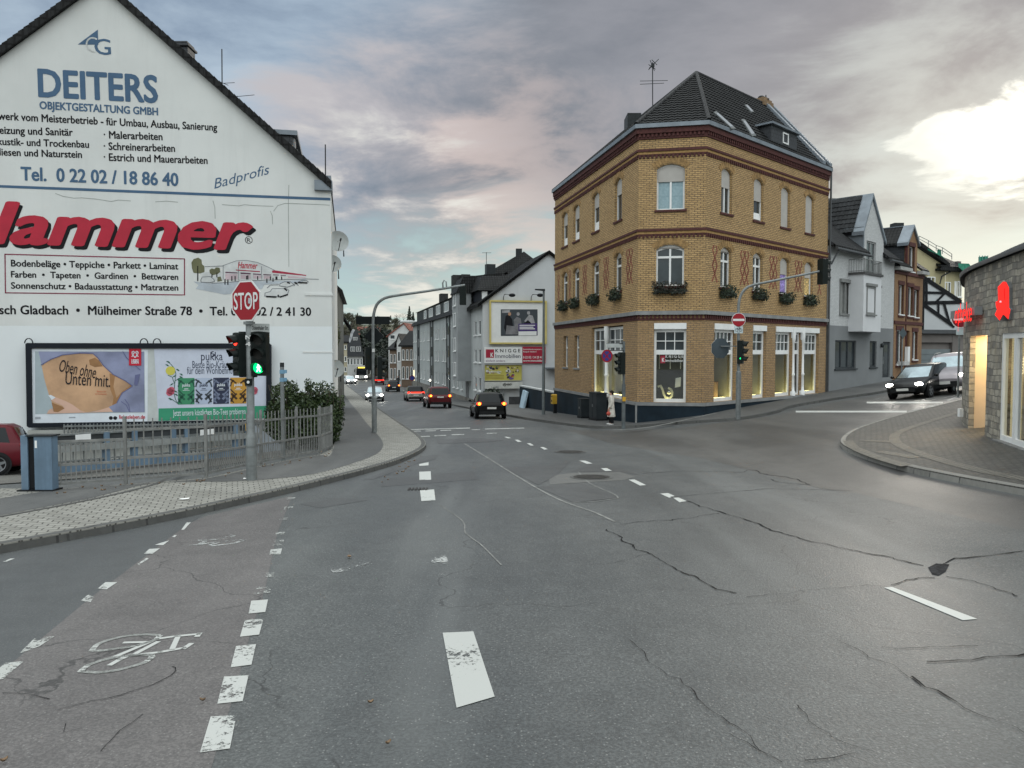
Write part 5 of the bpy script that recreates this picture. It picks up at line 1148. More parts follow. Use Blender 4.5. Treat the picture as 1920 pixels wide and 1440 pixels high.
def band(v0, v1, off, name, mat, par, off0=-.05):
    mb = MB(); o = path3(off); i = path3(off0); u = lambda p, z: (p.x, p.y, z)
    for k in range(3):
        mb.hexa([u(i[k], v0), u(o[k], v0), u(o[k+1], v0), u(i[k+1], v0), u(i[k], v1), u(o[k], v1), u(o[k+1], v1), u(i[k+1], v1)])
    return mb.build(name, mat, par)
def dentils(v0, v1, off, step, wd, name, mat, par):
    mb = MB()
    for F, L in ((FL, LL), (FC, LC), (FR, LR)):
        n = int(L/step)
        for k in range(n): mb.fbox(F, k*L/n, k*L/n+wd, -.02, off, v0, v1)
    return mb.build(name, mat, par)
TILE_PL = M('roof_tile_clay_black', (.010, .0105, .011), .65, .5, 1.5, spec=.12)
def brick_house():
    g = Vector((7.5, 36.3, H(7.5, 36.3)))
    t = thing('brick_corner_house', 'three storey yellow brick corner house with dark tiled roof', 'building', g)
    px2 = lambda F, a, b, y: (F.px(a, y)[0], F.px(b, y)[0])
    # openings (u0, u1)
    R2 = [px2(FR, a, b, 360) for a, b in ((1352.5, 1372.5), (1413.5, 1431.5), (1464.8, 1481.5), (1511, 1526.5))]
    L2 = [px2(FL, a, b, 380) for a, b in ((1054.4, 1064.3), (1075.4, 1086.5), (1111, 1123.5), (1152.5, 1165.8))]
    C2 = px2(FC, 1231.5, 1284, 350)
    up = {id(FR): R2, id(FL): L2, id(FC): [C2]}
    gr = {id(FR): [px2(FR, a, b, 690) for a, b in ((1338.7, 1379), (1411, 1436), (1453.5, 1484.5), (1489, 1502.5), (1506.5, 1534.5))],
          id(FC): [px2(FC, 1226, 1286.5, 680)], id(FL): [px2(FL, 1109, 1168, 690)]}
    nar = [px2(FL, a, b, 670) for a, b in ((1056.5, 1064.5), (1077, 1085.8))]
    wall = MB(); low = MB(); pl = MB()
    for F, L in ((FL, LL), (FC, LC), (FR, LR)):
        holes = []
        for (a, b) in up[id(F)]:
            holes += [arch(a, b, 8.85, 10.98, .22), arch(a, b, 5.30, 7.24, .22)]
        wall.fpoly(F, 0, [(0, V_G0), (L, V_G0), (L, V_EAVE), (0, V_EAVE)], holes=holes, w0=-.16)
        h2 = [[(a, V_SILL+.04), (b, V_SILL+.04), (b, 3.56), (a, 3.56)] for a, b in gr[id(F)]]
        if F is FL: h2 += [[(a, 1.25), (b, 1.25), (b, 3.2), (a, 3.2)] for a, b in nar]
        low.fpoly(F, .0, [(0, V_SILL), (L, V_SILL), (L, V_G0), (0, V_G0)], holes=h2, w0=-.22)
    for F in (FL, FC, FR): pass
    # party walls at the back so that the house is closed
    for P0, P1 in ((RE_, RE_+Vector((-8.0, 9))), (RE_+Vector((-8, 9)), LF_)):
        wall.face([(P0.x, P0.y, -2), (P1.x, P1.y, -2), (P1.x, P1.y, V_EAVE), (P0.x, P0.y, V_EAVE)])
    wall.build('upper_wall', BRICK, t); low.build('ground_floor_wall', BRICK_LOW, t)
    o = path3(.05); mb = MB()
    for k in range(3): mb.face([(o[k].x, o[k].y, -2.9), (o[k+1].x, o[k+1].y, -2.9), (o[k+1].x, o[k+1].y, V_SILL-.1), (o[k].x, o[k].y, V_SILL-.1)])
    mb.build('plinth', PLINTH, t)
    band(V_SILL-.12, V_SILL+.03, .09, 'plinth_ledge', STONE_BAND, t)
    mb = MB(); q = path3(.052)[1]; mb.box(q.x-.05, q.x+.03, q.y-.04, q.y+.03, -1.35, V_SILL-.12); mb.build('plinth_corner_strip', STONE_BAND, t)
    # string courses and cornice
    band(V_G0, V_G1, .15, 'stone_band', STONE_BAND, t); dentils(3.78, 3.95, .07, .19, .10, 'dentil_course', REDBRICK, t); band(3.70, 3.78, .04, 'brick_course', REDBRICK, t)
    for v in (7.64, 11.35):
        band(v+.22, v+.33, .10, 'brick_course', REDBRICK, t); band(v+.10, v+.22, .05, 'yellow_course', M('brick_plain', (.36, .22, .085), .8, .2, 8), t); dentils(v-.08, v+.10, .06, .19, .10, 'dentil_course', REDBRICK, t); band(v+.02, v+.10, .035, 'brick_course', REDBRICK, t)
    band(12.15, 12.24, .06, 'brick_course', REDBRICK, t); dentils(12.24, 12.40, .11, .19, .10, 'dentil_course', REDBRICK, t); band(12.24, 12.40, .05, 'brick_course', REDBRICK, t); band(12.40, 12.64, .15, 'cornice', REDBRICK, t)
    band(12.64, 12.83, .24, 'gutter', ZINC, t, -.3)
    # windows upstairs
    for v0, v1 in ((8.85, 10.98), (5.30, 7.24)):
        for F in (FL, FC, FR):
            for n, (a, b) in enumerate(up[id(F)]):
                top = v0 > 8
                if F is FC:
                    sash(F, t, a, b, v0, v1, .22, .14, .38 if top else .08, 2, (.70,) if not top else (), pane=LACE if top else None)
                elif F is FR:
                    if top: sash(F, t, a, b, v0, v1, .22, .14, (.42, .52, 1, 1)[n], 2 if n == 0 else 1, tilt=n == 1)
                    else:
                        w = sash(F, t, a, b, v0, v1, .22, .14, (.10, .10, .45, .45)[n], 2 if n < 2 else 1, (.66,) if n < 2 else ())
                        if n >= 2:
                            mb = MB(); mb.fbox(F, a+.1, b-.1, -.185, -.18, v0+.12, v0+1.05); mb.build('fairy_lights', spark_mat('fairy_violet', (.55, .45, 1.0), (.10, .08, .20), 14, .8) if n == 2 else spark_mat('fairy_amber', (1.0, .70, .25), (.16, .12, .05), 12, 1.0), w)
                else:
                    sash(F, t, a, b, v0, v1, .22, .14, .38 if top else .10, 1 if top else 1, () if top else (.66,), tilt=top and n < 3)
                # brick arch over the window
                mb = MB(); c = (a+b)/2; hw = (b-a)/2+.06; rad = (hw*hw+.26**2)/(2*.26); al = math.asin(hw/rad); m = max(7, int(hw*2/.11)); cy = v1-rad+.03
                for k in range(m):
                    g0, g1 = -al+2*al*(k+.06)/m, -al+2*al*(k+.94)/m
                    q = [(c+rr*math.sin(gg), cy+rr*math.cos(gg)) for rr, gg in ((rad+.015, g0), (rad+.015, g1), (rad+.29, g1), (rad+.29, g0))]
                    mb.fpoly(F, .022, q[::-1], w0=-.01)
                mb.build('brick_arch', M('arch_brick', (.30, .185, .075), .8, .3, 5), t)
    # red lattice patterns between the first floor windows
    def lattice(F, uc, cells, v0=5.55, v1=7.25):
        mb = MB(); s = .082; pw = .40; n = int((v1-v0)/s)
        for i in range(n+1):
            v = v0+i*s; ph = (i % 9)/4.5; d = abs(ph-1)  # 0..1 zigzag
            for c in range(cells):
                for sg in (-1, 1):
                    u = uc+(c-(cells-1)/2)*pw*1.0+sg*(d*pw/2)
                    mb.fbox(F, u-.055, u+.055, -.01, .007, v-.034, v+.034)
        mb.build('brick_lattice', XBRICK, t)
    edges = [0]+[x for ab in R2 for x in ab]+[LR]
    lattice(FR, FR.px(1340, 500)[0], 1); lattice(FR, FR.px(1396, 500)[0], 2); lattice(FR, FR.px(1450, 500)[0], 2); lattice(FR, FR.px(1497, 500)[0], 2); lattice(FR, FR.px(1537, 500)[0], 1)
    lattice(FL, FL.px(1180, 520)[0], 2); lattice(FL, FL.px(1136.5, 520)[0], 2); lattice(FL, FL.px(1096.5, 520)[0], 2); lattice(FL, FL.px(1068.5, 520)[0], 1); lattice(FL, FL.px(1047.5, 520)[0], 1)
    # ground floor shop fronts
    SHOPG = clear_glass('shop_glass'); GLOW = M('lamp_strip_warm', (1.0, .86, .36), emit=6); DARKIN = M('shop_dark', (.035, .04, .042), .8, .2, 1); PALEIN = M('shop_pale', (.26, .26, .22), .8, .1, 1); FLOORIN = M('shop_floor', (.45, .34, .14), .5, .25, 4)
    def shop(F, a, b, cols, header=True, back=DARKIN, jamb=True, door=False, glow=True, trans=2.28):
        v0, v1 = V_SILL+.04, 3.56; dep = .20; fr = MB(); hv = 3.28 if header else 3.5
        if header:
            mb = MB(); mb.fbox(F, a, b, -.24, .04, 3.28, 3.56)
            mb.build('shutter_box', WHITE, t)
        fw = .11
        fr.fbox(F, a, a+fw, -dep-.06, -dep+.03, v0, hv); fr.fbox(F, b-fw, b, -dep-.06, -dep+.03, v0, hv); fr.fbox(F, a, b, -dep-.06, -dep+.028, v0, v0+(.16 if not door else .1)); fr.fbox(F, a, b, -dep-.06, -dep+.028, hv-.14, hv); fr.fbox(F, a, b, -dep-.06, -dep+.026, trans-.2, trans+.02)
        tv0, tv1 = trans+.02, hv-.14
        for k in range(1, cols): c = a+fw+(b-a-2*fw)*k/cols; fr.fbox(F, c-.02, c+.02, -dep-.05, -dep+.02, tv0, tv1)
        fr.fbox(F, a+fw, b-fw, -dep-.05, -dep+.018, (tv0+tv1)/2-.02, (tv0+tv1)/2+.02)
        f = fr.build('shop_window', WHITE, t)
        mb = MB(); mb.fpoly(F, -dep-.03, [(a+fw, v0+.1), (b-fw, v0+.1), (b-fw, trans-.1), (a+fw, trans-.1)]); mb.build('pane', SHOPG, f)
        mb = MB(); mb.fpoly(F, -dep-.035, [(a+fw, trans), (b-fw, trans), (b-fw, tv1), (a+fw, tv1)]); mb.build('pane', GLASS, f)
        # room behind
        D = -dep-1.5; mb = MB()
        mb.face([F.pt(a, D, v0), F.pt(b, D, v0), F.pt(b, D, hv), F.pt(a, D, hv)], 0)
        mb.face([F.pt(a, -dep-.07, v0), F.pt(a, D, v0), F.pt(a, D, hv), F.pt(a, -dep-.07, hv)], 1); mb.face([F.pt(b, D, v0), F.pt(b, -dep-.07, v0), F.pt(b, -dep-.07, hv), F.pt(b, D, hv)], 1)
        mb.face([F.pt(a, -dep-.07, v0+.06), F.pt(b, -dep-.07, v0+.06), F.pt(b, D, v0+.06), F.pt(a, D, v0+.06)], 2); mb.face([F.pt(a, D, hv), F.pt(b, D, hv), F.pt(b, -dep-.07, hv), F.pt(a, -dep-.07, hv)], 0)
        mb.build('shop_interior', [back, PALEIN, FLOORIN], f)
        if glow:
            mb = MB(); mb.fbox(F, a+fw, b-fw, -dep-.40, -dep-.12, v0+.07, v0+.14); mb.build('light_strip', GLOW, f)
        return f
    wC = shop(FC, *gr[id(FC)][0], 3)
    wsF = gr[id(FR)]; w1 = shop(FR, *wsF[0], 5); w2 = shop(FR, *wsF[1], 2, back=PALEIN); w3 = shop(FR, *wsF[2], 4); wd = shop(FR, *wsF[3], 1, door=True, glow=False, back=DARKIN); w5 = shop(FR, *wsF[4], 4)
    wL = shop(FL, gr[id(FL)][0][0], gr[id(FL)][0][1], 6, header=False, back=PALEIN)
    for F, u in ((FR, (wsF[2][1]+wsF[3][0])/2), (FR, (wsF[3][1]+wsF[4][0])/2), (FL, sum(gr[id(FL)][0])/2)):
        mb = MB(); c = F.pt(u, -.02, 0); zb = V_SILL
        prof = [(.16, zb), (.16, zb+.25), (.12, zb+.28), (.11, zb+.5), (.10, zb+1.1), (.13, zb+1.14), (.13, zb+1.22), (.10, zb+1.26), (.085, zb+2.9), (.12, zb+2.95), (.15, zb+3.2), (.15, 3.56)]
        mb.lathe(c, prof, 12); mb.build('iron_column', WHITE, t)
    # narrow windows on the street side
    for a, b in nar: sash(FL, t, a, b, 1.25, 3.2, 0, .18, 0, 1, (.62,), sillmat=STONE_BAND)
    # shop furniture and lettering
    F = FC; a, b = gr[id(FC)][0]; k = b-a
    mb = MB(); pts = [(.15, .95), (.3, 1.0), (.42, .75), (.5, .45), (.62, .25), (.85, .22), (1.0, .35), (1.02, .6), (.95, .78), (.8, .85)]
    mb.grid([[F.pt(a+.1+p[0]*.75, w, V_SILL+.05+p[1]*.75) for p in pts] for w in (-.5, -.9)], smooth=True); stroke(mb, F, -.49, [(a+.1+p[0]*.75, V_SILL+.05+p[1]*.75) for p in pts], .10); mb.build('lounge_chair', M('chair_pale', (.42, .43, .38), .5), wC)
    mb = MB(); mb.ball(F.pt(a+.72, -.6, V_SILL+.5), .15, 12, 8); mb.build('glass_ball', M('chrome', (.5, .5, .48), .15, metal=.9), wC)
    mb = MB(); mb.fpoly(F, -.45, [(b-.5, V_SILL+.72), (b-.24, V_SILL+.78), (b-.22, V_SILL+1.22), (b-.47, V_SILL+1.18)]); mb.build('price_card', WHITE, wC)
    MAR = M('sign_crimson', (.33, .015, .04), .5)
    mb = MB(); x = F.px(1238, 682)[0]; x1 = F.px(1247, 682)[0]; y0 = F.px(1240, 681)[1]; y1 = F.px(1240, 666.5)[1]
    mb.fpoly(F, -.222, [(x, y0), (x1, y0), (x1, y1), (x, y1)]); mb.build('sign_square', MAR, wC)
    text(F, -.218, 'K', (x+.08, y0+.06), (x1-.03, y0+.06), .2, SIGN_WHITE, wC, off=.03)
    c0 = F.px(1248, 671)[0]; c1 = F.px(1281, 671)[0]
    text(F, -.218, 'K N I G G E', (c0, F.px(1250, 671)[1]), (c1, F.px(1280, 671)[1]), .15, SIGN_WHITE, wC, off=.02)
    text(F, -.218, 'Immobilien', (c0, F.px(1250, 678.5)[1]), (c1, F.px(1280, 678.5)[1]), .13, SIGN_WHITE, wC, off=.01)
    mb = MB()
    for px in (1236, 1257, 1277): u = F.px(px, 690)[0]; mb.fbox(F, u-.02, u+.02, -1.2, -1.16, V_SILL+1.6, 3.1)
    mb.build('hanging_rods', WHITE, wC)
    mb = MB(); F = FR; a, b = wsF[0]; mb.ball(F.pt(a+.5, -.7, .75), .16, 10, 6); mb.ball(F.pt(wsF[1][0]+.22, -.7, 1.05), .2, 10, 6, sc=(1, 1, .7)); mb.build('lamp_globe', M('lamp_white', (1, .95, .8), emit=4), w1)
    mb = MB(); mb.lathe(F.pt(a+1.3, -.9, V_SILL), [(.02, .1), (.3, .12), (.3, .9), (.34, .92), (.34, .97), (.02, .98)], 14); mb.box(*(lambda p: (p.x-.4, p.x+.3, p.y-.2, p.y+.2, .5, .62))(F.pt(a+.9, -1.2, 0))); mb.build('display_table', M('wood_brown', (.16, .09, .04), .6), w1)
    mb = MB(); F = FL; a, b = gr[id(FL)][0]; mb.fpoly(F, -.5, [(a+.6, .9), (a+1.5, .9), (a+1.5, 2.0), (a+.6, 2.0)]); mb.fpoly(F, -.5, [(b-1.6, .7), (b-.6, .7), (b-.6, 1.9), (b-1.6, 1.9)]); mb.build('window_poster', M('poster_grey', (.5, .51, .49)), wL)
    # roof
    E0, E1, E2, E3 = [Vector((p.x, p.y, 12.82)) for p in path3(.18)]
    ap = Vector((9.9, 42.0, 17.15)); rR = ap+Vector((DR.x, DR.y, 0))*8.6; rL = ap+Vector((DL.x, DL.y, 0))*10.2
    mb = MB(); mb.face([E1, E2, ap]); mb.face([E2, E3, rR, ap]); mb.face([E0, E1, ap, rL])
    bk = Vector((12.5, 53.5, 12.82)); mb.face([rR, bk, rL, ap]); mb.face([E3, bk, rR]); mb.face([bk, E0, rL])
    r_ = mb.build('roof', M('roof_underlay', (.008, .008, .009), .9), t)
    mb = MB(); tile_courses(mb, E1, E2, ap, ap); tile_courses(mb, E2, E3, rR, ap); tile_courses(mb, E0, E1, ap, rL); mb.build('roof_tiles', TILE_PL, r_)
    mb = MB()
    for p, q in ((E1, ap), (E2, ap), (ap, rR), (ap, rL)): mb.tube([p+Vector((0, 0, .03)), q+Vector((0, 0, .03))], .11, 8)
    mb.build('ridge_tiles', TILE_DK, t)
    mb = MB(); d = Vector((DR.x, DR.y, 0)); n_ = Vector((0, 0, 1))
    for k0, k1 in ((-.35, 0), (-1.25, -.85)): 
        mb.hexa([E3+d*k0, E3+d*k1, rR+d*k1, rR+d*k0, E3+d*k0+n_*.28, E3+d*k1+n_*.28, rR+d*k1+n_*.28, rR+d*k0+n_*.28])
    mb.build('metal_verge', ZINC, t)
    # plane of the right roof slope: helper frame along the eave
    sl = (rR-E3); nrm = (E3-E2).cross(ap-E2).normalized()
    def on_roof(px, py, lift=.0):
        r = pix_dir(px, py); c = Vector((0, 0, EYE)); k = (E2-c).dot(nrm)/r.dot(nrm); return c+r*k+nrm*lift
    if nrm.z < 0: nrm = -nrm
    def skylight(L):
        mb = MB(); q = [on_roof(*p) for p in L]; mb.hexa([*[p-nrm*.02 for p in q], *[p+nrm*.09 for p in q]]); f = mb.build('skylight', M('skylight_frame', (.10, .11, .11), .5), t)
        c = sum(q, Vector())/4; mb = MB(); mb.face([c+(p-c)*.78+nrm*.1 for p in q]); mb.build('pane', M('skylight_glass', (.55, .60, .62), .12, .1, metal=.6), f)
    skylight([(1336, 213), (1341, 211), (1378, 244), (1370, 244)]); skylight([(1394, 199), (1399, 198), (1412, 212), (1407, 213)]); skylight([(1388, 226), (1394, 226), (1416, 257), (1408, 258)])
    # dormer
    u0 = FR.px(1446, 270, -1.4)[0]; u1 = FR.px(1494, 285, -1.4)[0]; dv0, dv1 = 13.05, FR.px(1470, 243, -.05)[1]; u0 = FR.px(1446, 262, -.05)[0]; u1 = FR.px(1494, 275, -.05)[0]
    mb = MB(); mb.fbox(FR, u0, u1, -4.2, -.05, dv0, dv1); mb.fbox(FR, u0-.2, u1+.15, -4.2, .12, dv1, dv1+.10, 1)
    dm = mb.build('dormer', [SLATE, ZINC], t)
    um = u0*.46+u1*.54
    sash(FR, dm, um-.32, um+.32, dv0+.22, dv1-.15, 0, .012, 0, 1, sill=False)
    # chimney
    c = rR+Vector((-.35, -.15, 0))-d*.6; mb = MB(); z0 = c.z-1.2; z1 = at(1440, 190, c.y).z
    F = Frame((c.x, c.y), (DR.x, DR.y)); mb.fbox(F, -.5, .5, -.32, .32, z0, z1-.4); mb.fbox(F, -.56, .56, -.38, .38, z1-.4, z1-.1); mb.fbox(F, -.48, -.05, -.3, .3, z1-.1, z1+.12); mb.fbox(F, .1, .5, -.3, .3, z1-.1, z1+.05)
    ch = mb.build('chimney', brick_mat('chimney_brick', (.30, .185, .09), (.16, .10, .055), (.12, .10, .08), .25, .083, .012), t)
    mb = MB(); mb.lathe(F.pt(.3, 0, 0), [(.16, z1+.05), (.16, z1+.16), (.22, z1+.18), (.05, z1+.3), (.03, z1+.45), (.0, z1+.46)], 10); mb.ball(F.pt(-.28, 0, z1+.16), .2, 8, 5, sc=(1, 1, .6)); mb.build('chimney_cowl', DARKMETAL, ch)
    # roof hatch on the street side, aerial
    mb = MB(); p = at(1186, 228, 46.5); mb.box(p.x-.4, p.x+.4, p.y-.7, p.y+.7, p.z-.9, p.z+.3); mb.build('roof_box', DARKMETAL, t)
    mb = MB(); dep = 46.5; b0 = at(1224, 200, dep); mb.tube([b0-Vector((0, 0, .8)), at(1223.5, 117, dep)], .03, 6)
    for y, xa, xb, dy in ((152, 1200, 1252, -1), (158, 1200, 1245, -2)): mb.tube([at(xa, y, dep), at(xb, y+dy, dep)], .018, 5)
    for xa, ya, xb, yb in ((1217, 128, 1235, 111), (1216, 121, 1229, 130), (1219, 113, 1227, 133), (1222, 112, 1232, 122), (1216, 131, 1222, 124)): mb.tube([at(xa, ya, dep), at(xb, yb, dep)], .022, 5)
    mb.box(at(1221, 120, dep).x, at(1227, 120, dep).x, dep-.05, dep+.05, at(0, 126, dep).z, at(0, 119, dep).z); mb.build('aerial', DARKMETAL, t)
    # downpipe on the right corner
    mb = MB(); p = FR.pt(LR+.05, .12, 0); mb.tube([(p.x, p.y, -.4), (p.x, p.y, 12.6), (p.x-.1, p.y+.0, 12.9)], .06, 8); mb.build('downpipe', M('pipe_dark', (.06, .065, .07), .5), t)
    return R2, L2, C2
R2, L2, C2 = brick_house()
names = ['second flower box from the rounded end, under the window beside the lattice']
bl = [(FL, L2[0], 'leafy flower box under the narrow window furthest along the shaded street side'), (FL, L2[1], 'leafy flower box on the street side, second from the far end'), (FL, L2[2], 'leafy flower box on the street side, second from the corner'), (FL, L2[3], 'leafy flower box on the street side next to the corner'),
      (FC, C2, 'widest flower box with rust coloured plants under the big corner window'), (FR, R2[0], 'flower box right of the big corner window, above the no entry sign'), (FR, R2[1], 'flower box just right of the curved mast arm'), (FR, R2[2], 'flower box under the window with violet fairy lights'), (FR, R2[3], 'flower box under the window with amber fairy lights')]
for F, (a, b), lab in bl: box_plant(F, a-.08, b+.08, 5.12 if F is FC else 5.05, lab, F is FC)
# ------------------------------------------------------------------ retaining wall running on from the house, cabinets, post box, lamp, sheet
FW = Frame((LF_.x+DL.x*10.6, LF_.y+DL.y*10.6), (-DL.x, -DL.y))
c = FW.pt(5, 0, 0); c.z = H(c.x, c.y)
t = thing('retaining_wall', 'dark blue retaining wall with pale coping beside the brick house', 'wall', c)
mb = MB(); mb.fbox(FW, 0, 10.6, -.25, .0, -3.6, -.55); mb.build('wall', PLINTH, t)
mb = MB(); mb.fbox(FW, -.06, 10.6, -.3, .05, -.55, -.45); mb.build('coping', M('coping_pale', (.45, .47, .47), .7), t)
def utility(px, py, w, d, h, label):
    u = FL.px(px, 770, .6)[0]; P = FL.pt(u, .6, 0); P.z = H(P.x, P.y)+.12
    t = thing('utility_cabinet', label, 'cabinet', P, 'utility cabinets by the brick house'); F = Frame((P.x, P.y), (FL.d.x, FL.d.y)); GR = M('cabinet_grey', (.028, .034, .038), .5, .15, 2)
    mb = MB(); mb.fbox(F, -w/2-.03, w/2+.03, -d/2-.03, d/2+.03, P.z-.12, P.z+.10); mb.build('plinth', BLACK, t)
    mb = MB(); mb.fbox(F, -w/2, w/2, -d/2, d/2, P.z+.1, P.z+h); mb.build('housing', GR, t)
    mb = MB(); mb.fbox(F, -w/2-.03, w/2+.03, -d/2-.03, d/2+.03, P.z+h, P.z+h+.05); mb.build('lid', GR, t)
    for k in (0, 1):
        mb = MB(); mb.fbox(F, -w/2+.03+k*w/2, -.02+k*w/2, d/2, d/2+.015, P.z+.14, P.z+h-.05); dr = mb.build('door', GR, t)
        mb = MB(); mb.fbox(F, -.05+k*.06, -.02+k*.06, d/2+.015, d/2+.04, P.z+h*.5, P.z+h*.6); mb.build('handle', GALV, dr)
utility(1121, 793, 1.25, .55, 1.42, 'larger dark grey utility cabinet right beside the woman in the coat')
utility(1094, 790, .7, .45, 1.05, 'smaller lower utility cabinet standing left of the larger dark one')
# yellow post box on a post
u = FL.px(1040, 760, .5)[0]; P = FL.pt(u, .5, 0); P.z = H(P.x, P.y)+.12
t = thing('post_box', 'small yellow post box on a dark stand before the blue wall', 'post box', P); F = Frame((P.x, P.y), (FL.d.x, FL.d.y)); z0 = at(1040, 757, P.y).z; z1 = at(1040, 739, P.y).z
YEL = M('post_yellow', (.55, .33, .03), .45, .1)
mb = MB(); mb.fbox(F, -.14, .14, -.12, .08, P.z-.1, z0); mb.build('stand', BLACK, t)
mb = MB(); mb.fpoly(F, .2, arch(-.2, .2, z0, z1, .05, 6), w0=-.1); mb.fpoly(F, -.1, arch(-.2, .2, z0, z1, .05, 6)[::-1]); bx = mb.build('box', YEL, t)
mb = MB(); mb.fbox(F, -.18, .18, .2, .215, z1-.16, z1-.12); mb.fbox(F, -.1, .1, .2, .207, z0+.12, z0+.26); mb.build('slot', BLACK, bx)
# street lamp
b = gp(1019, 780, .12); b.y = 47.5; b.x = at(1019, 780, 47.5).x; b.z = H(b.x, b.y)+.1
t = thing('street_lamp', 'tall slim street lamp with flat head before the white billboard house', 'street lamp', b); zt = at(1019, 545, b.y).z
mb = MB(); mb.tube([b-Vector((0, 0, .1)), (b.x, b.y, zt-3), (b.x, b.y, zt)], [.10, .075, .06], 12); mb.build('pole', M('lamp_grey', (.13, .15, .155), .5, .15, 4), t)
mb = MB(); x0 = at(1003, 541, b.y).x; mb.hexa([(x0, b.y-.13, zt+.04), (b.x+.08, b.y-.1, zt-.03), (b.x+.08, b.y+.1, zt-.03), (x0, b.y+.13, zt+.04), (x0, b.y-.13, zt+.1), (b.x+.08, b.y-.1, zt+.1), (b.x+.08, b.y+.1, zt+.1), (x0, b.y+.13, zt+.1)]); mb.build('lamp_head', DARKMETAL, t)
# pale blue sheet leaning on the wall
u = FW.px(988, 770)[0]; P = FW.pt(u, .3, 0); P.z = H(P.x, P.y)+.12; mb = MB(); q = lambda a, w, v: FW.pt(u+a, w, v)
h = 1.35
mb.hexa([q(-.85, .42, P.z), q(.55, .42, P.z), q(.55, .28, P.z), q(-.85, .28, P.z), q(-.75, .16, P.z+h), q(.65, .16, P.z+h-.1), q(.65, .02, P.z+h-.1), q(-.75, .02, P.z+h)])
o = mb.build('foam_mattress', M('mattress_blue', (.42, .56, .66), .8, .1, 1.5)); tag(o, 'pale blue mattress leaning against the dark blue wall', 'mattress')
# ------------------------------------------------------------------ far side of the street: white billboard house
SD = Vector((-.2096, .9778)); GREYW = M('render_grey', (.36, .385, .385), .85, .08, .5, .2, 50, streak=.12); GREYW2 = M('render_grey_dark', (.20, .215, .22), .85, .1, .5); PALEW = M('render_pale', (.50, .52, .53), .85, .05, .4, .15, 50, streak=.05)
C1 = Vector((-2.59, 68.0)); F2 = Frame((C1.x, C1.y), (.978, .2096)); F2S = Frame((C1.x+SD.x*5.3, C1.y+SD.y*5.3), (-SD.x, -SD.y))
def simple_window(F, par, u0, u1, v0, v1, dep=.0, cols=1, sill=True, fr=WHITE, fw=.07):
    """a window set in or on a wall: frame and pane"""
    mb = MB(); o = [(u0, v0), (u1, v0), (u1, v1), (u0, v1)]; cw = (u1-u0-fw*(cols+1))/cols
    holes = [[(u0+fw+k*(cw+fw), v0+fw), (u0+fw+k*(cw+fw)+cw, v0+fw), (u0+fw+k*(cw+fw)+cw, v1-fw), (u0+fw+k*(cw+fw), v1-fw)] for k in range(cols)]
    mb.fpoly(F, -dep+.03, o, holes=holes, w0=-dep-.04)
    if sill: mb.fbox(F, u0-.08, u1+.08, -dep, .12, v0-.08, v0-.001)
    f = mb.build('window', fr, par)
    mb = MB(); mb.fpoly(F, -dep-.02, o); mb.build('pane', GLASS, f); return f
def wall_with(F, L, v0, v1, holes, mat, par, name='wall', w=0, dep=.14):
    mb = MB(); mb.fpoly(F, w, [(0, v0), (L, v0), (L, v1), (0, v1)], holes=[[(a, c), (b, c), (b, d), (a, d)] for a, b, c, d in holes], w0=w-dep); return mb.build(name, mat, par)
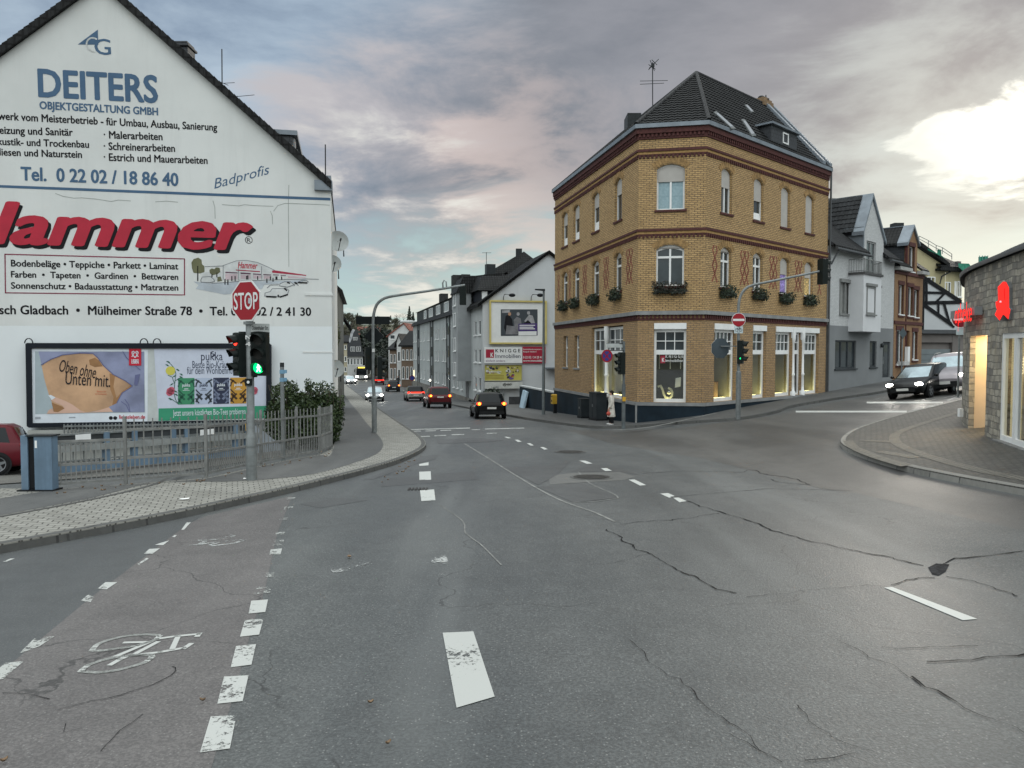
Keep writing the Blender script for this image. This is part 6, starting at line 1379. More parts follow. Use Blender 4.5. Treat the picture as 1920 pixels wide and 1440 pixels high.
def billboard_house():
    t = thing('billboard_house', 'pale gabled house with a big framed billboard on its end wall', 'building', (C1.x, C1.y, H(C1.x, C1.y)))
    ev = F2.px(903, 569)[1]; pk = F2.px(1029, 476); W = pk[0]*2
    mb = MB(); mb.fpoly(F2, 0, [(0, -4), (W, -4), (W, ev), (pk[0], pk[1]), (0, ev)]); mb.face([F2.pt(W, 0, -4), F2.pt(W, -9, -4), F2.pt(W, -9, ev), F2.pt(W, 0, ev)]); mb.build('gable_wall', PALEW, t)
    vs = [F2S.px(899, y)[1] for y in (600, 628, 654, 680, 707, 733)]; hs = []
    for x0, x1 in ((889.5, 893.5), (897, 901.8)):
        a, b = F2S.px(x0, 660)[0], F2S.px(x1, 660)[0]
        for k in (0, 2, 4): hs.append((a, b, vs[k+1], vs[k]))
    wall_with(F2S, 5.3, -4, ev, hs, M('render_mid', (.42, .44, .44), .85, .08, .5, streak=.1), t, 'street_wall')
    for a, b, c, d in hs: simple_window(F2S, t, a, b, c, d, .06, 1)
    P = F2.pt; D = -10
    mb = MB(); e = -.45; k = (pk[1]-ev)/pk[0]; a = [P(e, .25, ev+k*e), P(e, D, ev+k*e), P(pk[0], D, pk[1]), P(pk[0], .25, pk[1])]
    mb.hexa([*[q for q in a], *[q+Vector((0, 0, .3)) for q in a]])
    a = [P(pk[0], .25, pk[1]), P(pk[0], D, pk[1]), P(W+.4, D, ev-k*.4), P(W+.4, .25, ev-k*.4)]
    mb.hexa([*a, *[q+Vector((0, 0, .3)) for q in a]]); mb.build('roof', TILE_BK, t)
    # dormer on the street slope
    mb = MB(); u0, v0 = F2.px(899, 566, -3); u1, v1 = F2.px(948, 545, -3)
    mb.hexa([P(u0, -2.0, v0-.6), P(u1+1, -2.0, v0-.6), P(u1+1, -7, v0-.6), P(u0, -7, v0-.6), P(u0, -2.0, v1), P(u1+1, -2.0, v1), P(u1+1, -7, v1), P(u0, -7, v1)]); d = mb.build('dormer', M('dormer_navy', (.018, .02, .028), .6), t)
    mb = MB(); vr = F2.px(960, 517, -4)[1]; mb.hexa([P(u0-.4, -1.7, v1-.1), P(u1+1.0, -1.7, v1-.1), P(u1+3, -7.2, v1+.2), P(u0-.4, -7.2, v1), P(u0+.2, -3.0, vr-.2), P(u1+3.2, -3.0, vr), P(u1+3.2, -7.2, vr), P(u0+.2, -7.2, vr)]); mb.build('dormer_roof', TILE_BK, d)
    mb = MB(); mb.fbox(F2, u0+.05, u0+.55, -2.0, -1.95, v0, v1-.15); mb.build('dormer_window', WHITE, d)
    mb = MB(); u, v = F2.px(918, 508, -8); mb.fbox(F2, u-.3, u+.6, -9, -8, v-2.5, F2.px(918, 495, -8)[1]); mb.build('chimney', DARKMETAL, t)
    mb = MB(); p = at(912, 500, 77); mb.tube([p-Vector((0, 0, 1)), at(912, 473, 77)], .03, 5)
    for y, xa, xb in ((474, 904, 921), (496, 909, 915)): mb.tube([at(xa, y, 77), at(xb, y, 77)], .02, 5)
    mb.build('aerial', DARKMETAL, t)
    mb = MB(); a = F2.px(1022, 690); mb.fbox(F2, a[0], a[0]+1.6, 0, 1.0, a[1]-.06, a[1]+.06); mb.fbox(F2, a[0]+.9, a[0]+1.0, .0, .08, -2, a[1]-.06); mb.fbox(F2, a[0]+1.0, a[0]+1.7, -.02, .02, -2.2, a[1]-.1); mb.build('porch', ZINC, t)
    return t
billboard_house()
def gable_sign(label, name, px0, y0, px1, y1, mat, w0=.06, w1=.16, frame=None, fw=1.5):
    a = F2.px(px0, y1); b = F2.px(px1, y0); c = F2.pt((a[0]+b[0])/2, w1, a[1]); t = thing(name, label, 'sign', c)
    mb = MB(); mb.fbox(F2, a[0], b[0], w0, w1, a[1], b[1]); mb.build('panel', mat, t)
    if frame:
        q = fw*68/FPX; mb = MB(); mb.fpoly(F2, w1+.12, [(a[0]-q, a[1]-q), (b[0]+q, a[1]-q), (b[0]+q, b[1]+q), (a[0]-q, b[1]+q)], holes=[[a, (b[0], a[1]), b, (a[0], b[1])]], w0=w0); mb.build('frame', frame, t)
    return t, a, b
CREAMY = M('frame_yellow', (.52, .43, .15), .5, .1, 1)
def on2(L, w): return [F2.px(x, y, w) for x, y in L]
def signs2():
    t, a, b = gable_sign('large white poster in a yellow frame high on the pale gable', 'billboard', 920, 567.5, 1021, 642, SIGN_WHITE, frame=CREAMY, fw=3.2)
    t['category'] = 'billboard'; W = .17
    mb = MB(); mb.fpoly(F2, W, on2([(939, 630), (1008, 629), (1008, 580), (939, 580)], W)); pc = mb.build('printed_picture', M('print_charcoal', (.045, .045, .05), .5, .3, .6), t)
    G1 = M('print_mid', (.16, .16, .17), .5, .3, 1.5); G2 = M('print_black', (.012, .012, .015), .5); G3 = M('print_pale', (.30, .30, .31), .5, .2, 2); SK = M('print_face', (.42, .24, .15), .5)
    def A(L, m, k): mb = MB(); mb.fpoly(F2, W+.004*k, on2(L, W)[::-1]); mb.build('printed_picture', m, pc)
    A([(948, 592), (954, 590), (960, 598), (962, 612), (968, 625), (950, 627), (945, 615)], G2, 1); A([(950, 610), (966, 612), (972, 627), (948, 627)], G1, 2)
    A([(963, 600), (969, 594), (976, 597), (979, 612), (976, 624), (966, 622)], G1, 1); A([(983, 602), (992, 590), (999, 592), (1003, 606), (990, 608)], G3, 1); A([(978, 610), (990, 600), (996, 606), (984, 618)], G2, 2)
    for x, y, m in ((955.5, 589, SK), (971.5, 589, G3), (991, 587, G3)):
        mb = MB(); c = F2.px(x, y, W); mb.disc(F2, c[0], W+.012, c[1], .14, 14); mb.disc(F2, c[0], W+.016, c[1]+.09, .13, 12, rv=.07); mb.build('printed_picture', m, pc)
    A([(972, 629), (1007, 628), (1007, 606), (972, 607)], M('print_violet', (.055, .03, .14), .5), 4); A([(972, 629), (1006, 628.5), (1006, 621), (972, 621.5)], SIGN_WHITE, 5); A([(941, 587), (956, 586), (956, 581), (941, 582)], G3, 3)
    for k, (x0, x1, y) in enumerate(((974, 1003, 610), (974, 1000, 613.5), (974, 1003, 616.5))): A([(x0, y+.8), (x1, y+.8), (x1, y-.8), (x0, y-.8)], SIGN_WHITE, 6)
    # flood lamps above
    for px in (955, 1007):
        c = F2.px(px, 563, .2); o = F2.pt(c[0], .1, c[1]); lt = thing('flood_lamp', 'black flood lamp on a bracket above the %s of the yellow framed billboard' % ('left half' if px < 980 else 'right end'), 'lamp', o)
        mb = MB(); v = F2.px(px, 556, .2)[1]; mb.tube([F2.pt(c[0]-.5, .02, v-.35), F2.pt(c[0]-.5, .1, v), F2.pt(c[0]-.6, 1.0, v+.12), F2.pt(c[0], 1.1, v+.1)], .03, 6); mb.build('bracket', DARKMETAL, lt)
        mb = MB(); mb.ball(F2.pt(c[0]+.05, 1.15, v+.05), .3, 12, 6, sc=(1, .6, .55)); mb.build('lamp_head', BLACK, lt)
    t, a, b = gable_sign('white estate agent sign with crimson square under the big billboard', 'company_sign', 907.5, 651, 978.5, 681, SIGN_WHITE)
    MAR = M('sign_crimson', (.33, .015, .04)); SL = M('letter_slate', (.06, .07, .10), .6); mb = MB(); mb.fpoly(F2, .165, on2([(911, 671), (926.5, 671), (926.5, 655), (911, 655)], .165)); mb.build('sign_square', MAR, t)
    text_px(F2, .17, 'K', (920, 669.5), (925, 669.5), 661, SIGN_WHITE, t, off=.03); text_px(F2, .168, 'K N I G G E', (929, 660.5), (975.5, 660.5), 654, BLACK_T, t, off=.02); text_px(F2, .168, 'Immobilien', (929, 671), (976, 671), 663.5, SL, t, off=.012); text_px(F2, .168, 'einfach anders', (911, 678.3), (947, 678.3), 674, M('letter_plum', (.16, .06, .16), .6), t)
    t, a, b = gable_sign('crimson sign with white telephone number beside the white agent sign', 'company_sign', 979.2, 650, 1022, 681.3, MAR, w1=.15)
    for s, y, x1, yt in (('Immobilienkompetenz in', 656, 1019, 653.6), ('Bergisch Gladbach', 660.5, 1006, 658), ('0 22 02 / 24 28 41', 672, 1016, 667.5), ('www.immobilien.', 678, 1021, 674)): text_px(F2, .16, s, (981, y), (x1, y), yt, SIGN_WHITE, t, off=.015)
    t, a, b = gable_sign('yellow advertising sign crowded with pictures below the white agent sign', 'company_sign', 908, 684, 977.5, 713.5, M('sign_yellow', (.46, .42, .10), .5, .1, 1), frame=M('frame_silver', (.4, .4, .38), .4), fw=.6)
    rnd = random.Random(4); cols = [M('ad_red', (.30, .06, .05)), M('ad_black', (.03, .03, .035)), M('ad_white', (.6, .6, .55)), M('ad_green', (.10, .16, .05)), M('ad_violet', (.10, .07, .22)), M('ad_tan', (.34, .24, .14))]
    for x0, y0, x1, y1 in ((910, 686, 942, 701), (945, 686, 976, 699)):
        mb = MB()
        for k in range(26):
            x, y, r = rnd.uniform(x0+2, x1-2), rnd.uniform(y0+1.5, y1-1.5), rnd.uniform(.9, 2.3); mb.fpoly(F2, .165+.0015*k, on2([(x-r, y+r*.7), (x+r, y+r), (x+r*.8, y-r), (x-r, y-r*.8)], .165), rnd.randrange(6) if x0 < 920 else rnd.choice((1, 2, 1, 2, 5)))
        mb.build('printed_picture', cols, t)
    mb = MB()
    for k in range(14): x, y, r = rnd.uniform(951, 965), rnd.uniform(702, 711), rnd.uniform(1, 2.4); mb.fpoly(F2, .17+.0015*k, on2([(x-r, y+r), (x+r, y+r*.6), (x+r, y-r), (x-r*.6, y-r)], .17), rnd.choice((4, 4, 0, 1)))
    mb.build('printed_picture', cols, t)
    text_px(F2, .21, 'Musikladen', (913, 698.5), (940, 698), 695, cols[2], t, off=.02)
    mb = MB(); [mb.fpoly(F2, .168, on2([(911, y+.6), (945, y+.6), (945, y-.6), (911, y-.6)], .168)) for y in (704, 707, 710)]; mb.build('printed_lines', M('ad_ochre', (.28, .22, .04)), t)
    t, a, b = gable_sign('long white sign box with black word on thin legs near the ground', 'company_sign', 908, 715.5, 977.5, 728.5, M('sign_grey_white', (.50, .51, .48), .5, .12, 2), w0=.2, w1=.5)
    text_px(F2, .51, 'dyno', (943, 723), (959, 722.5), 717.5, BLACK_T, t, off=.03, shear=.3); text_px(F2, .51, 'café', (924, 727), (935, 727), 724.2, SL, t)
    for px in (912, 944, 975):
        mb = MB(); u = F2.px(px, 740, .3)[0]; mb.fbox(F2, u-.05, u+.05, .28, .38, -3.3, a[1]); mb.build('leg', GALV, t)
signs2()
mb = MB(); u0, u1 = F2.px(905, 745)[0], F2.px(976, 745)[0]; mb.fbox(F2, u0+2.2, u1+.6, .8, 1.1, -3.4, F2.px(960, 744, 1)[1]); tag(mb.build('low_wall', M('wall_dark', (.05, .052, .055), .8, .2, 2)), 'low dark wall in front of the pale billboard house', 'wall')
def shrub(px, py, dep, r, label):
    p = at(px, py, dep); t = thing('shrub', label, 'shrub', (p.x, p.y, H(p.x, p.y))); mb = MB(); leaves(mb, 500, lump(p, r, .5), .09); mb.build('foliage', HEDGE_D, t)
    st = MB(); st.tube([(p.x, p.y, H(p.x, p.y)), (p.x, p.y, p.z)], [.06, .02], 5); st.build('stem', BARK, t)
shrub(922, 739, 64, (.75, .6, .6), 'small round dark shrub beside the black hatchback')
# higher dark roof behind the billboard house
def roof_house():
    p = at(983, 467, 84); t = thing('tall_roof_house', 'house with high black roof rising behind the billboard house', 'building', (p.x, p.y, H(p.x, p.y)))
    e0 = at(880, 531, 84); e1 = at(1060, 520, 84); mb = MB(); D = 12
    mb.box(e0.x+.3, e1.x-.3, 84, 84+D, -4, e0.z); mb.build('wall', GREYW, t); mb = MB()
    ez = e0.z
    mb.face([(e0.x, 83.8, ez), (e1.x, 83.8, ez), (p.x, 86, p.z)]); mb.face([(e1.x, 83.8, ez), (e1.x, 84+D, ez), (p.x, 84+D, p.z), (p.x, 86, p.z)]); mb.face([(e0.x, 84+D, ez), (e0.x, 83.8, ez), (p.x, 86, p.z), (p.x, 84+D, p.z)]); mb.build('roof', TILE_BK, t)
    c = at(973, 478, 86); mb = MB(); mb.box(c.x-.35, c.x+.35, 86.2, 87.2, c.z-1, at(973, 465.5, 86).z); mb.build('chimney', DARKMETAL, t)
    q = [at(944, 513, 83), at(950, 510, 83), at(953, 513, 83), at(947, 515.5, 83)]; mb = MB(); mb.face([x for x in q][::-1]); mb.face(q); mb.build('skylight', SIGN_WHITE, t)
roof_house()
# ------------------------------------------------------------------ long grey apartment block
BD = Vector((-.235, .972)); BN = Vector((C1.x+SD.x*5.3, C1.y+SD.y*5.3)); BL_ = 51.5; BE = BN+BD*BL_
FB = Frame((BE.x, BE.y), (-BD.x, -BD.y))
def block():
    t = thing('apartment_block', 'long grey apartment block with rows of small windows and dark dormer roof', 'building', (BN.x, BN.y, H(BN.x, BN.y)))
    v = [FB.px(851, y)[1] for y in (610, 633, 657, 679, 703, 726)]; ev = 6.25; hs = []; L = BL_
    Z = lambda x: 760+x/4.8
    for x, w in ((80, 1), (98, 1), (142, 1), (170, 1), (205, 1), (220, 1), (275, 1), (298, 1), (342, 1), (365, 1), (437, 1), (470, 1), (511, .9)):
        for k in (0, 2, 4):
            c = FB.px(Z(x), 660)[0]; hw = .48*w; hs.append((c-hw, c+hw, v[k+1], v[k]))
    wall_with(FB, L, -3.1, ev, hs, GREYW, t)
    for a, b, c, d in hs: simple_window(FB, t, a, b, c, d, .07, 1)
    mb = MB(); mb.fbox(FB, 0, L, -.05, .12, -4.5, -2.3); mb.build('stone_base', M('base_stone', (.16, .155, .14), .85, .35, 1.5, .5, 6), t)
    for x0, x1 in ((115, 131), (232, 256), (380, 408)):
        a, b = FB.px(Z(x0), 660)[0], FB.px(Z(x1), 660)[0]; mb = MB(); mb.fbox(FB, a, b, .0, .03, -2.6, ev); s = mb.build('stair_strip', GREYW2, t)
        for vv in (4.2, 1.6, -.9):
            mb = MB(); mb.fbox(FB, a+.3, b-.3, .02, .05, vv, vv+1.3); mb.build('pane', GLASS, s)
        mb = MB()
        for q in (a+.08, b-.08): p = FB.pt(q, .12, 0); mb.cyl((p.x, p.y, -3.2), (p.x, p.y, ev), .06, 6)
        mb.build('downpipe', DARKMETAL, s)
    mb = MB(); P = FB.pt; mb.hexa([P(0, .35, ev), P(L, .35, ev), P(L, -1.0, ev), P(0, -1.0, ev), P(0, .1, ev+.55), P(L, .1, ev+.55), P(L, -1.0, ev+.9), P(0, -1.0, ev+.9)]); mb.build('eaves_roof', TILE_BK, t)
    mb = MB(); mb.fbox(FB, .6, L-6, -5, -.55, ev+.3, ev+2.15); dm = mb.build('dormer_band', BLACK, t)
    for x0, x1 in ((137, 158), (180, 212), (243, 278), (313, 352), (385, 436), (483, 516)):
        a, b = FB.px(Z(x0), 600)[0], FB.px(Z(x1), 600)[0]; simple_window(FB, dm, a, b, ev+.75, ev+1.95, .5, 3 if x1-x0 > 30 else 2, sill=False, fw=.10)
    mb = MB(); mb.hexa([P(.2, -.3, ev+2.15), P(L-5.8, -.3, ev+2.15), P(L-5.8, -11, ev+2.15), P(.2, -11, ev+2.15), P(.8, -3.5, ev+3.2), P(L-6, -3.5, ev+3.6), P(L-6, -8, ev+3.6), P(.8, -8, ev+3.2)]); mb.build('roof', TILE_BK, t)
    for x0, x1, y0, y1, w in ((413, 474, 275, 430, -2.5), (303, 335, 440, 500, -2.5), (490, 540, 270, 420, -3.5), (555, 598, 282, 330, -5)):
        a, q0 = FB.px(Z(x0), 460+y1/4.8, w); b, _ = FB.px(Z(x1), 460+y1/4.8, w); q1 = FB.px(Z(x0), 460+y0/4.8, w)[1]
        mb = MB(); mb.fbox(FB, min(a, b), min(a, b)+min(1.6, abs(b-a)), w-1.1, w, ev+1, q1); mb.build('chimney', M('chimney_dark', (.035, .036, .036), .8, .3, 3), t)
    # stair bay at the near end
    a, b = L-4.2, L-.9; mb = MB(); mb.fbox(FB, a, b, 0, 1.3, -.6, ev+1.6); by = mb.build('stair_bay', M('render_grey_bay', (.27, .285, .29), .85, .1, .6), t)
    for q in (-.2, 2.2, 4.6, 6.6): simple_window(Frame((FB.pt(0, 1.3, 0).x, FB.pt(0, 1.3, 0).y), (FB.d.x, FB.d.y)), by, a+1.0, a+2.2, q+.1, q+1.4, -.01, 1)
    mb = MB(); mb.hexa([P(a-.2, 1.5, ev+1.6), P(b+.2, 1.5, ev+1.6), P(b+.2, -3, ev+1.6), P(a-.2, -3, ev+1.6), P(a-.1, .8, ev+3.1), P(b+.1, .8, ev+3.1), P(b+.1, -3, ev+3.6), P(a-.1, -3, ev+3.6)]); mb.build('bay_roof', TILE_BK, t)
    mb = MB(); mb.fbox(FB, a+.6, a+1.9, -.02, .06, -3.3, -.8); mb.build('door', M('door_grey', (.15, .155, .16), .6), t)
    e = FB.pt(.05, 0, 0); mb = MB(); mb.face([P(0, -9, -5), P(0, 0, -5), P(0, 0, ev), P(0, -9, ev)]); mb.face([P(L, 0, -4), P(L, -9, -4), P(L, -9, ev+2), P(L, 0, ev+.2)]); mb.build('end_wall', GREYW, t)
block()
# ------------------------------------------------------------------ further houses on both sides of the far street
def house(name, label, px0, px1, dep, ze, zr, wall, roof, gable=True, deep=9, ang=0.0, rows=(), cols=0, over=.4, chim=None, peak=.5, wmat=None):
    a = at(px0, 660, dep); b = at(px1, 660, dep); F = Frame((a.x, a.y), (math.cos(ang), math.sin(ang))); L = (b.x-a.x)/math.cos(ang); zb = min(H(a.x, a.y), H(b.x, b.y))-1
    c = F.pt(L/2, 0, 0); t = thing(name, label, 'building', (c.x, c.y, H(c.x, c.y))); P = F.pt; mb = MB(); pk = L*peak
    if gable:
        mb.fpoly(F, 0, [(0, zb), (L, zb), (L, ze), (pk, zr), (0, ze)]); mb.fpoly(F, -deep, [(0, zb), (L, zb), (L, ze), (pk, zr), (0, ze)][::-1])
    else:
        mb.fpoly(F, 0, [(0, zb), (L, zb), (L, ze), (0, ze)]); mb.fpoly(F, -deep, [(0, zb), (L, zb), (L, ze), (0, ze)][::-1])
    if gable: mb.face([P(L, 0, zb), P(L, -deep, zb), P(L, -deep, ze), P(L, 0, ze)]); mb.face([P(0, -deep, zb), P(0, 0, zb), P(0, 0, ze), P(0, -deep, ze)])
    else:
        for u, k in ((L, 1), (0, -1)): q = [P(u, 0, zb), P(u, -deep, zb), P(u, -deep, ze), P(u, -deep/2, zr), P(u, 0, ze)]; mb.face(q if k > 0 else q[::-1])
    mb.build('wall', wall, t); mb = MB(); th = Vector((0, 0, .25))
    if gable:
        for x in (0, 1):
            s = (zr-ze)/(pk if x == 0 else L-pk); e = -over if x == 0 else L+over; q = [P(e, over*.6, ze-s*over), P(pk, over*.6, zr), P(pk, -deep, zr), P(e, -deep, ze-s*over)]
            if x: q = [q[1], q[0], q[3], q[2]]
            mb.hexa([*q, *[i+th for i in q]])
    else:
        s = (zr-ze)/(deep/2)
        q = [P(-over, over, ze-s*over), P(L+over, over, ze-s*over), P(L+over, -deep/2, zr), P(-over, -deep/2, zr)]; mb.hexa([*q, *[i+th for i in q]])
        q = [P(-over, -deep/2, zr), P(L+over, -deep/2, zr), P(L+over, -deep-over, ze-s*over), P(-over, -deep-over, ze-s*over)]; mb.hexa([*q, *[i+th for i in q]])
    r = mb.build('roof', roof, t)
    if chim:
        u, top = chim; mb = MB(); mb.fbox(F, u*L-.4, u*L+.4, -deep*.5-.4, -deep*.5+.4, ze, top); mb.build('chimney', M('chimney_red', (.14, .05, .035), .8, .3, 3), r)
    for (v0, v1) in rows:
        for k in range(cols):
            c = L*(k+.5)/cols; simple_window(F, t, c-min(.55, L/cols*.3), c+min(.55, L/cols*.3), v0, v1, -.03, 1)
    return t, F, L
CREAM = M('render_cream', (.40, .36, .25), .85, .1, .5, streak=.1); WHITER = M('render_white', (.52, .53, .52), .85, .08, .5, streak=.1); BROWNB = brick_mat('brown_brick', (.17, .115, .075), (.12, .075, .05), (.10, .085, .07), .25, .08, .012, .85, .4, .5)
REDTILE = tile_mat('roof_tiles_red', (.22, .075, .055), (.28, .10, .075))
def zz(y, d): return EYE+(660-y)/FPX*d
# right of the far street, beyond the block
house('brown_brick_house', 'brown brick house next to the far end of the grey block', 752.5, 775.5, 126, zz(648, 126), zz(622, 126), BROWNB, TILE_BK, False, 9, -.25, ((-2.2, -.2), (.9, 2.6)), 3, chim=(.85, zz(612, 126)))
house('narrow_white_house', 'narrow white house squeezed between two brown houses far down the street', 744, 752.5, 134, zz(640, 134), zz(628, 134), WHITER, TILE_BK, True, 9, -.2, ((-2.6, -.8), (.6, 2.3)), 1)
house('brown_brick_house', 'dark brown house with slanted roof at the end of the right row', 730.5, 744, 142, zz(655, 142), zz(640, 142), BROWNB, TILE_BK, False, 9, -.2, ((-2.8, -.8), (.2, 1.8)), 2)
house('white_gable_house', 'white gabled house with red roof rising behind the brown brick houses', 728.5, 776, 152, zz(630, 152), zz(607.5, 152), WHITER, REDTILE, True, 12, -.1, ((zz(636, 152), zz(628, 152)),), 3, peak=.62)
# left side of the street
house('slate_house', 'house with slate clad upper floors and white ground floor at the bend', 650, 679, 166, zz(668, 166), zz(667, 166), WHITER, SLATE, False, 10, .21, ((zz(684, 166), zz(672, 166)),), 5)
def slate_top():
    d = 165.6; a = at(650, 660, d); F = Frame((a.x, a.y), (math.cos(.21), math.sin(.21))); L = (at(679, 660, d).x-a.x)/math.cos(.21); z = lambda y: zz(y, d)
    t = bpy.data.objects['slate_house']; mb = MB()
    prof = [(-.1, z(668)), (L+.3, z(668)), (L*.94, z(650)), (L*.86, z(638)), (L*.74, z(626)), (L*.62, z(619)), (L*.46, z(619)), (L*.36, z(626)), (L*.28, z(640)), (L*.05, z(645)), (-.1, z(650))]
    mb.fpoly(F, .15, prof, w0=-9); mb.build('slate_gable', SLATE, t)
    mb = MB(); stroke(mb, F, .2, [(L*.16, z(640)), (L*.26, z(634)), (L*.34, z(624)), (L*.44, z(619))], .55); mb.build('pale_verge', M('verge_pale', (.4, .41, .43), .6), t)
    for u, v0, v1 in ((.33, 650, 659), (.42, 650, 659), (.68, 650, 659), (.78, 650, 659), (.5, 632, 638), (.58, 632, 638)): simple_window(F, t, u*L-.3, u*L+.3, z(v1), z(v0), -.2, 1, sill=False)
slate_top()
house('cream_house', 'tall cream house left of the slate clad house', 632, 650, 150, zz(642, 150), zz(630, 150), CREAM, TILE_BK, False, 9, .21, ((zz(655, 150), zz(647, 150)), (zz(678, 150), zz(668, 150)), (zz(697, 150), zz(688, 150))), 3)
house('black_roof_house', 'house with steep black gable roof just beyond the big white gable', 596, 641, 78, zz(594, 78), zz(588, 78), WHITER, TILE_BK, True, 12, .21, (), 0, .86, peak=.911)
house('red_roof_house', 'house with broad red tiled roof on the slope behind the slate house', 664, 706, 215, zz(641, 215), zz(613, 215), CREAM, REDTILE, False, 14, .0, (), 0)
house('red_roof_house', 'smaller red roofed house further right on the slope', 682, 703, 205, zz(646, 205), zz(634, 205), WHITER, REDTILE, True, 9, .2, (), 0)
house('far_villa', 'pale house among dark trees in the middle of the slope', 703, 722, 260, zz(640, 260), zz(630, 260), WHITER, TILE_BK, True, 9, .2, ((zz(652, 260), zz(645, 260)),), 3)
house('hilltop_hall', 'long low white building on top of the far hill', 728, 800, 405, zz(603.5, 405), zz(600.5, 405), WHITER, M('roof_pale', (.45, .47, .47)), False, 12, .0, (), 0)
def row_house():
    F = Frame((-12.9, 58.0), (.2096, -.9778)); F = Frame((F.o.x, F.o.y), (-.2096*-1, -.9778)); L = 13
    # street side terrace on the left, seen edge on
    G = Frame((-10.6, 46.0), (-.2096, .9778)); t = thing('terrace_house', 'narrow glimpse of a dark terrace house beyond the white gable corner', 'building', (-10.6, 46, H(-10.6, 46))); mb = MB()
    a, b = Vector((-10.35, 46)), Vector((-13.1, 60)); z1 = zz(547, 47)
    mb.hexa([(a.x, a.y, -4), (b.x, b.y, -4), (b.x-8, b.y, -4), (a.x-8, a.y, -4), (a.x, a.y, z1), (b.x, b.y, z1), (b.x-8, b.y, z1), (a.x-8, a.y, z1)]); mb.build('wall', M('render_drab', (.13, .135, .12), .85, .2, 1), t)
    mb = MB(); mb.hexa([(a.x+.3, a.y-.2, z1), (b.x+.3, b.y, z1), (b.x-8, b.y, z1), (a.x-8, a.y-.2, z1), (a.x-3.6, a.y-.2, z1+3.5), (b.x-3.6, b.y, z1+3.5), (b.x-4, b.y, z1+3.5), (a.x-4, a.y-.2, z1+3.5)]); mb.build('roof', TILE_BK, t)
row_house()
# ------------------------------------------------------------------ trees
def make_tree(label, group, hgt, rad, mat, n, conifer=False, leaf=.35, seed=1):
    random.seed(seed); t = local_thing('tree' if not conifer else 'conifer_tree', label, 'tree', group); tr = MB(); cr = MB()
    tr.tube([(0, 0, -.5), (.05*hgt*.2, 0, hgt*.35), (0, .1, hgt*.85)], [.035*hgt, .025*hgt, .006*hgt], 7)
    for k in range(9):
        a = k*2.4; z = hgt*(.28+.06*k); r = rad*(.85 if not conifer else .9*(1-z/hgt)); e = (r*math.cos(a), r*math.sin(a), z+(hgt*.14 if not conifer else 0)); tr.tube([(0, 0, z), (e[0]*.5, e[1]*.5, (z+e[2])/2+.02*hgt), e], [.011*hgt, .007*hgt, .002*hgt], 5)
        if not conifer: leaves(cr, n//12, lump(e, (rad*.48, rad*.48, hgt*.14), .7), leaf)
    if conifer:
        for k in range(n):
            z = random.random()**1.3; r = rad*(1-z)*(.55+.45*random.random())*(1+.25*math.sin(z*40)); a = random.uniform(0, 6.28); p = Vector((r*math.cos(a), r*math.sin(a), hgt*(.1+.9*z)-.12*r)); leaves(cr, 1, lambda: p, leaf)
    else: leaves(cr, n//4, lump((0, 0, hgt*.68), (rad*.8, rad*.8, hgt*.26), .7), leaf)
    tr.build('trunk', BARK, t); cr.build('crown', mat, t); return t
def make_bare(label, group, hgt, seed):
    random.seed(seed); t = local_thing('bare_tree', label, 'tree', group); tr = MB(); cr = MB()
    def grow(mb, p, d, L, r, k):
        e = p+d*L; m = p+d*L*.5+Vector((random.gauss(0, .04), random.gauss(0, .04), 0))*L; mb.tube([p, m, e], [r, r*.8, r*.6], 4, caps=False)
        if k == 0: return
        for _ in range(3): grow(cr, e, (d+Vector((random.gauss(0, .5), random.gauss(0, .5), random.gauss(.1, .25)))).normalized(), L*random.uniform(.6, .82), r*.58, k-1)
    grow(tr, Vector((0, 0, -.3)), Vector((0, 0, 1)), hgt*.32, hgt*.022, 4); tr.build('trunk', BARK, t); cr.build('crown', M('twigs', (.075, .065, .055), .9), t); return t
def copy_tree(o):
    c = o.copy(); COL.objects.link(c)
    for ch in [q for q in bpy.data.objects if q.parent == o]:
        d = ch.copy(); COL.objects.link(d); d.parent = c
    return c
OLIVE = leaf_mat('slope_leaf', (.035, .040, .022), (.085, .080, .045)); DARKL = leaf_mat('dark_leaf', (.008, .014, .010), (.022, .034, .02))
def plant(proto, spots):
    """spots: (px, depth, scale)"""
    for i, (px, dep, s) in enumerate(spots):
        o = proto if i == 0 else copy_tree(proto); x = at(px, 660, dep).x
        o.location = (x, dep, H(x, dep)); o.scale = (s, s, s*random.uniform(.9, 1.15)); o.rotation_euler = (0, 0, i*1.7)
dk = make_tree('tall dark evergreen massed in the hollow at the end of the street', 'dark evergreens at the end of the street', 11, 3.6, DARKL, 1500, False, .42, 3)
plant(dk, [(690, 182, .95), (703, 178, .9), (716, 186, 1.0), (726, 176, .75), (682, 195, .8), (708, 196, 1.05), (697, 170, .6), (722, 165, .55), (735, 200, .9), (712, 168, .6)])
ol = make_tree('olive brown tree on the wooded far slope', 'trees on the far slope', 8, 3.6, OLIVE, 900, False, .5, 5)
rr = random.Random(11); sp = []
for k in range(34): sp.append((rr.uniform(640, 800), rr.uniform(250, 395), rr.uniform(.4, .75)))
plant(ol, sp)
cf = make_tree('pointed conifer standing on the far skyline', 'conifers on the skyline', 11, 2.6, HEDGE_D, 900, True, .5, 7)
plant(cf, [(733, 410, .45), (768, 412, .75), (775, 415, .6), (671, 415, .55), (776, 408, .4), (662, 418, .5)])
bt = make_bare('bare leafless tree on the far skyline', 'bare trees on the skyline', 10, 9)
plant(bt, [(648, 300, 1.0), (657, 330, .7), (664, 400, .6), (680, 412, .5), (742, 408, .6), (750, 404, .65), (757, 410, .65), (785, 411, .6), (640, 260, 1.1), (790, 414, .5)])
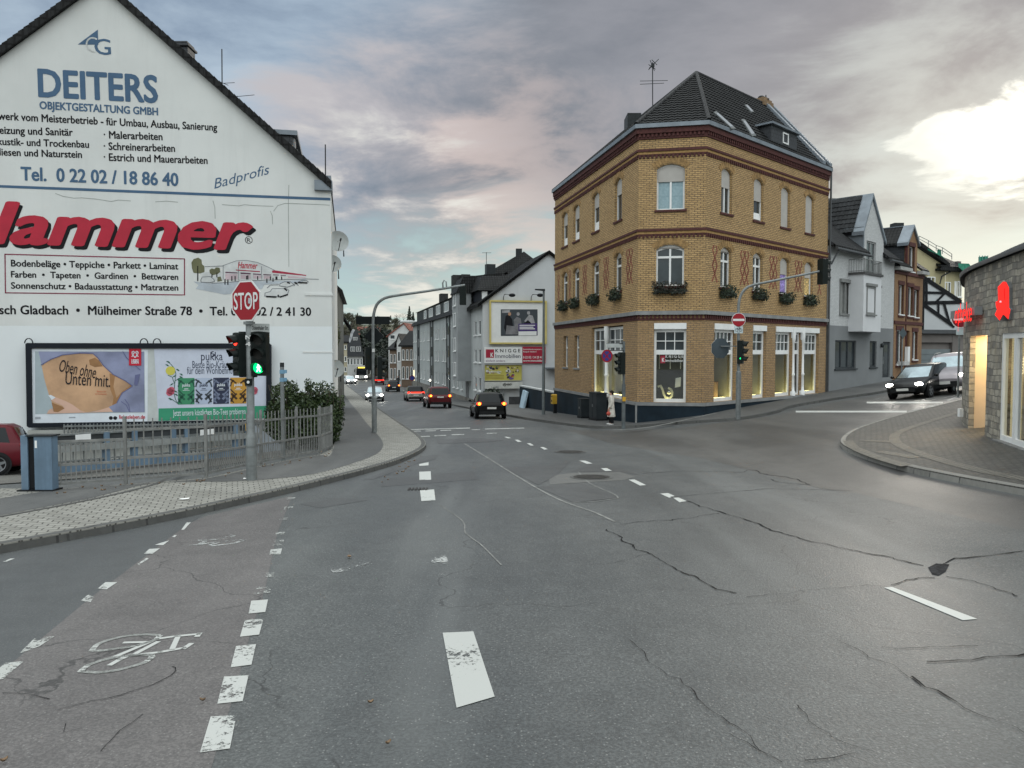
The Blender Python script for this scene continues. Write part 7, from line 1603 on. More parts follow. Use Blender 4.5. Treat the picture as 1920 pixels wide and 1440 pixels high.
g = gp(636, 700, .1); p = at(634.5, 626, 44); t = thing('climbing_shrub', 'yellowish green plant hanging at the edge of the white gable corner', 'shrub', (p.x-.2, p.y, H(p.x, p.y))); mb = MB(); leaves(mb, 500, lump((p.x-.1, p.y, p.z), (.22, .4, .8), .5), .06); mb.build('foliage', leaf_mat('ivy_leaf', (.03, .045, .012), (.10, .11, .03)), t)
mb = MB(); mb.tube([(p.x-.2, p.y, H(p.x, p.y)), (p.x-.15, p.y, p.z)], [.05, .02], 5); mb.build('stem', BARK, t)
# no stopping sign by the grey block, small lit lamp
b = gp(773, 741, .12); t = thing('road_sign', 'small round no stopping sign on a post by the grey block', 'sign', b); zt = at(773, 712, b.y).z
mb = MB(); mb.cyl(b, (b.x, b.y, zt+.3), .04, 8); mb.build('pole', GALV, t); sg, F = plate(t, 'sign_disc', Vector((b.x, b.y-.08, zt+.2)), (0, -1), ngon(.34, 18), M('sign_dim_red', (.14, .02, .04), .5)); mb = MB(); mb.disc(F, 0, .016, zt+.2, .24, 16); mb.build('blue_field', SIGN_BLUE, sg)
u, v = FB.px(776.5, 706); mb = MB(); mb.fbox(FB, u-.3, u+.9, .03, .1, v-1.3, v+1.0); tag(mb.build('lit_sign', M('sign_glow', (1, .85, .55), emit=1.2)), 'narrow glowing cream sign at the far end of the grey block', 'sign')
u, v = FB.px(813.5, 713); mb = MB(); c = FB.pt(u, .5, v); mb.ball(c, .13, 8, 6); mb.cyl(c, c+Vector((.0, 0, .16)), .04, 6); tag(mb.build('wall_lamp', M('lamp_white', (1, .95, .8), emit=4)), 'small glowing wall lamp beside the no stopping sign', 'lamp')
# ------------------------------------------------------------------ side street: white and grey house
FH = Frame(((RE_+DR*.2).x, (RE_+DR*.2).y), (DR.x, DR.y)); HL = 10.4
WBRICK = brick_mat('white_painted_brick', (.52, .53, .53), (.45, .46, .46), (.34, .35, .35), .25, .083, .01, .8, .5, .15)
ANTH = M('anthracite', (.04, .045, .05), .5, .15); STONEF = M('stone_frame', (.20, .205, .20), .8, .1, 3)
CP = lambda x, y: (1500+x/3.7875, 340+y/3.7875)
def white_grey_house():
    c = FH.pt(5, 0, 0); F = FH; P = F.pt; t = thing('white_grey_house', 'house with white upper brick, grey ground floor and a small balcony bay', 'building', (c.x, c.y, H(c.x, c.y)))
    U = lambda x, w=0: F.px(*CP(x, 1000), w)[0]; V = lambda x, y, w=0: F.px(*CP(x, y), w)[1]
    vsplit = V(320, 1028); ve = V(300, 478); g0, g1 = U(440), U(583); pk = F.px(*CP(510, 112)); vg = V(440, 325)
    vg1 = V(583, 420)
    def rect(x0, y0, x1, y1): return (U(x0), U(x1), V((x0+x1)/2, y1), V((x0+x1)/2, y0))
    low = [rect(250, 1130, 400, 1330), rect(497, 1135, 545, 1320), rect(590, 1140, 643, 1392)]; up = [rect(280, 722, 388, 942)]; bd = rect(463, 425, 530, 655)
    wall_with(F, HL, -2, vsplit, low, M('render_grey_low', (.19, .20, .205), .85, .08, .6), t, 'ground_floor_wall', .02, .18)
    mb = MB(); h = [[(a, c_), (b, c_), (b, d), (a, d)] for a, b, c_, d in up+[bd]]
    mb.fpoly(F, 0, [(0, vsplit), (HL, vsplit), (HL, ve), (g1, ve), (g1, vg1), (pk[0], pk[1]), (g0, vg), (g0, ve), (0, ve)], holes=h, w0=-.2)
    mb.build('upper_wall', WBRICK, t)
    a, b, c_, d = low[0]; simple_window(F, t, a, b, c_, d, .1, 3, fr=ANTH, fw=.1); a, b, c_, d = low[1]; simple_window(F, t, a, b, c_, d, .1, 1, fr=ANTH, fw=.1)
    a, b, c_, d = low[2]; mb = MB(); mb.fbox(F, a, b, -.16, -.08, c_, d); dr = mb.build('door', ANTH, t); mb = MB(); mb.fbox(F, a+.35, b-.25, -.08, -.07, c_+.2, d-.2); mb.build('pane', GLASS, dr); mb = MB(); mb.fbox(F, a+.15, a+.2, -.08, .0, c_+.9, c_+1.4); mb.build('handle', GALV, dr)
    mb = MB(); q = F.px(*CP(571, 1165)); mb.ball(F.pt(q[0], .12, q[1]), .16, 10, 6, sc=(.7, .7, 1)); mb.build('door_lamp', DARKMETAL, t)
    a, b, c_, d = up[0]; n = 3; w = (b-a)/n
    for k in range(3):
        mb = MB(); mb.fbox(F, a+k*w+.04, a+(k+1)*w-.1, -.15, -.10, c_, d); s = mb.build('roller_shutter', M('shutter_grey', (.24, .245, .235), .6, .1, 3), t)
        mb = MB(); mb.fbox(F, a+(k+1)*w-.1, a+(k+1)*w+.04, -.15, .02, c_, d); mb.build('stone_mullion', STONEF, s)
    mb = MB(); mb.fbox(F, a-.1, b+.35, -.02, .14, d, d+.2); mb.fbox(F, a-.08, a, -.02, .05, c_, d); mb.fbox(F, a-.1, b+.1, -.02, .1, c_-.12, c_); mb.build('stone_surround', STONEF, t)
    a, b, c_, d = bd; simple_window(F, t, a, b, c_, d, .1, 2, fr=M('frame_grey', (.3, .31, .31)), fw=.1)
    # bay with balcony
    bz0, bz1 = V(510, 1068, .9), V(510, 668, .9); u0, u1, u2 = U(447, .9), U(573, .9), U(573, .9)+.95
    mb = MB(); poly = [P(u0, 0, 0), P(u0, .9, 0), P(u1, .9, 0), P(u2, 0, 0)]; z = lambda p, v: (p.x, p.y, v)
    for i in range(3): mb.face([z(poly[i], bz0), z(poly[i+1], bz0), z(poly[i+1], bz1), z(poly[i], bz1)])
    mb.face([z(p, bz0) for p in poly][::-1]); mb.face([z(p, bz1) for p in poly]); by = mb.build('bay', M('bay_white', (.60, .61, .62), .8, .04, 1), t)
    BF = Frame((poly[1].x, poly[1].y), (F.d.x, F.d.y)); wv0, wv1 = V(497, 945, .9), V(497, 745, .9); a = U(468, .9)-u0; b = U(530, .9)-u0; simple_window(BF, by, a, b, wv0, wv1, -.01, 1, fr=STONEF, fw=.12); mb = MB(); mb.fbox(BF, a-.1, b+.1, 0, .12, wv1, wv1+.16); mb.build('lintel', STONEF, by)
    BS = Frame((poly[2].x, poly[2].y), (poly[3]-poly[2])[:2]); Ls = (poly[3]-poly[2]).length; simple_window(BS, by, .25, Ls-.3, wv0, wv1, -.01, 1, fr=STONEF, fw=.1); mb = MB(); mb.fbox(BS, .15, Ls-.2, 0, .12, wv1, wv1+.16); mb.build('lintel', STONEF, by)
    mb = MB(); q = [P(u0-.1, -.0, 0), P(u0-.1, 1.0, 0), P(u1+.05, 1.0, 0), P(u2+.15, 0, 0)]; mb.hexa([z(q[0], bz1), z(q[3], bz1), z(q[2], bz1), z(q[1], bz1), z(q[0], bz1+.14), z(q[3], bz1+.14), z(q[2], bz1+.14), z(q[1], bz1+.14)]); mb.build('balcony_slab', M('slab_dark', (.07, .07, .07)), by)
    mb = MB(); rv = V(510, 560, .9)
    for i in range(3):
        p0, p1 = poly[i], poly[i+1]; n = max(3, int((p1-p0).length/.14)); mb.tube([z(p0, rv), z(p1, rv)], .025, 5); mb.tube([z(p0, bz1+.22), z(p1, bz1+.22)], .02, 5)
        for k in range(n+1): p = p0+(p1-p0)*k/n; mb.cyl(z(p, bz1+.14), z(p, rv), .012, 5)
    mb.build('railing', M('railing_grey', (.16, .165, .16), .5), by)
    # roofs: main slope, cross gable, metal verge
    k = 1.0; mb = MB(); e0 = F.pt(-.05, .35, ve-.1); th = Vector((0, 0, .18))
    for a, b in ((-.05, g0+.1), (g1-.1, HL)):
        q = [P(a, .4, ve-.15), P(b, .4, ve-.15), P(b, -4.2, ve+3.6), P(a, -4.2, ve+3.6)]; mb.hexa([*q, *[i+th for i in q]])
    mb.build('roof', TILE_DK, t)
    mb = MB(); gt = F.pt
    for a, b in ((-.05, g0+.05), (g1+.05, HL)): mb.tube([P(a, .48, ve-.2), P(b, .48, ve-.2)], .09, 8)
    mb.tube([P(.35, .48, ve-.2), P(.1, .3, ve-.7), P(-.02, .15, ve-1.1)], .05, 6); mb.build('gutter', M('pipe_dark', (.06, .065, .07)), t)
    D = -6.5; mb = MB(); sl = (pk[1]-vg)/(pk[0]-g0)
    q = [P(g0-.25, -.55, vg-.25*sl), P(pk[0], -.55, pk[1]), P(pk[0], D, pk[1]), P(g0-.25, D, vg-.25*sl)]; mb.hexa([*q, *[i+th for i in q]]); gr_ = mb.build('gable_roof', M('roof_underlay', (.008, .008, .009), .9), t); q = [i+th for i in q]; mb = MB(); tile_courses(mb, q[3], q[0], q[1], q[2]); mb.build('roof_tiles', M('roof_tile_grey', (.026, .028, .03), .6, .4, 1.5), gr_)
    mb = MB(); q = [P(g0-.28, .12, vg-.28*sl), P(pk[0], .12, pk[1]), P(pk[0], -.62, pk[1]), P(g0-.28, -.62, vg-.28*sl)]; mb.hexa([*q, *[i+Vector((0, 0, .24)) for i in q]])
    sr = (pk[1]-vg1)/(g1-pk[0]); q = [P(pk[0], .12, pk[1]), P(g1+.2, .12, vg1-.2*sr), P(g1+.2, D, vg1-.2*sr), P(pk[0], D, pk[1])]; mb.hexa([*q, *[i+Vector((0, 0, .24)) for i in q]])
    mb.fbox(F, g0-.14, g0-.01, -1.2, .06, ve-.2, vg+.05); mb.build('metal_verge', ZINC, t)
    mb = MB(); mb.face([P(g0-.02, D, ve-.3), P(g0-.02, -.2, ve-.3), P(g0-.02, -.2, vg), P(g0-.02, D, vg)]); mb.face([P(g1, -.2, ve-.3), P(g1, D, ve-.3), P(g1, D, vg1), P(g1, -.2, vg1)]); mb.build('dormer_cheek', SLATE, t)
    q = at(1556, 390, 52); mb = MB(); mb.box(q.x-.35, q.x+.35, 51.6, 52.4, q.z-2, at(0, 374, 52).z); mb.build('chimney', M('chimney_grey', (.12, .12, .115), .8, .2, 4), t)
    mb = MB(); mb.face([P(HL, 0, -2), P(HL, -8, -2), P(HL, -8, ve), P(HL, 0, ve)]); mb.build('end_wall', WBRICK, t)
white_grey_house()
# ------------------------------------------------------------------ narrow ochre brick house
OCHRE = brick_mat('ochre_brick', (.27, .155, .075), (.21, .115, .055), (.16, .10, .06), .25, .08, .008, .8, .4, .3)
FO = Frame((FH.pt(HL+.1, 0, 0).x, FH.pt(HL+.1, 0, 0).y), (DR.x, DR.y))
def ochre_house():
    F = FO; P = F.pt; L = F.px(1729, 600)[0]; c = P(L/2, 0, 0); t = thing('ochre_brick_house', 'narrow ochre brick house with tall dark red framed windows', 'building', (c.x, c.y, H(c.x, c.y)))
    U = lambda x: F.px(*CP(x, 1000))[0]; V = lambda x, y: F.px(*CP(x, y))[1]
    rc = lambda x0, y0, x1, y1: (U(x0), U(x1), V((x0+x1)/2, y1), V((x0+x1)/2, y0))
    W = [rc(698, 735, 729, 945), rc(763, 750, 795, 955), rc(806, 770, 836, 965), rc(688, 1055, 727, 1300), rc(802, 1068, 832, 1265)]; dw = rc(765, 460, 800, 640); dd = rc(751, 1060, 780, 1330)
    ve = V(700, 605); g0, g1 = U(752), U(822); pk = F.px(*CP(800, 330)); vg = V(760, 425); vg1 = V(822, 440)
    mb = MB(); hs = [[(a, c_), (b, c_), (b, d), (a, d)] for a, b, c_, d in W+[dw, dd]]
    mb.fpoly(F, 0, [(0, -2.5), (L, -2.5), (L, ve), (g1, ve), (g1, vg1), (pk[0], pk[1]), (g0, vg), (g0, ve), (0, ve)], holes=hs, w0=-.2); mb.face([P(L, 0, -3), P(L, -9, -3), P(L, -9, ve), P(L, 0, ve)]); mb.build('wall', OCHRE, t)
    for a, b, c_, d in W+[dw]:
        f = simple_window(F, t, a, b, c_, d, .16, 1); mb = MB(); mb.fbox(F, a-.16, b+.16, -.05, .06, d, d+.28); mb.fbox(F, a-.13, b+.13, -.05, .09, c_-.2, c_-.06); mb.fbox(F, a-.1, a, -.2, .02, c_-.06, d); mb.fbox(F, b, b+.1, -.2, .02, c_-.06, d); mb.build('brick_surround', REDBRICK, f)
    a, b, c_, d = dd; mb = MB(); mb.fbox(F, a, b, -.2, -.14, c_-.6, d); mb.build('door', M('door_maroon', (.05, .018, .016), .5), t)
    mb = MB(); v = V(760, 1008); mb.fbox(F, 0, L, -.02, .07, v-.1, v+.12); mb.fbox(F, 0, L, -.02, .1, ve-.5, ve-.3); mb.fbox(F, g0-.12, g0, -.1, .05, -2, vg); mb.build('brick_course', REDBRICK, t)
    mb = MB(); th = Vector((0, 0, .16))
    for a, b in ((-.1, g0), (g1, L+.2)): q = [P(a, .35, ve-.1), P(b, .35, ve-.1), P(b, -3.5, ve+3.0), P(a, -3.5, ve+3.0)]; mb.hexa([*q, *[i+th for i in q]])
    D = -5; s = (pk[1]-vg)/(pk[0]-g0); q = [P(g0-.2, -.5, vg-.2*s), P(pk[0], -.5, pk[1]), P(pk[0], D, pk[1]), P(g0-.2, D, vg-.2*s)]; mb.hexa([*q, *[i+th for i in q]]); mb.build('roof', TILE_BK, t)
    mb = MB(); q = [P(g0-.28, .14, vg-.28*s), P(pk[0], .14, pk[1]), P(pk[0], -.6, pk[1]), P(g0-.28, -.6, vg-.28*s)]; mb.hexa([*q, *[i+Vector((0, 0, .22)) for i in q]]); s2 = (pk[1]-vg1)/(g1-pk[0]); q = [P(pk[0], .14, pk[1]), P(g1+.2, .14, vg1-.2*s2), P(g1+.2, D, vg1-.2*s2), P(pk[0], D, pk[1])]; mb.hexa([*q, *[i+Vector((0, 0, .22)) for i in q]]); mb.build('metal_verge', ZINC, t)
    mb = MB(); mb.face([P(g0, D, ve-.3), P(g0, -.1, ve-.3), P(g0, -.1, vg), P(g0, D, vg)]); mb.build('dormer_cheek', SLATE, t)
    mb = MB(); mb.fbox(F, g1-.02, L+.15, .02, .4, ve-.28, ve-.05); mb.fbox(F, -.1, g0, .02, .4, ve-.28, ve-.05); mb.build('cornice', M('cornice_pale', (.34, .34, .33)), t)
    mb = MB(); q = at(1686, 424, 57); mb.box(q.x-.35, q.x+.35, 57, 57.7, q.z-2, q.z+.25); mb.build('chimney', DARKMETAL, t)
    a = F.px(*CP(745, 1250)); mb = MB(); mb.fbox(F, a[0]-.2, a[0]+.25, .05, .25, a[1]-.4, a[1]+.75); mb.build('meter_box', WHITE, t)
    a = F.px(*CP(706, 1295)); mb = MB(); mb.fbox(F, a[0]-.5, a[0]+.5, .02, .5, a[1]-.1, a[1]+.15); mb.build('window_box', M('box_pale', (.45, .45, .44)), t)
ochre_house()
# small sign post before the ochre house
b = gp(1690, 722, .12); t = thing('sign_post', 'thin dark sign post in front of the ochre brick house', 'sign', b); zt = at(1690, 625, b.y).z
mb = MB(); mb.cyl(b-Vector((0, 0, .2)), (b.x, b.y, zt), .04, 8); mb.build('pole', GALV, t); plate(t, 'sign_back', Vector((b.x, b.y-.06, zt)), (.5, -1), ngon(.33, 4, 0), SIGN_BACK)
# ------------------------------------------------------------------ yellow house, white timbered wall and garage, scaffold nets
QP = lambda x, y: (1700+x/3.4286, 440+y/3.4286)
YEW = M('render_yellow', (.42, .37, .22), .85, .08, .6, streak=.12); TIMB = M('timber_black', (.012, .013, .015), .7, .2, 3)
def yellow_house():
    dep = 66; a = at(1690, 660, dep); F = Frame((a.x, a.y), (.92, .39)); P = F.pt; c = P(6, 0, 0); t = thing('yellow_house', 'yellow house with dark roof partly covered by green scaffold netting', 'building', (c.x, c.y, H(c.x, c.y)))
    k = [F.px(*QP(x, y)) for x, y in ((30, 60), (250, 205), (250, 760))]; u1 = k[1][0]
    mb = MB(); mb.fpoly(F, 0, [(0, -3), (u1, -3), (u1, k[1][1]), (k[0][0], k[0][1]), (0, k[0][1])])
    mb.build('wall', YEW, t)
    F3 = Frame((P(u1, 0, 0).x, P(u1, 0, 0).y), (.9, .43)); u2 = F3.px(*QP(352, 400))[0]
    mb = MB(); ev = F3.px(*QP(300, 240))[1]; mb.fpoly(F3, .02, [(0, -3), (u2, -3), (u2, ev), (0, ev)]); mb.build('side_wall', YEW, t)
    for x0, y0, x1, y1 in ((130, 272, 182, 320), (243, 305, 282, 382)):
        q0, q1 = F.px(*QP(x0, y1)), F.px(*QP(x1, y0)); simple_window(F, t, q0[0], q1[0], q0[1], q1[1], -.02, 2)
    for x0, x1 in ((303, 318), (322, 350)): q0, q1 = F3.px(*QP(x0, 400)), F3.px(*QP(x1, 300)); simple_window(F3, t, q0[0], q1[0], q0[1], q1[1], -.04, 2)
    mb = MB(); p0, p1 = F.px(*QP(40, 55)), F.px(*QP(255, 210)); th = .35
    q = [P(p0[0], .35, p0[1]), P(p1[0], .35, p1[1]), P(p1[0], -9, p1[1]), P(p0[0], -9, p0[1])]; mb.hexa([*q, *[i+Vector((0, 0, th)) for i in q]])
    r0, r1 = F3.px(*QP(195, 178)), F3.px(*QP(385, 240)); mb.fbox(F3, -1.3, u2+.2, -.5, .5, ev, ev+.2)
    q = [F3.pt(-1.2, .5, ev+.2), F3.pt(u2+.2, .5, ev+.2), F3.pt(u2+.2, -4, ev+2.4), F3.pt(-1.2, -4, ev+2.4)]; mb.hexa([*q, *[i+Vector((0, 0, .2)) for i in q]]); mb.build('roof', TILE_BK, t)
    m = MB(); m.tube([P(*F.px(*QP(262, 245)), 0)[:3] if False else F.pt(F.px(*QP(262, 240))[0], .3, F.px(*QP(262, 240))[1]), F.pt(F.px(*QP(205, 270))[0], .3, F.px(*QP(205, 270))[1]), F.pt(F.px(*QP(200, 320))[0], .2, F.px(*QP(200, 320))[1])], .06, 6); m.build('downpipe', DARKMETAL, t)
    q = F.px(*QP(375, 170)); 
    # scaffold netting on the roof
    NET = M('scaffold_net', (.03, .20, .13), .8, .35, 4); s = thing('scaffold', 'green scaffold netting and rails along the roof of the yellow house', 'scaffold', P(3, 1, 4)); sc = MB()
    pts = [(40, 50), (100, 85), (150, 110), (190, 130), (250, 165)]
    a = [F.px(x, y) for x, y in (QP(x, y) for x, y in pts)]; b = [F.px(*QP(x, y-35-6*(i % 2))) for i, (x, y) in enumerate(pts)]
    for i in range(len(pts)): sc.tube([F.pt(a[i][0], .6, a[i][1]), F.pt(b[i][0], .6, b[i][1])], .03, 5)
    for i in range(len(pts)-1):
        for f in (.5, 1): sc.tube([F.pt(a[i][0], .6, a[i][1]+(b[i][1]-a[i][1])*f), F.pt(a[i+1][0], .6, a[i+1][1]+(b[i+1][1]-a[i+1][1])*f)], .025, 5)
    sc.build('rails', GALV, s)
    mb = MB()
    def net(L, F_, w):
        q = [F_.px(*QP(*p)) for p in L]; mb.fpoly(F_, w, q, w0=w-.03)
    net([(100, 95), (190, 140), (215, 160), (195, 150), (160, 130), (105, 105)], F, .55); net([(165, 128), (165, 100), (188, 100), (190, 140)], F, .5)
    net([(278, 190), (345, 192), (388, 250), (360, 285), (320, 250), (280, 215)], F3, .8)
    net([(400, 235), (400, 150), (455, 145), (458, 205)], F3, .9); net([(462, 205), (470, 165), (500, 185)], F3, .9); mb.build('netting', NET, s)
    sc = MB()
    for x in (402, 420, 437, 455): q0, q1 = F3.px(*QP(x, 240)), F3.px(*QP(x, 142)); sc.tube([F3.pt(q0[0], .95, q0[1]), F3.pt(q1[0], .95, q1[1])], .035, 5)
    sc.build('rails', M('scaffold_teal', (.10, .30, .26)), s)
    mb = MB(); q0, q1 = F3.px(*QP(362, 230)), F3.px(*QP(385, 168)); mb.fbox(F3, q0[0], q1[0], -1.5, -.5, q0[1]-1, q1[1]); mb.build('chimney', M('chimney_grey', (.12, .12, .115)), t)
yellow_house()
def garage():
    dep = 61; a = at(1722, 660, dep); F = Frame((a.x, a.y), (.97, .24)); t = thing('timbered_garage', 'white wall with black timber truss above a grey garage door', 'building', (a.x+2, a.y, H(a.x+2, a.y)))
    L = F.px(1822, 600)[0]; u = lambda x, y: F.px(*QP(x, y)); vb = u(200, 612)[1]; top = [u(60, 245), u(345, 432)]
    mb = MB(); mb.fpoly(F, 0, [(0, vb), (L, vb), (L, top[1][1]-.2), (top[1][0], top[1][1]), (top[0][0], top[0][1]), (0, top[0][1])], w0=-7); mb.build('wall', PALEW, t)
    mb = MB(); [stroke(mb, F, .06+.004*i, [u(*p) for p in L_], w) for i, (L_, w) in enumerate((([(60, 245), (342, 430)], .34), ([(92, 372), (240, 375)], .2), ([(92, 440), (345, 434)], .28), ([(92, 440), (300, 588)], .30), ([(123, 290), (123, 440)], .24), ([(200, 440), (200, 508)], .2), ([(240, 378), (183, 434)], .18), ([(235, 440), (272, 570)], .22)))]
    mb.fbox(F, 0, .3, 0, .2, vb, top[0][1]); mb.build('timber_truss', TIMB, t)
    mb = MB(); mb.fbox(F, 0, L, -.1, .35, vb-.3, vb); mb.build('lintel', M('lintel_dark', (.07, .075, .08), .7), t)
    mb = MB(); mb.fbox(F, 0, L, -7, -.3, -2, vb-.3); d1 = u(295, 680)[0]; mb.fbox(F, d1, L, -.3, .0, -2, vb-.3); mb.fbox(F, -.2, .12, -.3, .0, -2, vb-.3); mb.fbox(F, .12, d1, -.3, -.02, vb-1.0, vb-.3); mb.build('garage_wall', M('render_taupe', (.17, .155, .145), .85, .1, 1), t)
    mb = MB()
    for k in range(9): mb.fbox(F, .12, d1, -.3, -.18-.02*(k % 2), -1.6+k*.45, -1.6+(k+1)*.45-.02)
    mb.build('garage_door', M('garage_grey', (.17, .20, .21), .55, .1, 1), t)
garage()
# ------------------------------------------------------------------ round stone chemist's shop
STONE = stone_mat('rubble_stone'); WARM = M('lamp_warm', (1, .80, .48), emit=5); CREAMW = M('wall_warm_cream', (.62, .50, .36), .8, .06, 1)
ARC = catmull([(7.9, 4.5), (8.65, 9.0), (9.3, 11.5), (9.95, 13.7), (10.6, 15.9), (11.1, 17.5), (11.87, 19.8), (12.57, 21.4), (13.47, 23), (14.67, 24.9), (16.2, 26.8), (18.4, 29.2), (22, 31.5)], .25)
def arc_s():
    s = [0.0]
    for p, q in zip(ARC, ARC[1:]): s.append(s[-1]+math.hypot(q[0]-p[0], q[1]-p[1]))
    return s
AS = arc_s()
def arc_at(s):
    for i in range(len(AS)-1):
        if AS[i+1] >= s: f = (s-AS[i])/(AS[i+1]-AS[i]); return Vector((ARC[i][0]+(ARC[i+1][0]-ARC[i][0])*f, ARC[i][1]+(ARC[i+1][1]-ARC[i][1])*f, 0))
    return Vector((*ARC[-1], 0))
def arc_px(px):
    r = (px-960)/FPX; s = 0.0
    while s < AS[-1]:
        p = arc_at(s)
        if p.x/p.y < r: return s
        s += .02
    return s
def arc_n(s):
    d = (arc_at(s+.1)-arc_at(s-.1)).normalized(); return Vector((-d.y, d.x, 0)), d
def chemist():
    t = thing('chemist_shop', 'round stone chemist shop with lit glass door at the right edge', 'building', (14, 18, H(14, 18))); TOP, DOOR = 4.30, 2.62
    sA0, sA1 = arc_px(1936), arc_px(1877); sB0, sB1 = arc_px(1850), arc_px(1818)
    def wallrow(s0, s1, z0, z1, th=.35, nm='stone_wall'):
        mb = MB(); n = max(2, int((s1-s0)/.2)); o = []; i_ = []; uv = []
        for k in range(n+1):
            s = s0+(s1-s0)*k/n; p = arc_at(s); nn, _ = arc_n(s); q = p-nn*th; zb = z0 if z0 is not None else H(p.x, p.y)-.1
            o.append((p, zb)); i_.append((q, zb)); uv.append(s)
        mb.grid([[(p.x, p.y, zb) for p, zb in o][::-1], [(p.x, p.y, z1) for p, zb in o][::-1]], 0, smooth=True, uvs=[[(s, zb) for s, (p, zb) in zip(uv, o)][::-1], [(s, z1) for s in uv][::-1]])
        mb.grid([[(p.x, p.y, zb) for p, zb in i_], [(p.x, p.y, z1) for p, zb in i_]])
        for a, b in ((o[0], i_[0]), (i_[-1], o[-1])):
            mb.face([(a[0].x, a[0].y, a[1]), (b[0].x, b[0].y, b[1]), (b[0].x, b[0].y, z1), (a[0].x, a[0].y, z1)], uv=[(0, a[1]), (th, a[1]), (th, z1), (0, z1)])
        mb.grid([[(p.x, p.y, z1) for p, _ in o], [(p.x, p.y, z1) for p, _ in i_]])
        if z0 is not None: mb.grid([[(p.x, p.y, zb) for p, zb in i_], [(p.x, p.y, zb) for p, zb in o]])
        return mb.build(nm, STONE, t)
    wallrow(0, AS[-1], DOOR, TOP); wallrow(sA1, sB0, None, DOOR, .35); wallrow(sB1, AS[-1], None, DOOR, .13); wallrow(0, sA0, None, DOOR)
    # parapet cap
    mb = MB(); rows = [[], [], [], []]; S = [AS[-1]*k/70 for k in range(71)]
    for s in S:
        p = arc_at(s); n, _ = arc_n(s)
        for r, (w, z) in enumerate(((.12, TOP), (.14, TOP+.10), (-.5, TOP+.14), (-.5, TOP))): q = p+n*w; rows[r].append((q.x, q.y, z))
    mb.grid(rows); mb.build('parapet_cap', M('cap_grey', (.085, .09, .095), .5, .1, 2), t)
    mb = MB(); rows = [[], []]
    for s in S: p = arc_at(s); n, _ = arc_n(s); q = p-n*.45; rows[0].append((q.x, q.y, TOP+.05)); rows[1].append((30, 20, TOP+.08))
    mb.grid(rows, smooth=False); mb.build('flat_roof', M('roof_felt', (.10, .10, .10)), t)
    mb = MB(); pts = []
    for k in range(12): s = arc_px(1900)+k*.55-1.5; p = arc_at(max(.2, s)); n, _ = arc_n(max(.2, s)); q = p-n*.6; pts.append((q.x, q.y, TOP+.42))
    mb.tube(pts, .025, 6); [mb.cyl((p[0], p[1], TOP+.1), p, .02, 6) for p in pts[::3]]; mb.build('roof_rail', GALV, t)
    # glass door front: white frame, blinds behind, lamps
    p0, p1 = arc_at(sA0), arc_at(sA1); F = Frame((p1.x, p1.y), (p0-p1)[:2]); L = (p0-p1).length; zb = H(p1.x, p1.y)+.14
    mb = MB(); w0, w1 = -.12, -.02
    for a, b in ((0, .10), (L*.40, L*.40+.09), (L*.42+.09, L*.42+.16), (L-.1, L)): mb.fbox(F, a, b, w0, w1, zb, DOOR)
    mb.fbox(F, .1, L-.1, w0, w1-.004, zb, zb+.12); mb.fbox(F, .1, L-.1, w0, w1-.004, DOOR-.12, DOOR); f = mb.build('glass_door', WHITE, t)
    mb = MB(); mb.fpoly(F, -.07, [(.1, zb+.1), (L-.1, zb+.1), (L-.1, DOOR-.1), (.1, DOOR-.1)]); mb.build('pane', clear_glass('shop_glass'), f)
    mb = MB(); n = 34
    for k in range(n): v = zb+.1+(DOOR-zb-.2)*k/n; mb.fbox(F, .11, L*.40, -.20, -.18, v, v+(DOOR-zb)/n*.86)
    mb.build('blind', M('blind_lit', (.80, .68, .40), emit=.42), f)  # glow put into the blind itself, for the lit room behind
    mb = MB(); mb.face([F.pt(-.2, -1.9, zb), F.pt(L+.1, -1.9, zb), F.pt(L+.1, -1.9, DOOR), F.pt(-.2, -1.9, DOOR)]); mb.face([F.pt(-.0, -.3, zb), F.pt(-.0, -1.9, zb), F.pt(-.0, -1.9, DOOR), F.pt(-.0, -.3, DOOR)]); mb.face([F.pt(-.2, -.3, zb+.01), F.pt(L, -.3, zb+.01), F.pt(L, -1.9, zb+.01), F.pt(-.2, -1.9, zb+.01)]); mb.face([F.pt(-.2, -1.9, DOOR-.0), F.pt(L, -1.9, DOOR), F.pt(L, -.3, DOOR), F.pt(-.2, -.3, DOOR)]); mb.build('shop_interior', M('interior_pale', (.5, .5, .46)), f)
    mb = MB(); mb.fbox(F, .15, .35, -.34, -.28, zb+1.5, zb+1.9); mb.fbox(F, .6, L-.3, -1.2, -1.0, DOOR-.1, DOOR-.04); mb.build('light_strip', WARM, f)
    mb = MB(); mb.fbox(F, -.15, L+.1, -.3, .12, zb-.3, zb); mb.build('door_step', M('step_grey', (.17, .17, .165), .8, .2, 4), t)
    # lit entrance recess
    p0, p1 = arc_at(sB0), arc_at(sB1); F = Frame((p1.x, p1.y), (p0-p1)[:2]); L = (p0-p1).length; zb = H(p1.x, p1.y)+.13
    mb = MB(); mb.fbox(F, -.3, L+.05, -1.05, -.82, zb-.3, DOOR); mb.face([F.pt(-.02, -.13, zb), F.pt(-.02, -.9, zb), F.pt(-.02, -.9, DOOR), F.pt(-.02, -.13, DOOR)]); mb.build('recess_wall', CREAMW, t)
    mb = MB(); mb.fbox(F, -.2, L, -.82, -.05, DOOR-.001, DOOR+.04); mb.build('recess_ceiling', CREAMW, t)
    mb = MB(); mb.fbox(F, .2, L-.1, -.6, -.35, DOOR-.04, DOOR-.004); mb.build('recess_lamp', M('lamp_recess', (1, .78, .45), emit=38), t)
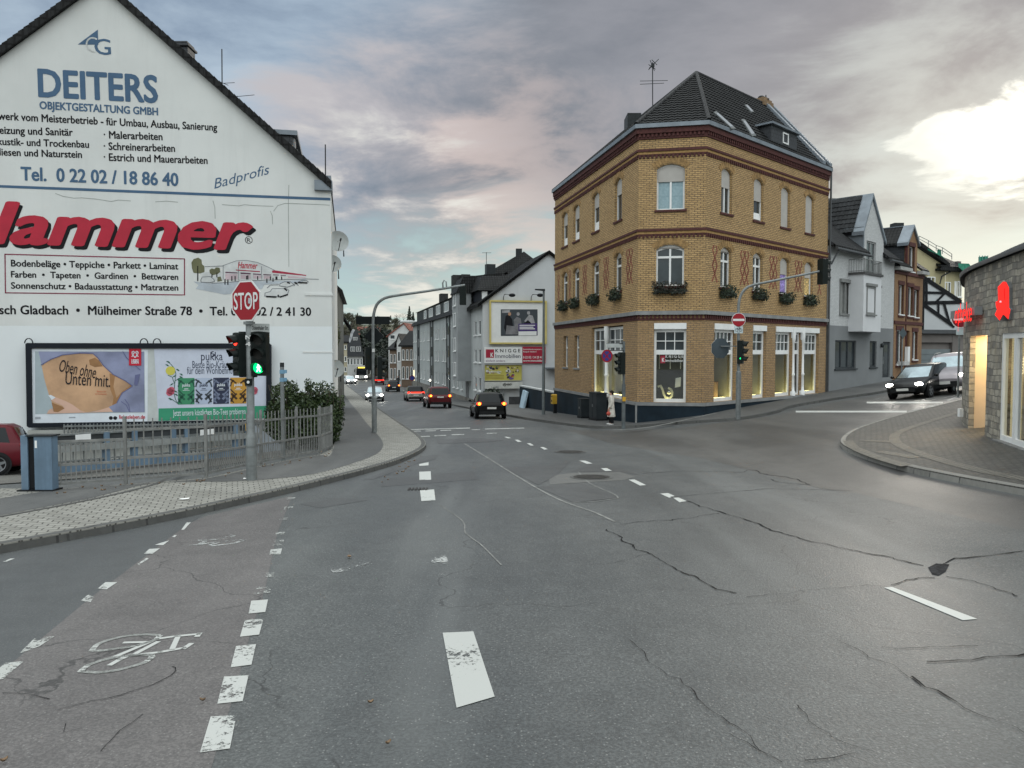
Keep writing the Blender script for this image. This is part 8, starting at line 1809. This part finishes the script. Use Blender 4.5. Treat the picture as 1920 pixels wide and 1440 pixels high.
    mb = MB(); p = arc_at(sB1+.5); n, _ = arc_n(sB1+.5); q = p+n*.12; mb.box(q.x-.05, q.x+.05, q.y-.05, q.y+.05, H(q.x, q.y)+.4, H(q.x, q.y)+.62); mb.build('downpipe_shoe', WHITE, t)
    return t
chemist()
GLOWRED = M('sign_glow_red', (1.0, .018, .012), emit=1.15)
def letter_sign():
    s = arc_px(1888); p = arc_at(s); F = Frame((p.x+.1, p.y), (.06, -1)); W0, W1 = .08, .26
    t = thing('chemist_sign', 'large glowing red gothic letter A sign on the stone wall', 'sign', F.pt(0, .2, 3.0))
    L = [(588, 335), (622, 300), (642, 302), (661, 340), (662, 470), (670, 482), (657, 545), (634, 520), (621, 514), (599, 553), (568, 515), (583, 482), (575, 457), (574, 432), (590, 424)]
    pts = [F.px(*QP(*q), W1) for q in L]
    mb = MB(); mb.fpoly(F, W1, pts[::-1], w0=W0); mb.build('casing', M('casing_grey', (.23, .235, .24), .5), t)
    c = (sum(q[0] for q in pts)/len(pts), sum(q[1] for q in pts)/len(pts)); mb = MB(); mb.fpoly(F, W1+.01, [(c[0]+(a-c[0])*.97, c[1]+(b-c[1])*.985) for a, b in pts][::-1]); mb.build('face', GLOWRED, t)
    mb = MB(); q = [F.px(*QP(x, y), W1+.02) for x, y in ((596, 425), (608, 425), (608, 436), (596, 436))]; mb.fpoly(F, W1+.016, q[::-1]); mb.build('serpent_mark', M('mark_pink', (1, .35, .4), emit=1.0), t)
    mb = MB(); q = [F.px(*QP(x, y), W1+.02) for x, y in ((624, 345), (628, 345), (629, 420), (625, 420))]; mb.fpoly(F, W1+.014, q[::-1]); mb.build('slot', M('mark_dark_red', (.3, .0, .0)), t)
letter_sign()
def word_sign():
    s1 = arc_px(1824); p = arc_at(s1); n, d = arc_n(s1); q = p+n*.22; F = Frame((q.x, q.y), (-.30, -.954)); W = .05
    a = F.px(1822, 600, W); z0, z1 = F.px(1820, 600, W)[1], F.px(1820, 568, W)[1]; u1 = F.px(1823, 590, W)[0]
    t = thing('chemist_word_sign', 'row of glowing red letters on a grey box along the stone wall', 'sign', F.pt(u1-1.5, .2, z0))
    mb = MB(); mb.fbox(F, u1-2.4, u1+.05, -.16, W-.04, z0+.12, z1-.10); mb.build('box', M('casing_grey', (.23, .235, .24)), t)
    bl = F.px(1821, 602, W)[1]; hh = F.px(1806, 562, W)[1]-F.px(1806, 601, W)[1]
    for w_, m_, o_ in ((W, GLOWRED, 0),): text(F, w_, 'otheke', (u1-1.75, bl), (u1-.05, bl), hh, m_, t, off=o_)
    s2 = s1+2.1; q = arc_at(s2+.75); n2, d2 = arc_n(s2+.4); q = q+n2*.14; F2_ = Frame((q.x, q.y), (-d2.x, -d2.y)); text(F2_, 0, 'Ap', (0, bl), (.72, bl), hh, GLOWRED, t, off=.02)
word_sign()
b = gp(1797, 745, .12); b = at(1797, 700, 31.5); b.z = H(b.x, b.y)+.12
t = thing('sign_pole', 'round no entry sign with white plate half hidden by the stone shop', 'sign', b); D = b.y; S = D/FPX; z = lambda y: at(1797, y, D).z
mb = MB(); mb.cyl(b, (b.x, b.y, z(585)), .04, 8); mb.build('pole', GALV, t)
sg, F = plate(t, 'no_entry_sign', Vector((b.x, b.y-.06, z(598))), (-.1, -1), ngon(17*S, 26), SIGN_WHITE); mb = MB(); mb.disc(F, 0, .016, z(598), 15.6*S, 26); mb.build('red_field', M('sign_red_dim', (.22, .01, .02), .5), sg); mb = MB(); mb.fpoly(F, .02, [(-13*S, z(601)), (13*S, z(601)), (13*S, z(595)), (-13*S, z(595))]); mb.build('white_bar', SIGN_WHITE, sg)
plate(t, 'white_plate', Vector((b.x+.08, b.y-.05, z(621))), (0, -1), [(-11*S, -7*S), (11*S, -7*S), (11*S, 7*S), (-11*S, 7*S)], M('plate_pale', (.50, .58, .60)))
# ------------------------------------------------------------------ vehicles (front points along local +Y)
RUB = M('tyre_rubber', (.012, .012, .013), .8, .2); RIM = M('rim_alloy', (.22, .23, .24), .35, .15, metal=.7); CARGLASS = M('car_glass', (.008, .011, .013), .05, .2, spec=.25); TRIM = M('car_trim', (.014, .015, .016), .5, .1)
HEADL = M('headlamp_lit', (1, .95, .85), emit=80); TAIL = M('tail_lit', (1, .035, .015), emit=2.2); TAILO = M('tail_amber', (1, .33, .03), emit=4.5); PLATE = M('plate_white', (.6, .6, .57), .5, .05); TAILD = M('tail_dark', (.18, .008, .01), .25)
LAMPD = M('headlamp_off', (.4, .42, .42), .15)
def car(name, label, paint, loc, rz, L=4.2, W=1.78, Ht=1.47, kind='hatch', head=False, tail=None, brake=False, group='vehicles on the road', hoodf=.74, roof0=.10, roof1=.52, belt0=.015, plate_z=None, roofmat=None):
    t = local_thing(name, label, 'car', group); hw = W/2; k = Ht/1.47; y = lambda f: -L/2+L*f
    st = [(0, .78, .38, .74), (.012, .88, .30, .88), (.05, .96, .25, .95), (.16, 1, .22, .97), (.40, 1, .20, .95), (.62, 1, .20, .93), (hoodf, .99, .20, .91), (.85, .97, .22, .82), (.93, .92, .24, .73), (.975, .85, .28, .64), (1, .70, .36, .54)]
    if kind == 'suv': st = [(f, w, zb+.04, zt*(1.0 if f < .7 else 1.08)) for f, w, zb, zt in st]
    rows = []
    for f, w, zb, zt in st:
        zb *= k; zt *= k; x = hw*w; zm = zb+(zt-zb)*.55
        half = [(0, zb), (x*.82, zb), (x*.96, zb+.07), (x*.995, zb+(zm-zb)*.6), (x, zm), (x*.985, zm+(zt-zm)*.55), (x*.94, zt-.03), (x*.84, zt), (x*.45, zt+.022), (0, zt+.03)]
        rows.append([Vector((a, y(f), z)) for a, z in half]+[Vector((-a, y(f), z)) for a, z in half[-2:0:-1]])
    mb = MB(); mb.grid(rows[::-1], 0, closed=True); mb.face(rows[0][::-1]); mb.face(rows[-1])
    # greenhouse
    def ring(tt):
        zb, zt = .90*k, Ht; z = zb+(zt-zb)*tt; e = min(1, tt); s = 0 if tt < .86 else ((tt-.86)/.14)**2
        y0 = y(belt0+(roof0-belt0)*e)+s*.12; y1 = y(hoodf+(roof1-hoodf)*e)-s*.10; wd = hw*(.93+(.74-.93)*e)-s*.07; pts = []; yc = (y0+y1)/2; hl = (y1-y0)/2
        c = [(1, -.9+1.8*i/12) for i in range(13)]+[(.975, .965)]+[(.9-1.8*i/8, 1) for i in range(9)]+[(-.975, .965)]+[(-1, .9-1.8*i/12) for i in range(13)]+[(-.975, -.965)]+[(-.9+1.8*i/8, -1) for i in range(9)]+[(.975, -.965)]
        for a, b in c: pts.append(Vector((wd*a*(1-.04*b*b), yc+hl*b-(.10*a*a*(1 if b > 0 else -.6) if abs(b) > .95 else 0), z+.035*s*(1-a*a))))
        return pts
    T = [-.02, .06, .45, .84, .92, .97, 1.0]; G = [ring(q) for q in T]; mb.grid(G, 1 if roofmat else 0, closed=True)
    roofc = [Vector((p.x*.5, p.y*.6+G[-1][6].y*.0+ (sum(q.y for q in G[-1])/len(G[-1]))*.4, Ht+.03)) for p in G[-1]]; mb.grid([G[-1], roofc], 1 if roofmat else 0, closed=True); mb.face(roofc, 1 if roofmat else 0)
    # wheel arches as dark rings on the flank
    r = .315*k if kind != 'suv' else .35; AX = (.175, .805)
    body = mb.build('body', [paint, roofmat or paint], t)
    n = len(G[0])
    def glass(idx, nm, lo=1, hi=3):
        m = MB()
        for i in range(lo, hi):
            for j in idx:
                a, b, c, d = G[i][j], G[i][(j+1) % n], G[i+1][(j+1) % n], G[i+1][j]; nn = (b-a).cross(d-a).normalized()*.006; m.face([q+nn for q in (a, b, c, d)], smooth=True)
        return m.build(nm, M('windscreen_glass', (.30, .37, .40), .1, .2, 1, metal=.75) if head and nm == 'windscreen' else CARGLASS, t)  # pale sky reflection put into the glass colour of oncoming windscreens
    glass(range(14, 22), 'windscreen'); glass(range(38, 46), 'rear_window')
    for o in (0, 24): 
        glass([o+q for q in (1, 2, 3, 4, 5)] if o == 0 else [o+q for q in (6, 7, 8, 9, 10)], 'side_window'); glass([o+q for q in (6, 7, 8, 9, 10)] if o == 0 else [o+q for q in (1, 2, 3, 4, 5)], 'side_window')
    for f in AX:
        for s in (-1, 1):
            c = Vector((s*hw, y(f), r)); w = MB(); N = 22; X = Vector((1, 0, 0))
            cc = lambda x, rad: [Vector((x, c.y+rad*math.cos(2*math.pi*i/N), c.z+rad*math.sin(2*math.pi*i/N))) for i in range(N)]
            pr = [(s*(hw-.2), .02), (s*(hw-.2), r*.95), (s*(hw-.18), r), (s*(hw+.0), r), (s*(hw+.018), r*.93), (s*(hw+.016), r*.70), (s*(hw+.002), r*.66)]
            w.grid([cc(a, b) for a, b in (pr if s < 0 else pr[::-1])], closed=True); w.face(cc(s*(hw+.004), r*.68) if s > 0 else cc(s*(hw+.004), r*.68)[::-1]); wh = w.build('wheel', RUB, t)
            m = MB(); m.face(cc(s*(hw+.008), r*.20)[::s]); 
            for q in range(5):
                a = q*2*math.pi/5+.3; d1 = Vector((0, math.cos(a), math.sin(a))); d2 = Vector((0, -math.sin(a), math.cos(a))); b0 = Vector((s*(hw+.010), c.y, c.z)); L_ = [b0+d1*r*.1-d2*.05, b0+d1*r*.66-d2*.028, b0+d1*r*.66+d2*.028, b0+d1*r*.1+d2*.05]; m.face(L_ if s > 0 else L_[::-1])
            m.grid([cc(s*(hw+.009), r*.61), cc(s*(hw+.012), r*.68)][::s], closed=True); m.build('rim', RIM, wh)
            m = MB(); m.face([v for v in cc(s*(hw+.003), r*1.13)[::s]]); m.build('wheel_arch', TRIM, t)
    for s in (-1, 1):
        m = MB(); m.ball((s*(hw+.09), y(hoodf-.075), .98*k), .1, 8, 5, sc=(1, .55, .7)); m.tube([(s*(hw-.05), y(hoodf-.06), .93*k), (s*(hw+.07), y(hoodf-.07), .96*k)], .02, 5); m.build('mirror', paint, t)
        m = MB(); m.ball((s*hw*.72, y(.945), .66*k*(1.06 if kind == 'suv' else 1)), .2, 12, 6, sc=(.85, .85, .40)); m.build('headlight', HEADL if head else LAMPD, t)
        m = MB(); m.ball((s*hw*.80, y(.028), .86*k), .17, 10, 6, sc=(.95, .75, .62)); lt = m.build('tail_light', {None: TAILD, 'red': TAIL, 'amber': TAIL}[tail], t)
        if tail == 'amber': m = MB(); m.ball((s*hw*.80, y(.002), .86*k), .085, 8, 6, sc=(1, .8, 1)); m.build('indicator', TAILO, lt)
    m = MB(); m.box(-hw*.62, hw*.62, y(.985), y(1.0)+.02, .34*k, .50*k); m.build('grille', TRIM, t)
    m = MB(); m.box(-.26, .26, y(1)+.02, y(1)+.035, .40*k, .51*k); m.build('number_plate', PLATE, t)
    pz = (plate_z or .62)*k; m = MB(); m.box(-.26, .26, y(0)-.03, y(0)+.02, pz-.055, pz+.055); m.build('number_plate', PLATE, t)
    m = MB(); m.box(-hw*.80, hw*.80, y(0)-.015, y(.03), .28*k, .44*k); m.build('rear_bumper', TRIM, t)
    if brake: m = MB(); m.box(-hw*.6, hw*.6, y(.01)-.03, y(.02), .82*k, .93*k); m.build('light_bar', TAIL, t)
    if kind == 'suv':
        for s in (-1, 1): m = MB(); m.tube([(s*hw*.62, y(.14), Ht+.0), (s*hw*.62, y(.17), Ht+.07), (s*hw*.62, y(.5), Ht+.07), (s*hw*.62, y(.54), Ht)], .02, 5); m.build('roof_rail', GALV, t)
    t.location = loc; t.rotation_euler = (0, 0, R(rz))
    # lean the car with the slope of the road
    fx_, fy_ = -math.sin(R(rz)), math.cos(R(rz)); x, y_ = loc[0], loc[1]; pitch = math.atan((H(x+fx_, y_+fy_)-H(x-fx_, y_-fy_))/2); roll = math.atan((H(x+fy_, y_-fx_)-H(x-fy_, y_+fx_))/2)
    t.rotation_euler = (Matrix.Rotation(R(rz), 3, 'Z') @ Matrix.Rotation(pitch, 3, 'X') @ Matrix.Rotation(-roll, 3, 'Y')).to_euler()
    return t
def on_road(px, py, rz, back):
    """centre of a car whose bumper nearest the camera touches the ground at this pixel"""
    p = gp(px, py); f = Vector((-math.sin(R(rz)), math.cos(R(rz)), 0)); q = p+f*back; q.z = H(q.x, q.y)+.008; return q
def paintm(n, c, metal=.0): return M(n, c, .3, .04, 3, metal=metal, coat=.12, spec=.16)
BLK = paintm('car_black', (.0035, .004, .0045)); REDP = paintm('car_dark_red', (.09, .012, .016)); SILV = paintm('car_silver', (.34, .36, .37), .5); GREYP = paintm('car_grey_beige', (.30, .29, .27), .4); REDB = paintm('car_red', (.10, .008, .014)); WHT = paintm('car_white', (.6, .61, .62)); DKB = paintm('car_dark_blue', (.014, .017, .024)); MAR2 = paintm('car_mauve_grey', (.27, .25, .265), .3)
car('hatchback_car', 'black hatchback with amber tail lights nearest on the far street', BLK, on_road(922, 786, 9, 2.0), 9, 4.05, 1.78, 1.49, tail='amber')
car('suv_car', 'dark red suv with orange lit tail lights behind the black hatchback', REDP, on_road(826, 766, 13, 2.3), 13, 4.5, 1.9, 1.70, 'suv', tail='amber', plate_z=.78)
car('hatchback_car', 'beige grey car with a red light bar across its tail', GREYP, on_road(780.5, 753, 13, 2.2), 13, 4.3, 1.82, 1.52, tail='red', brake=True, roofmat=BLK)
car('small_car', 'small dark car with lit tail lights far down the street by the brown house', DKB, on_road(739, 735, 15, 1.9), 15, 3.7, 1.72, 1.52, tail='amber')
car('small_car', 'tiny red car with tail lights furthest along the street', REDB, on_road(711, 722, 10, 2.0), 10, 4.0, 1.75, 1.45, tail='red', brake=True)
car('saloon_car', 'silver car with bright headlights driving towards the camera behind the mast', SILV, on_road(702.5, 753, 190, -2.1), 190, 4.3, 1.82, 1.44, head=True)
car('saloon_car', 'white car with bright headlights in front of the bus far away', WHT, on_road(660, 720, 205, -2.1), 205, 4.4, 1.8, 1.44, head=True)
car('saloon_car', 'black saloon with lit headlights waiting at the side street stop line', BLK, on_road(1703, 748, 131, -1.6), 131, 4.25, 1.74, 1.45, head=True, hoodf=.76, roof0=.14, roof1=.52)
q = on_road(1767, 741, 140, -2.2); car('suv_car', 'tall mauve grey suv with headlight half hidden behind the stone shop', MAR2, q, 143, 4.7, 1.9, 1.80, 'suv', head=True)
p = at(8, 880, 22.3); car('parked_car', 'dark red car parked at the left edge before the white gable', REDB, (-16.25, 22.2, H(-16.25, 22.2)+.03), 112, 4.0, 1.76, 1.45, group='parked cars')
def bus():
    t = local_thing('city_bus', 'city bus with glowing yellow destination display coming round the bend', 'bus'); WB = paintm('bus_white', (.5, .5, .5)); mb = MB(); L, W, Ht = 12, 2.55, 3.05
    prof = [(-W/2, .35), (W/2, .35), (W/2+.0, 1.0), (W/2, 2.6), (W/2-.12, Ht-.1), (W/2-.4, Ht), (-W/2+.4, Ht), (-W/2+.12, Ht-.1), (-W/2, 2.6), (-W/2, 1.0)]
    rows = [[Vector((a*s, y, .35+(z-.35)*s2)) for a, z in prof] for y, s, s2 in ((-L/2, .96, .97), (-L/2+.15, 1, 1), (L/2-.35, 1, 1), (L/2-.05, .95, .985), (L/2, .90, .96))]
    mb.grid(rows[::-1], closed=True, smooth=False); mb.face(rows[0][::-1]); mb.face(rows[-1]); mb.build('body', WB, t)
    mb = MB(); mb.box(-1.08, 1.08, L/2, L/2+.03, 1.05, 2.45); mb.build('windscreen', CARGLASS, t)
    mb = MB(); mb.box(-.95, .95, L/2+.0, L/2+.05, 2.5, 2.85); mb.build('display_housing', BLACK, t)
    mb = MB(); mb.box(-.72, .72, L/2+.05, L/2+.06, 2.56, 2.78); mb.build('destination_display', M('display_yellow', (1, .72, .08), emit=2.2), t)
    for s in (-1, 1):
        mb = MB(); x = s*(W/2+.01); mb.box(min(x, x+.01*s), max(x, x+.01*s), -L/2+.6, L/2-.6, 1.15, 2.5); mb.build('side_windows', CARGLASS, t)
        mb = MB(); mb.ball((s*.95, L/2-.02, .72), .16, 10, 6, sc=(1.3, .5, .7)); mb.build('headlight', HEADL, t)
        mb = MB(); mb.box(s*1.4-.09, s*1.4+.09, L/2+.05, L/2+.2, 1.7, 2.3); mb.tube([(s*1.2, L/2, 2.6), (s*1.4, L/2+.1, 2.3)], .03, 5); mb.build('mirror', TRIM, t)
        for yw in (-L/2+3.0, L/2-2.7): mb = MB(); mb.tube([(s*(W/2-.3), yw, .48), (s*(W/2+.01), yw, .48)], .48, 18); mb.build('wheel', RUB, t)
    mb = MB(); mb.box(-.26, .26, L/2, L/2+.03, .5, .62); mb.build('number_plate', PLATE, t)
    rz = 188; t.location = on_road(678, 712.5, rz, -6); t.rotation_euler = (0, 0, R(rz))
bus()
# ------------------------------------------------------------------ people
SKINP = M('skin', (.50, .30, .22), .55, .05); HAIR = M('hair_dark', (.018, .014, .012), .6, .3, 20)
def skin_mesh(name, V, E, root, mat, parent, sub=2):
    me = bpy.data.meshes.new('tmp'); me.from_pydata([v[0] for v in V], E, []); ob = bpy.data.objects.new('tmp', me); COL.objects.link(ob)
    ob.modifiers.new('skin', 'SKIN'); ob.modifiers.new('sub', 'SUBSURF').levels = sub
    if not me.skin_vertices: bpy.context.view_layer.objects.active = ob; bpy.ops.mesh.customdata_skin_add()
    for i, v in enumerate(V):
        r = v[1] if isinstance(v[1], tuple) else (v[1], v[1]); me.skin_vertices[0].data[i].radius = r
    me.skin_vertices[0].data[root].use_root = True
    bpy.context.view_layer.update(); dg = bpy.context.evaluated_depsgraph_get(); m2 = bpy.data.meshes.new_from_object(ob.evaluated_get(dg)); bpy.data.objects.remove(ob)
    m2.name = name; m2.materials.clear(); m2.materials.append(mat)
    for p in m2.polygons: p.use_smooth = True
    o = bpy.data.objects.new(name, m2); COL.objects.link(o); o.parent = parent; return o
def person(label, loc, rz, h, coat, trousers, shoes, stride=.12, coat_len=.42, name='person', bag=None):
    t = local_thing(name, label, 'person'); s = h/1.70
    V = []; E = []
    def add(p, r, prev=None):
        V.append((tuple(c*s for c in p), r*s if not isinstance(r, tuple) else tuple(q*s for q in r))); i = len(V)-1
        if prev is not None: E.append((prev, i))
        return i
    pel = add((0, 0, .93), (.14, .10)); w = add((0, .0, 1.10), (.12, .09), pel); ch = add((0, .0, 1.28), (.15, .11), w); nk0 = add((0, -.01, 1.42), (.075, .07), ch); nk = add((0, .01, 1.48), .05, nk0); hd = add((0, .02, 1.56), (.072, .085), nk); hd2 = add((0, .015, 1.635), (.070, .082), hd); add((0, .01, 1.685), .045, hd2); ns = add((0, .105, 1.575), .014, hd)
    ends = []
    for sd in (-1, 1):
        hp = add((sd*.09, 0, .88), .095, pel); kn = add((sd*.095, sd*stride*.5+.03, .49), .06, hp); an = add((sd*.095, sd*stride-.02, .09), .042, kn); add((sd*.10, sd*stride+.14, .04), .035, an)
        sh = add((sd*.18, 0, 1.39), .062, ch); el = add((sd*.25, -.05-sd*stride*.3, 1.11), .045, sh); wr = add((sd*.25, .06-sd*stride*.5, .87), .030, el); pm = add((sd*.25, .085-sd*stride*.5, .80), (.022, .036), wr)
        for f, (dy, ln) in enumerate(((.030, .070), (.010, .078), (-.010, .072), (-.028, .058))):
            k1 = add((sd*.245, .095+dy-sd*stride*.5, .755), .0095, pm); add((sd*.228, .10+dy-sd*stride*.5, .755-ln), .008, k1)
        th = add((sd*.225, .125-sd*stride*.5, .79), .010, pm); add((sd*.212, .14-sd*stride*.5, .745), .0085, th); ends.append((sd*.24*s, (.10-sd*stride*.5)*s, .70*s))
    body = skin_mesh('body', V, E, 0, SKINP, t)
    def loft(nm, rings, mat, n=18):
        mb = MB(); mb.grid([[Vector((cx+rx*math.cos(2*math.pi*k/n), cy+ry*math.sin(2*math.pi*k/n), z))*s for k in range(n)] for cx, cy, z, rx, ry in rings], closed=True); mb.face([v for v in [Vector((rings[-1][0]+rings[-1][3]*math.cos(2*math.pi*k/n), rings[-1][1]+rings[-1][4]*math.sin(2*math.pi*k/n), rings[-1][2]))*s for k in range(n)]]); return mb.build(nm, mat, t)
    ct = loft('coat', [(0, 0, coat_len, .24, .20), (0, 0, coat_len+.03, .245, .205), (0, 0, .7, .215, .175), (0, 0, .95, .19, .15), (0, 0, 1.08, .175, .135), (0, 0, 1.25, .20, .15), (0, 0, 1.37, .205, .13), (0, 0, 1.43, .13, .095), (0, 0, 1.47, .085, .08)], coat)
    for sd in (-1, 1):
        mb = MB(); A = [Vector((sd*.17, 0, 1.40)), Vector((sd*.215, -.02-sd*stride*.15, 1.26)), Vector((sd*.25, -.05-sd*stride*.3, 1.10)), Vector((sd*.252, .05-sd*stride*.47, .90))]; mb.tube([a*s for a in A], [.085*s, .078*s, .070*s, .058*s], 12); mb.build('sleeve', coat, ct)
        mb = MB(); K = [Vector((sd*.09, 0, .85)), Vector((sd*.095, sd*stride*.5+.03, .49)), Vector((sd*.095, sd*stride-.02, .10))]; mb.tube([a*s for a in K], [.115*s, .088*s, .075*s], 12); mb.build('trouser_leg', trousers, t)
        mb = MB(); mb.ball(Vector((sd*.098, sd*stride+.06, .045))*s, .13*s, 10, 6, sc=(.42, 1.05, .38)); mb.build('shoe', shoes, t)
        mb = MB(); mb.ball(Vector((sd*.03, .098, 1.60))*s, .010*s, 6, 4); mb.build('eye', BLACK, body); mb = MB(); mb.ball(Vector((sd*.078, .01, 1.59))*s, .025*s, 6, 5, sc=(.4, .7, 1.2)); mb.build('ear', SKINP, body)
    mb = MB(); mb.ball(Vector((0, .10, 1.535))*s, .02*s, 6, 4, sc=(1.2, .35, .3)); mb.build('mouth', M('lips', (.35, .12, .10)), body)
    mb = MB(); mb.ball(Vector((0, -.02, 1.635))*s, .105*s, 14, 8, sc=(.92, 1.0, .85)); mb.ball(Vector((0, -.065, 1.57))*s, .08*s, 12, 6, sc=(.95, .7, 1)); mb.build('hair', HAIR, t)
    t.location = loc; t.rotation_euler = (0, 0, R(rz)); return t, ends
b = gp(1146, 797, .10); BEIGE = M('coat_beige', (.56, .535, .48), .8, .22, 5, .3, 12)
pt_, ends = person('woman in a long beige coat and black trousers waiting at the kerb', b, 80, 1.62, BEIGE, BLACK, M('shoe_white', (.6, .6, .58), .6), .05)
mw = Matrix.Translation(b) @ Matrix.Rotation(R(80), 4, 'Z')
def bag(e, col, nm, lab, sz):
    p = mw @ Vector(e); t = thing(nm, lab, 'bag', p); mb = MB(); mb.ball(p-Vector((0, 0, sz*1.1)), sz, 10, 6, sc=(1, .5, 1.0)); mb.build('pouch', col, t); mb = MB(); mb.tube([p+Vector((-.05, 0, -sz*.4)), p+Vector((0, 0, .03)), p+Vector((.05, 0, -sz*.4))], .01, 5); mb.build('strap', col, t)
bag(ends[0], M('bag_red', (.40, .06, .04), .6), 'shopping_bag', 'small red bag hanging from the hand of the woman in beige', .10)
bag(ends[1], M('bag_brown', (.08, .06, .045), .6), 'handbag', 'brown handbag held at the side of the woman in beige', .13)
b = gp(746, 727, .1); b2 = at(746.5, 700, b.y+4); b2.z = H(b2.x, b2.y)+.12
person('distant person in dark clothes walking by the brown brick house', b2, 200, 1.75, DARKMETAL, BLACK, BLACK, .22, .75)
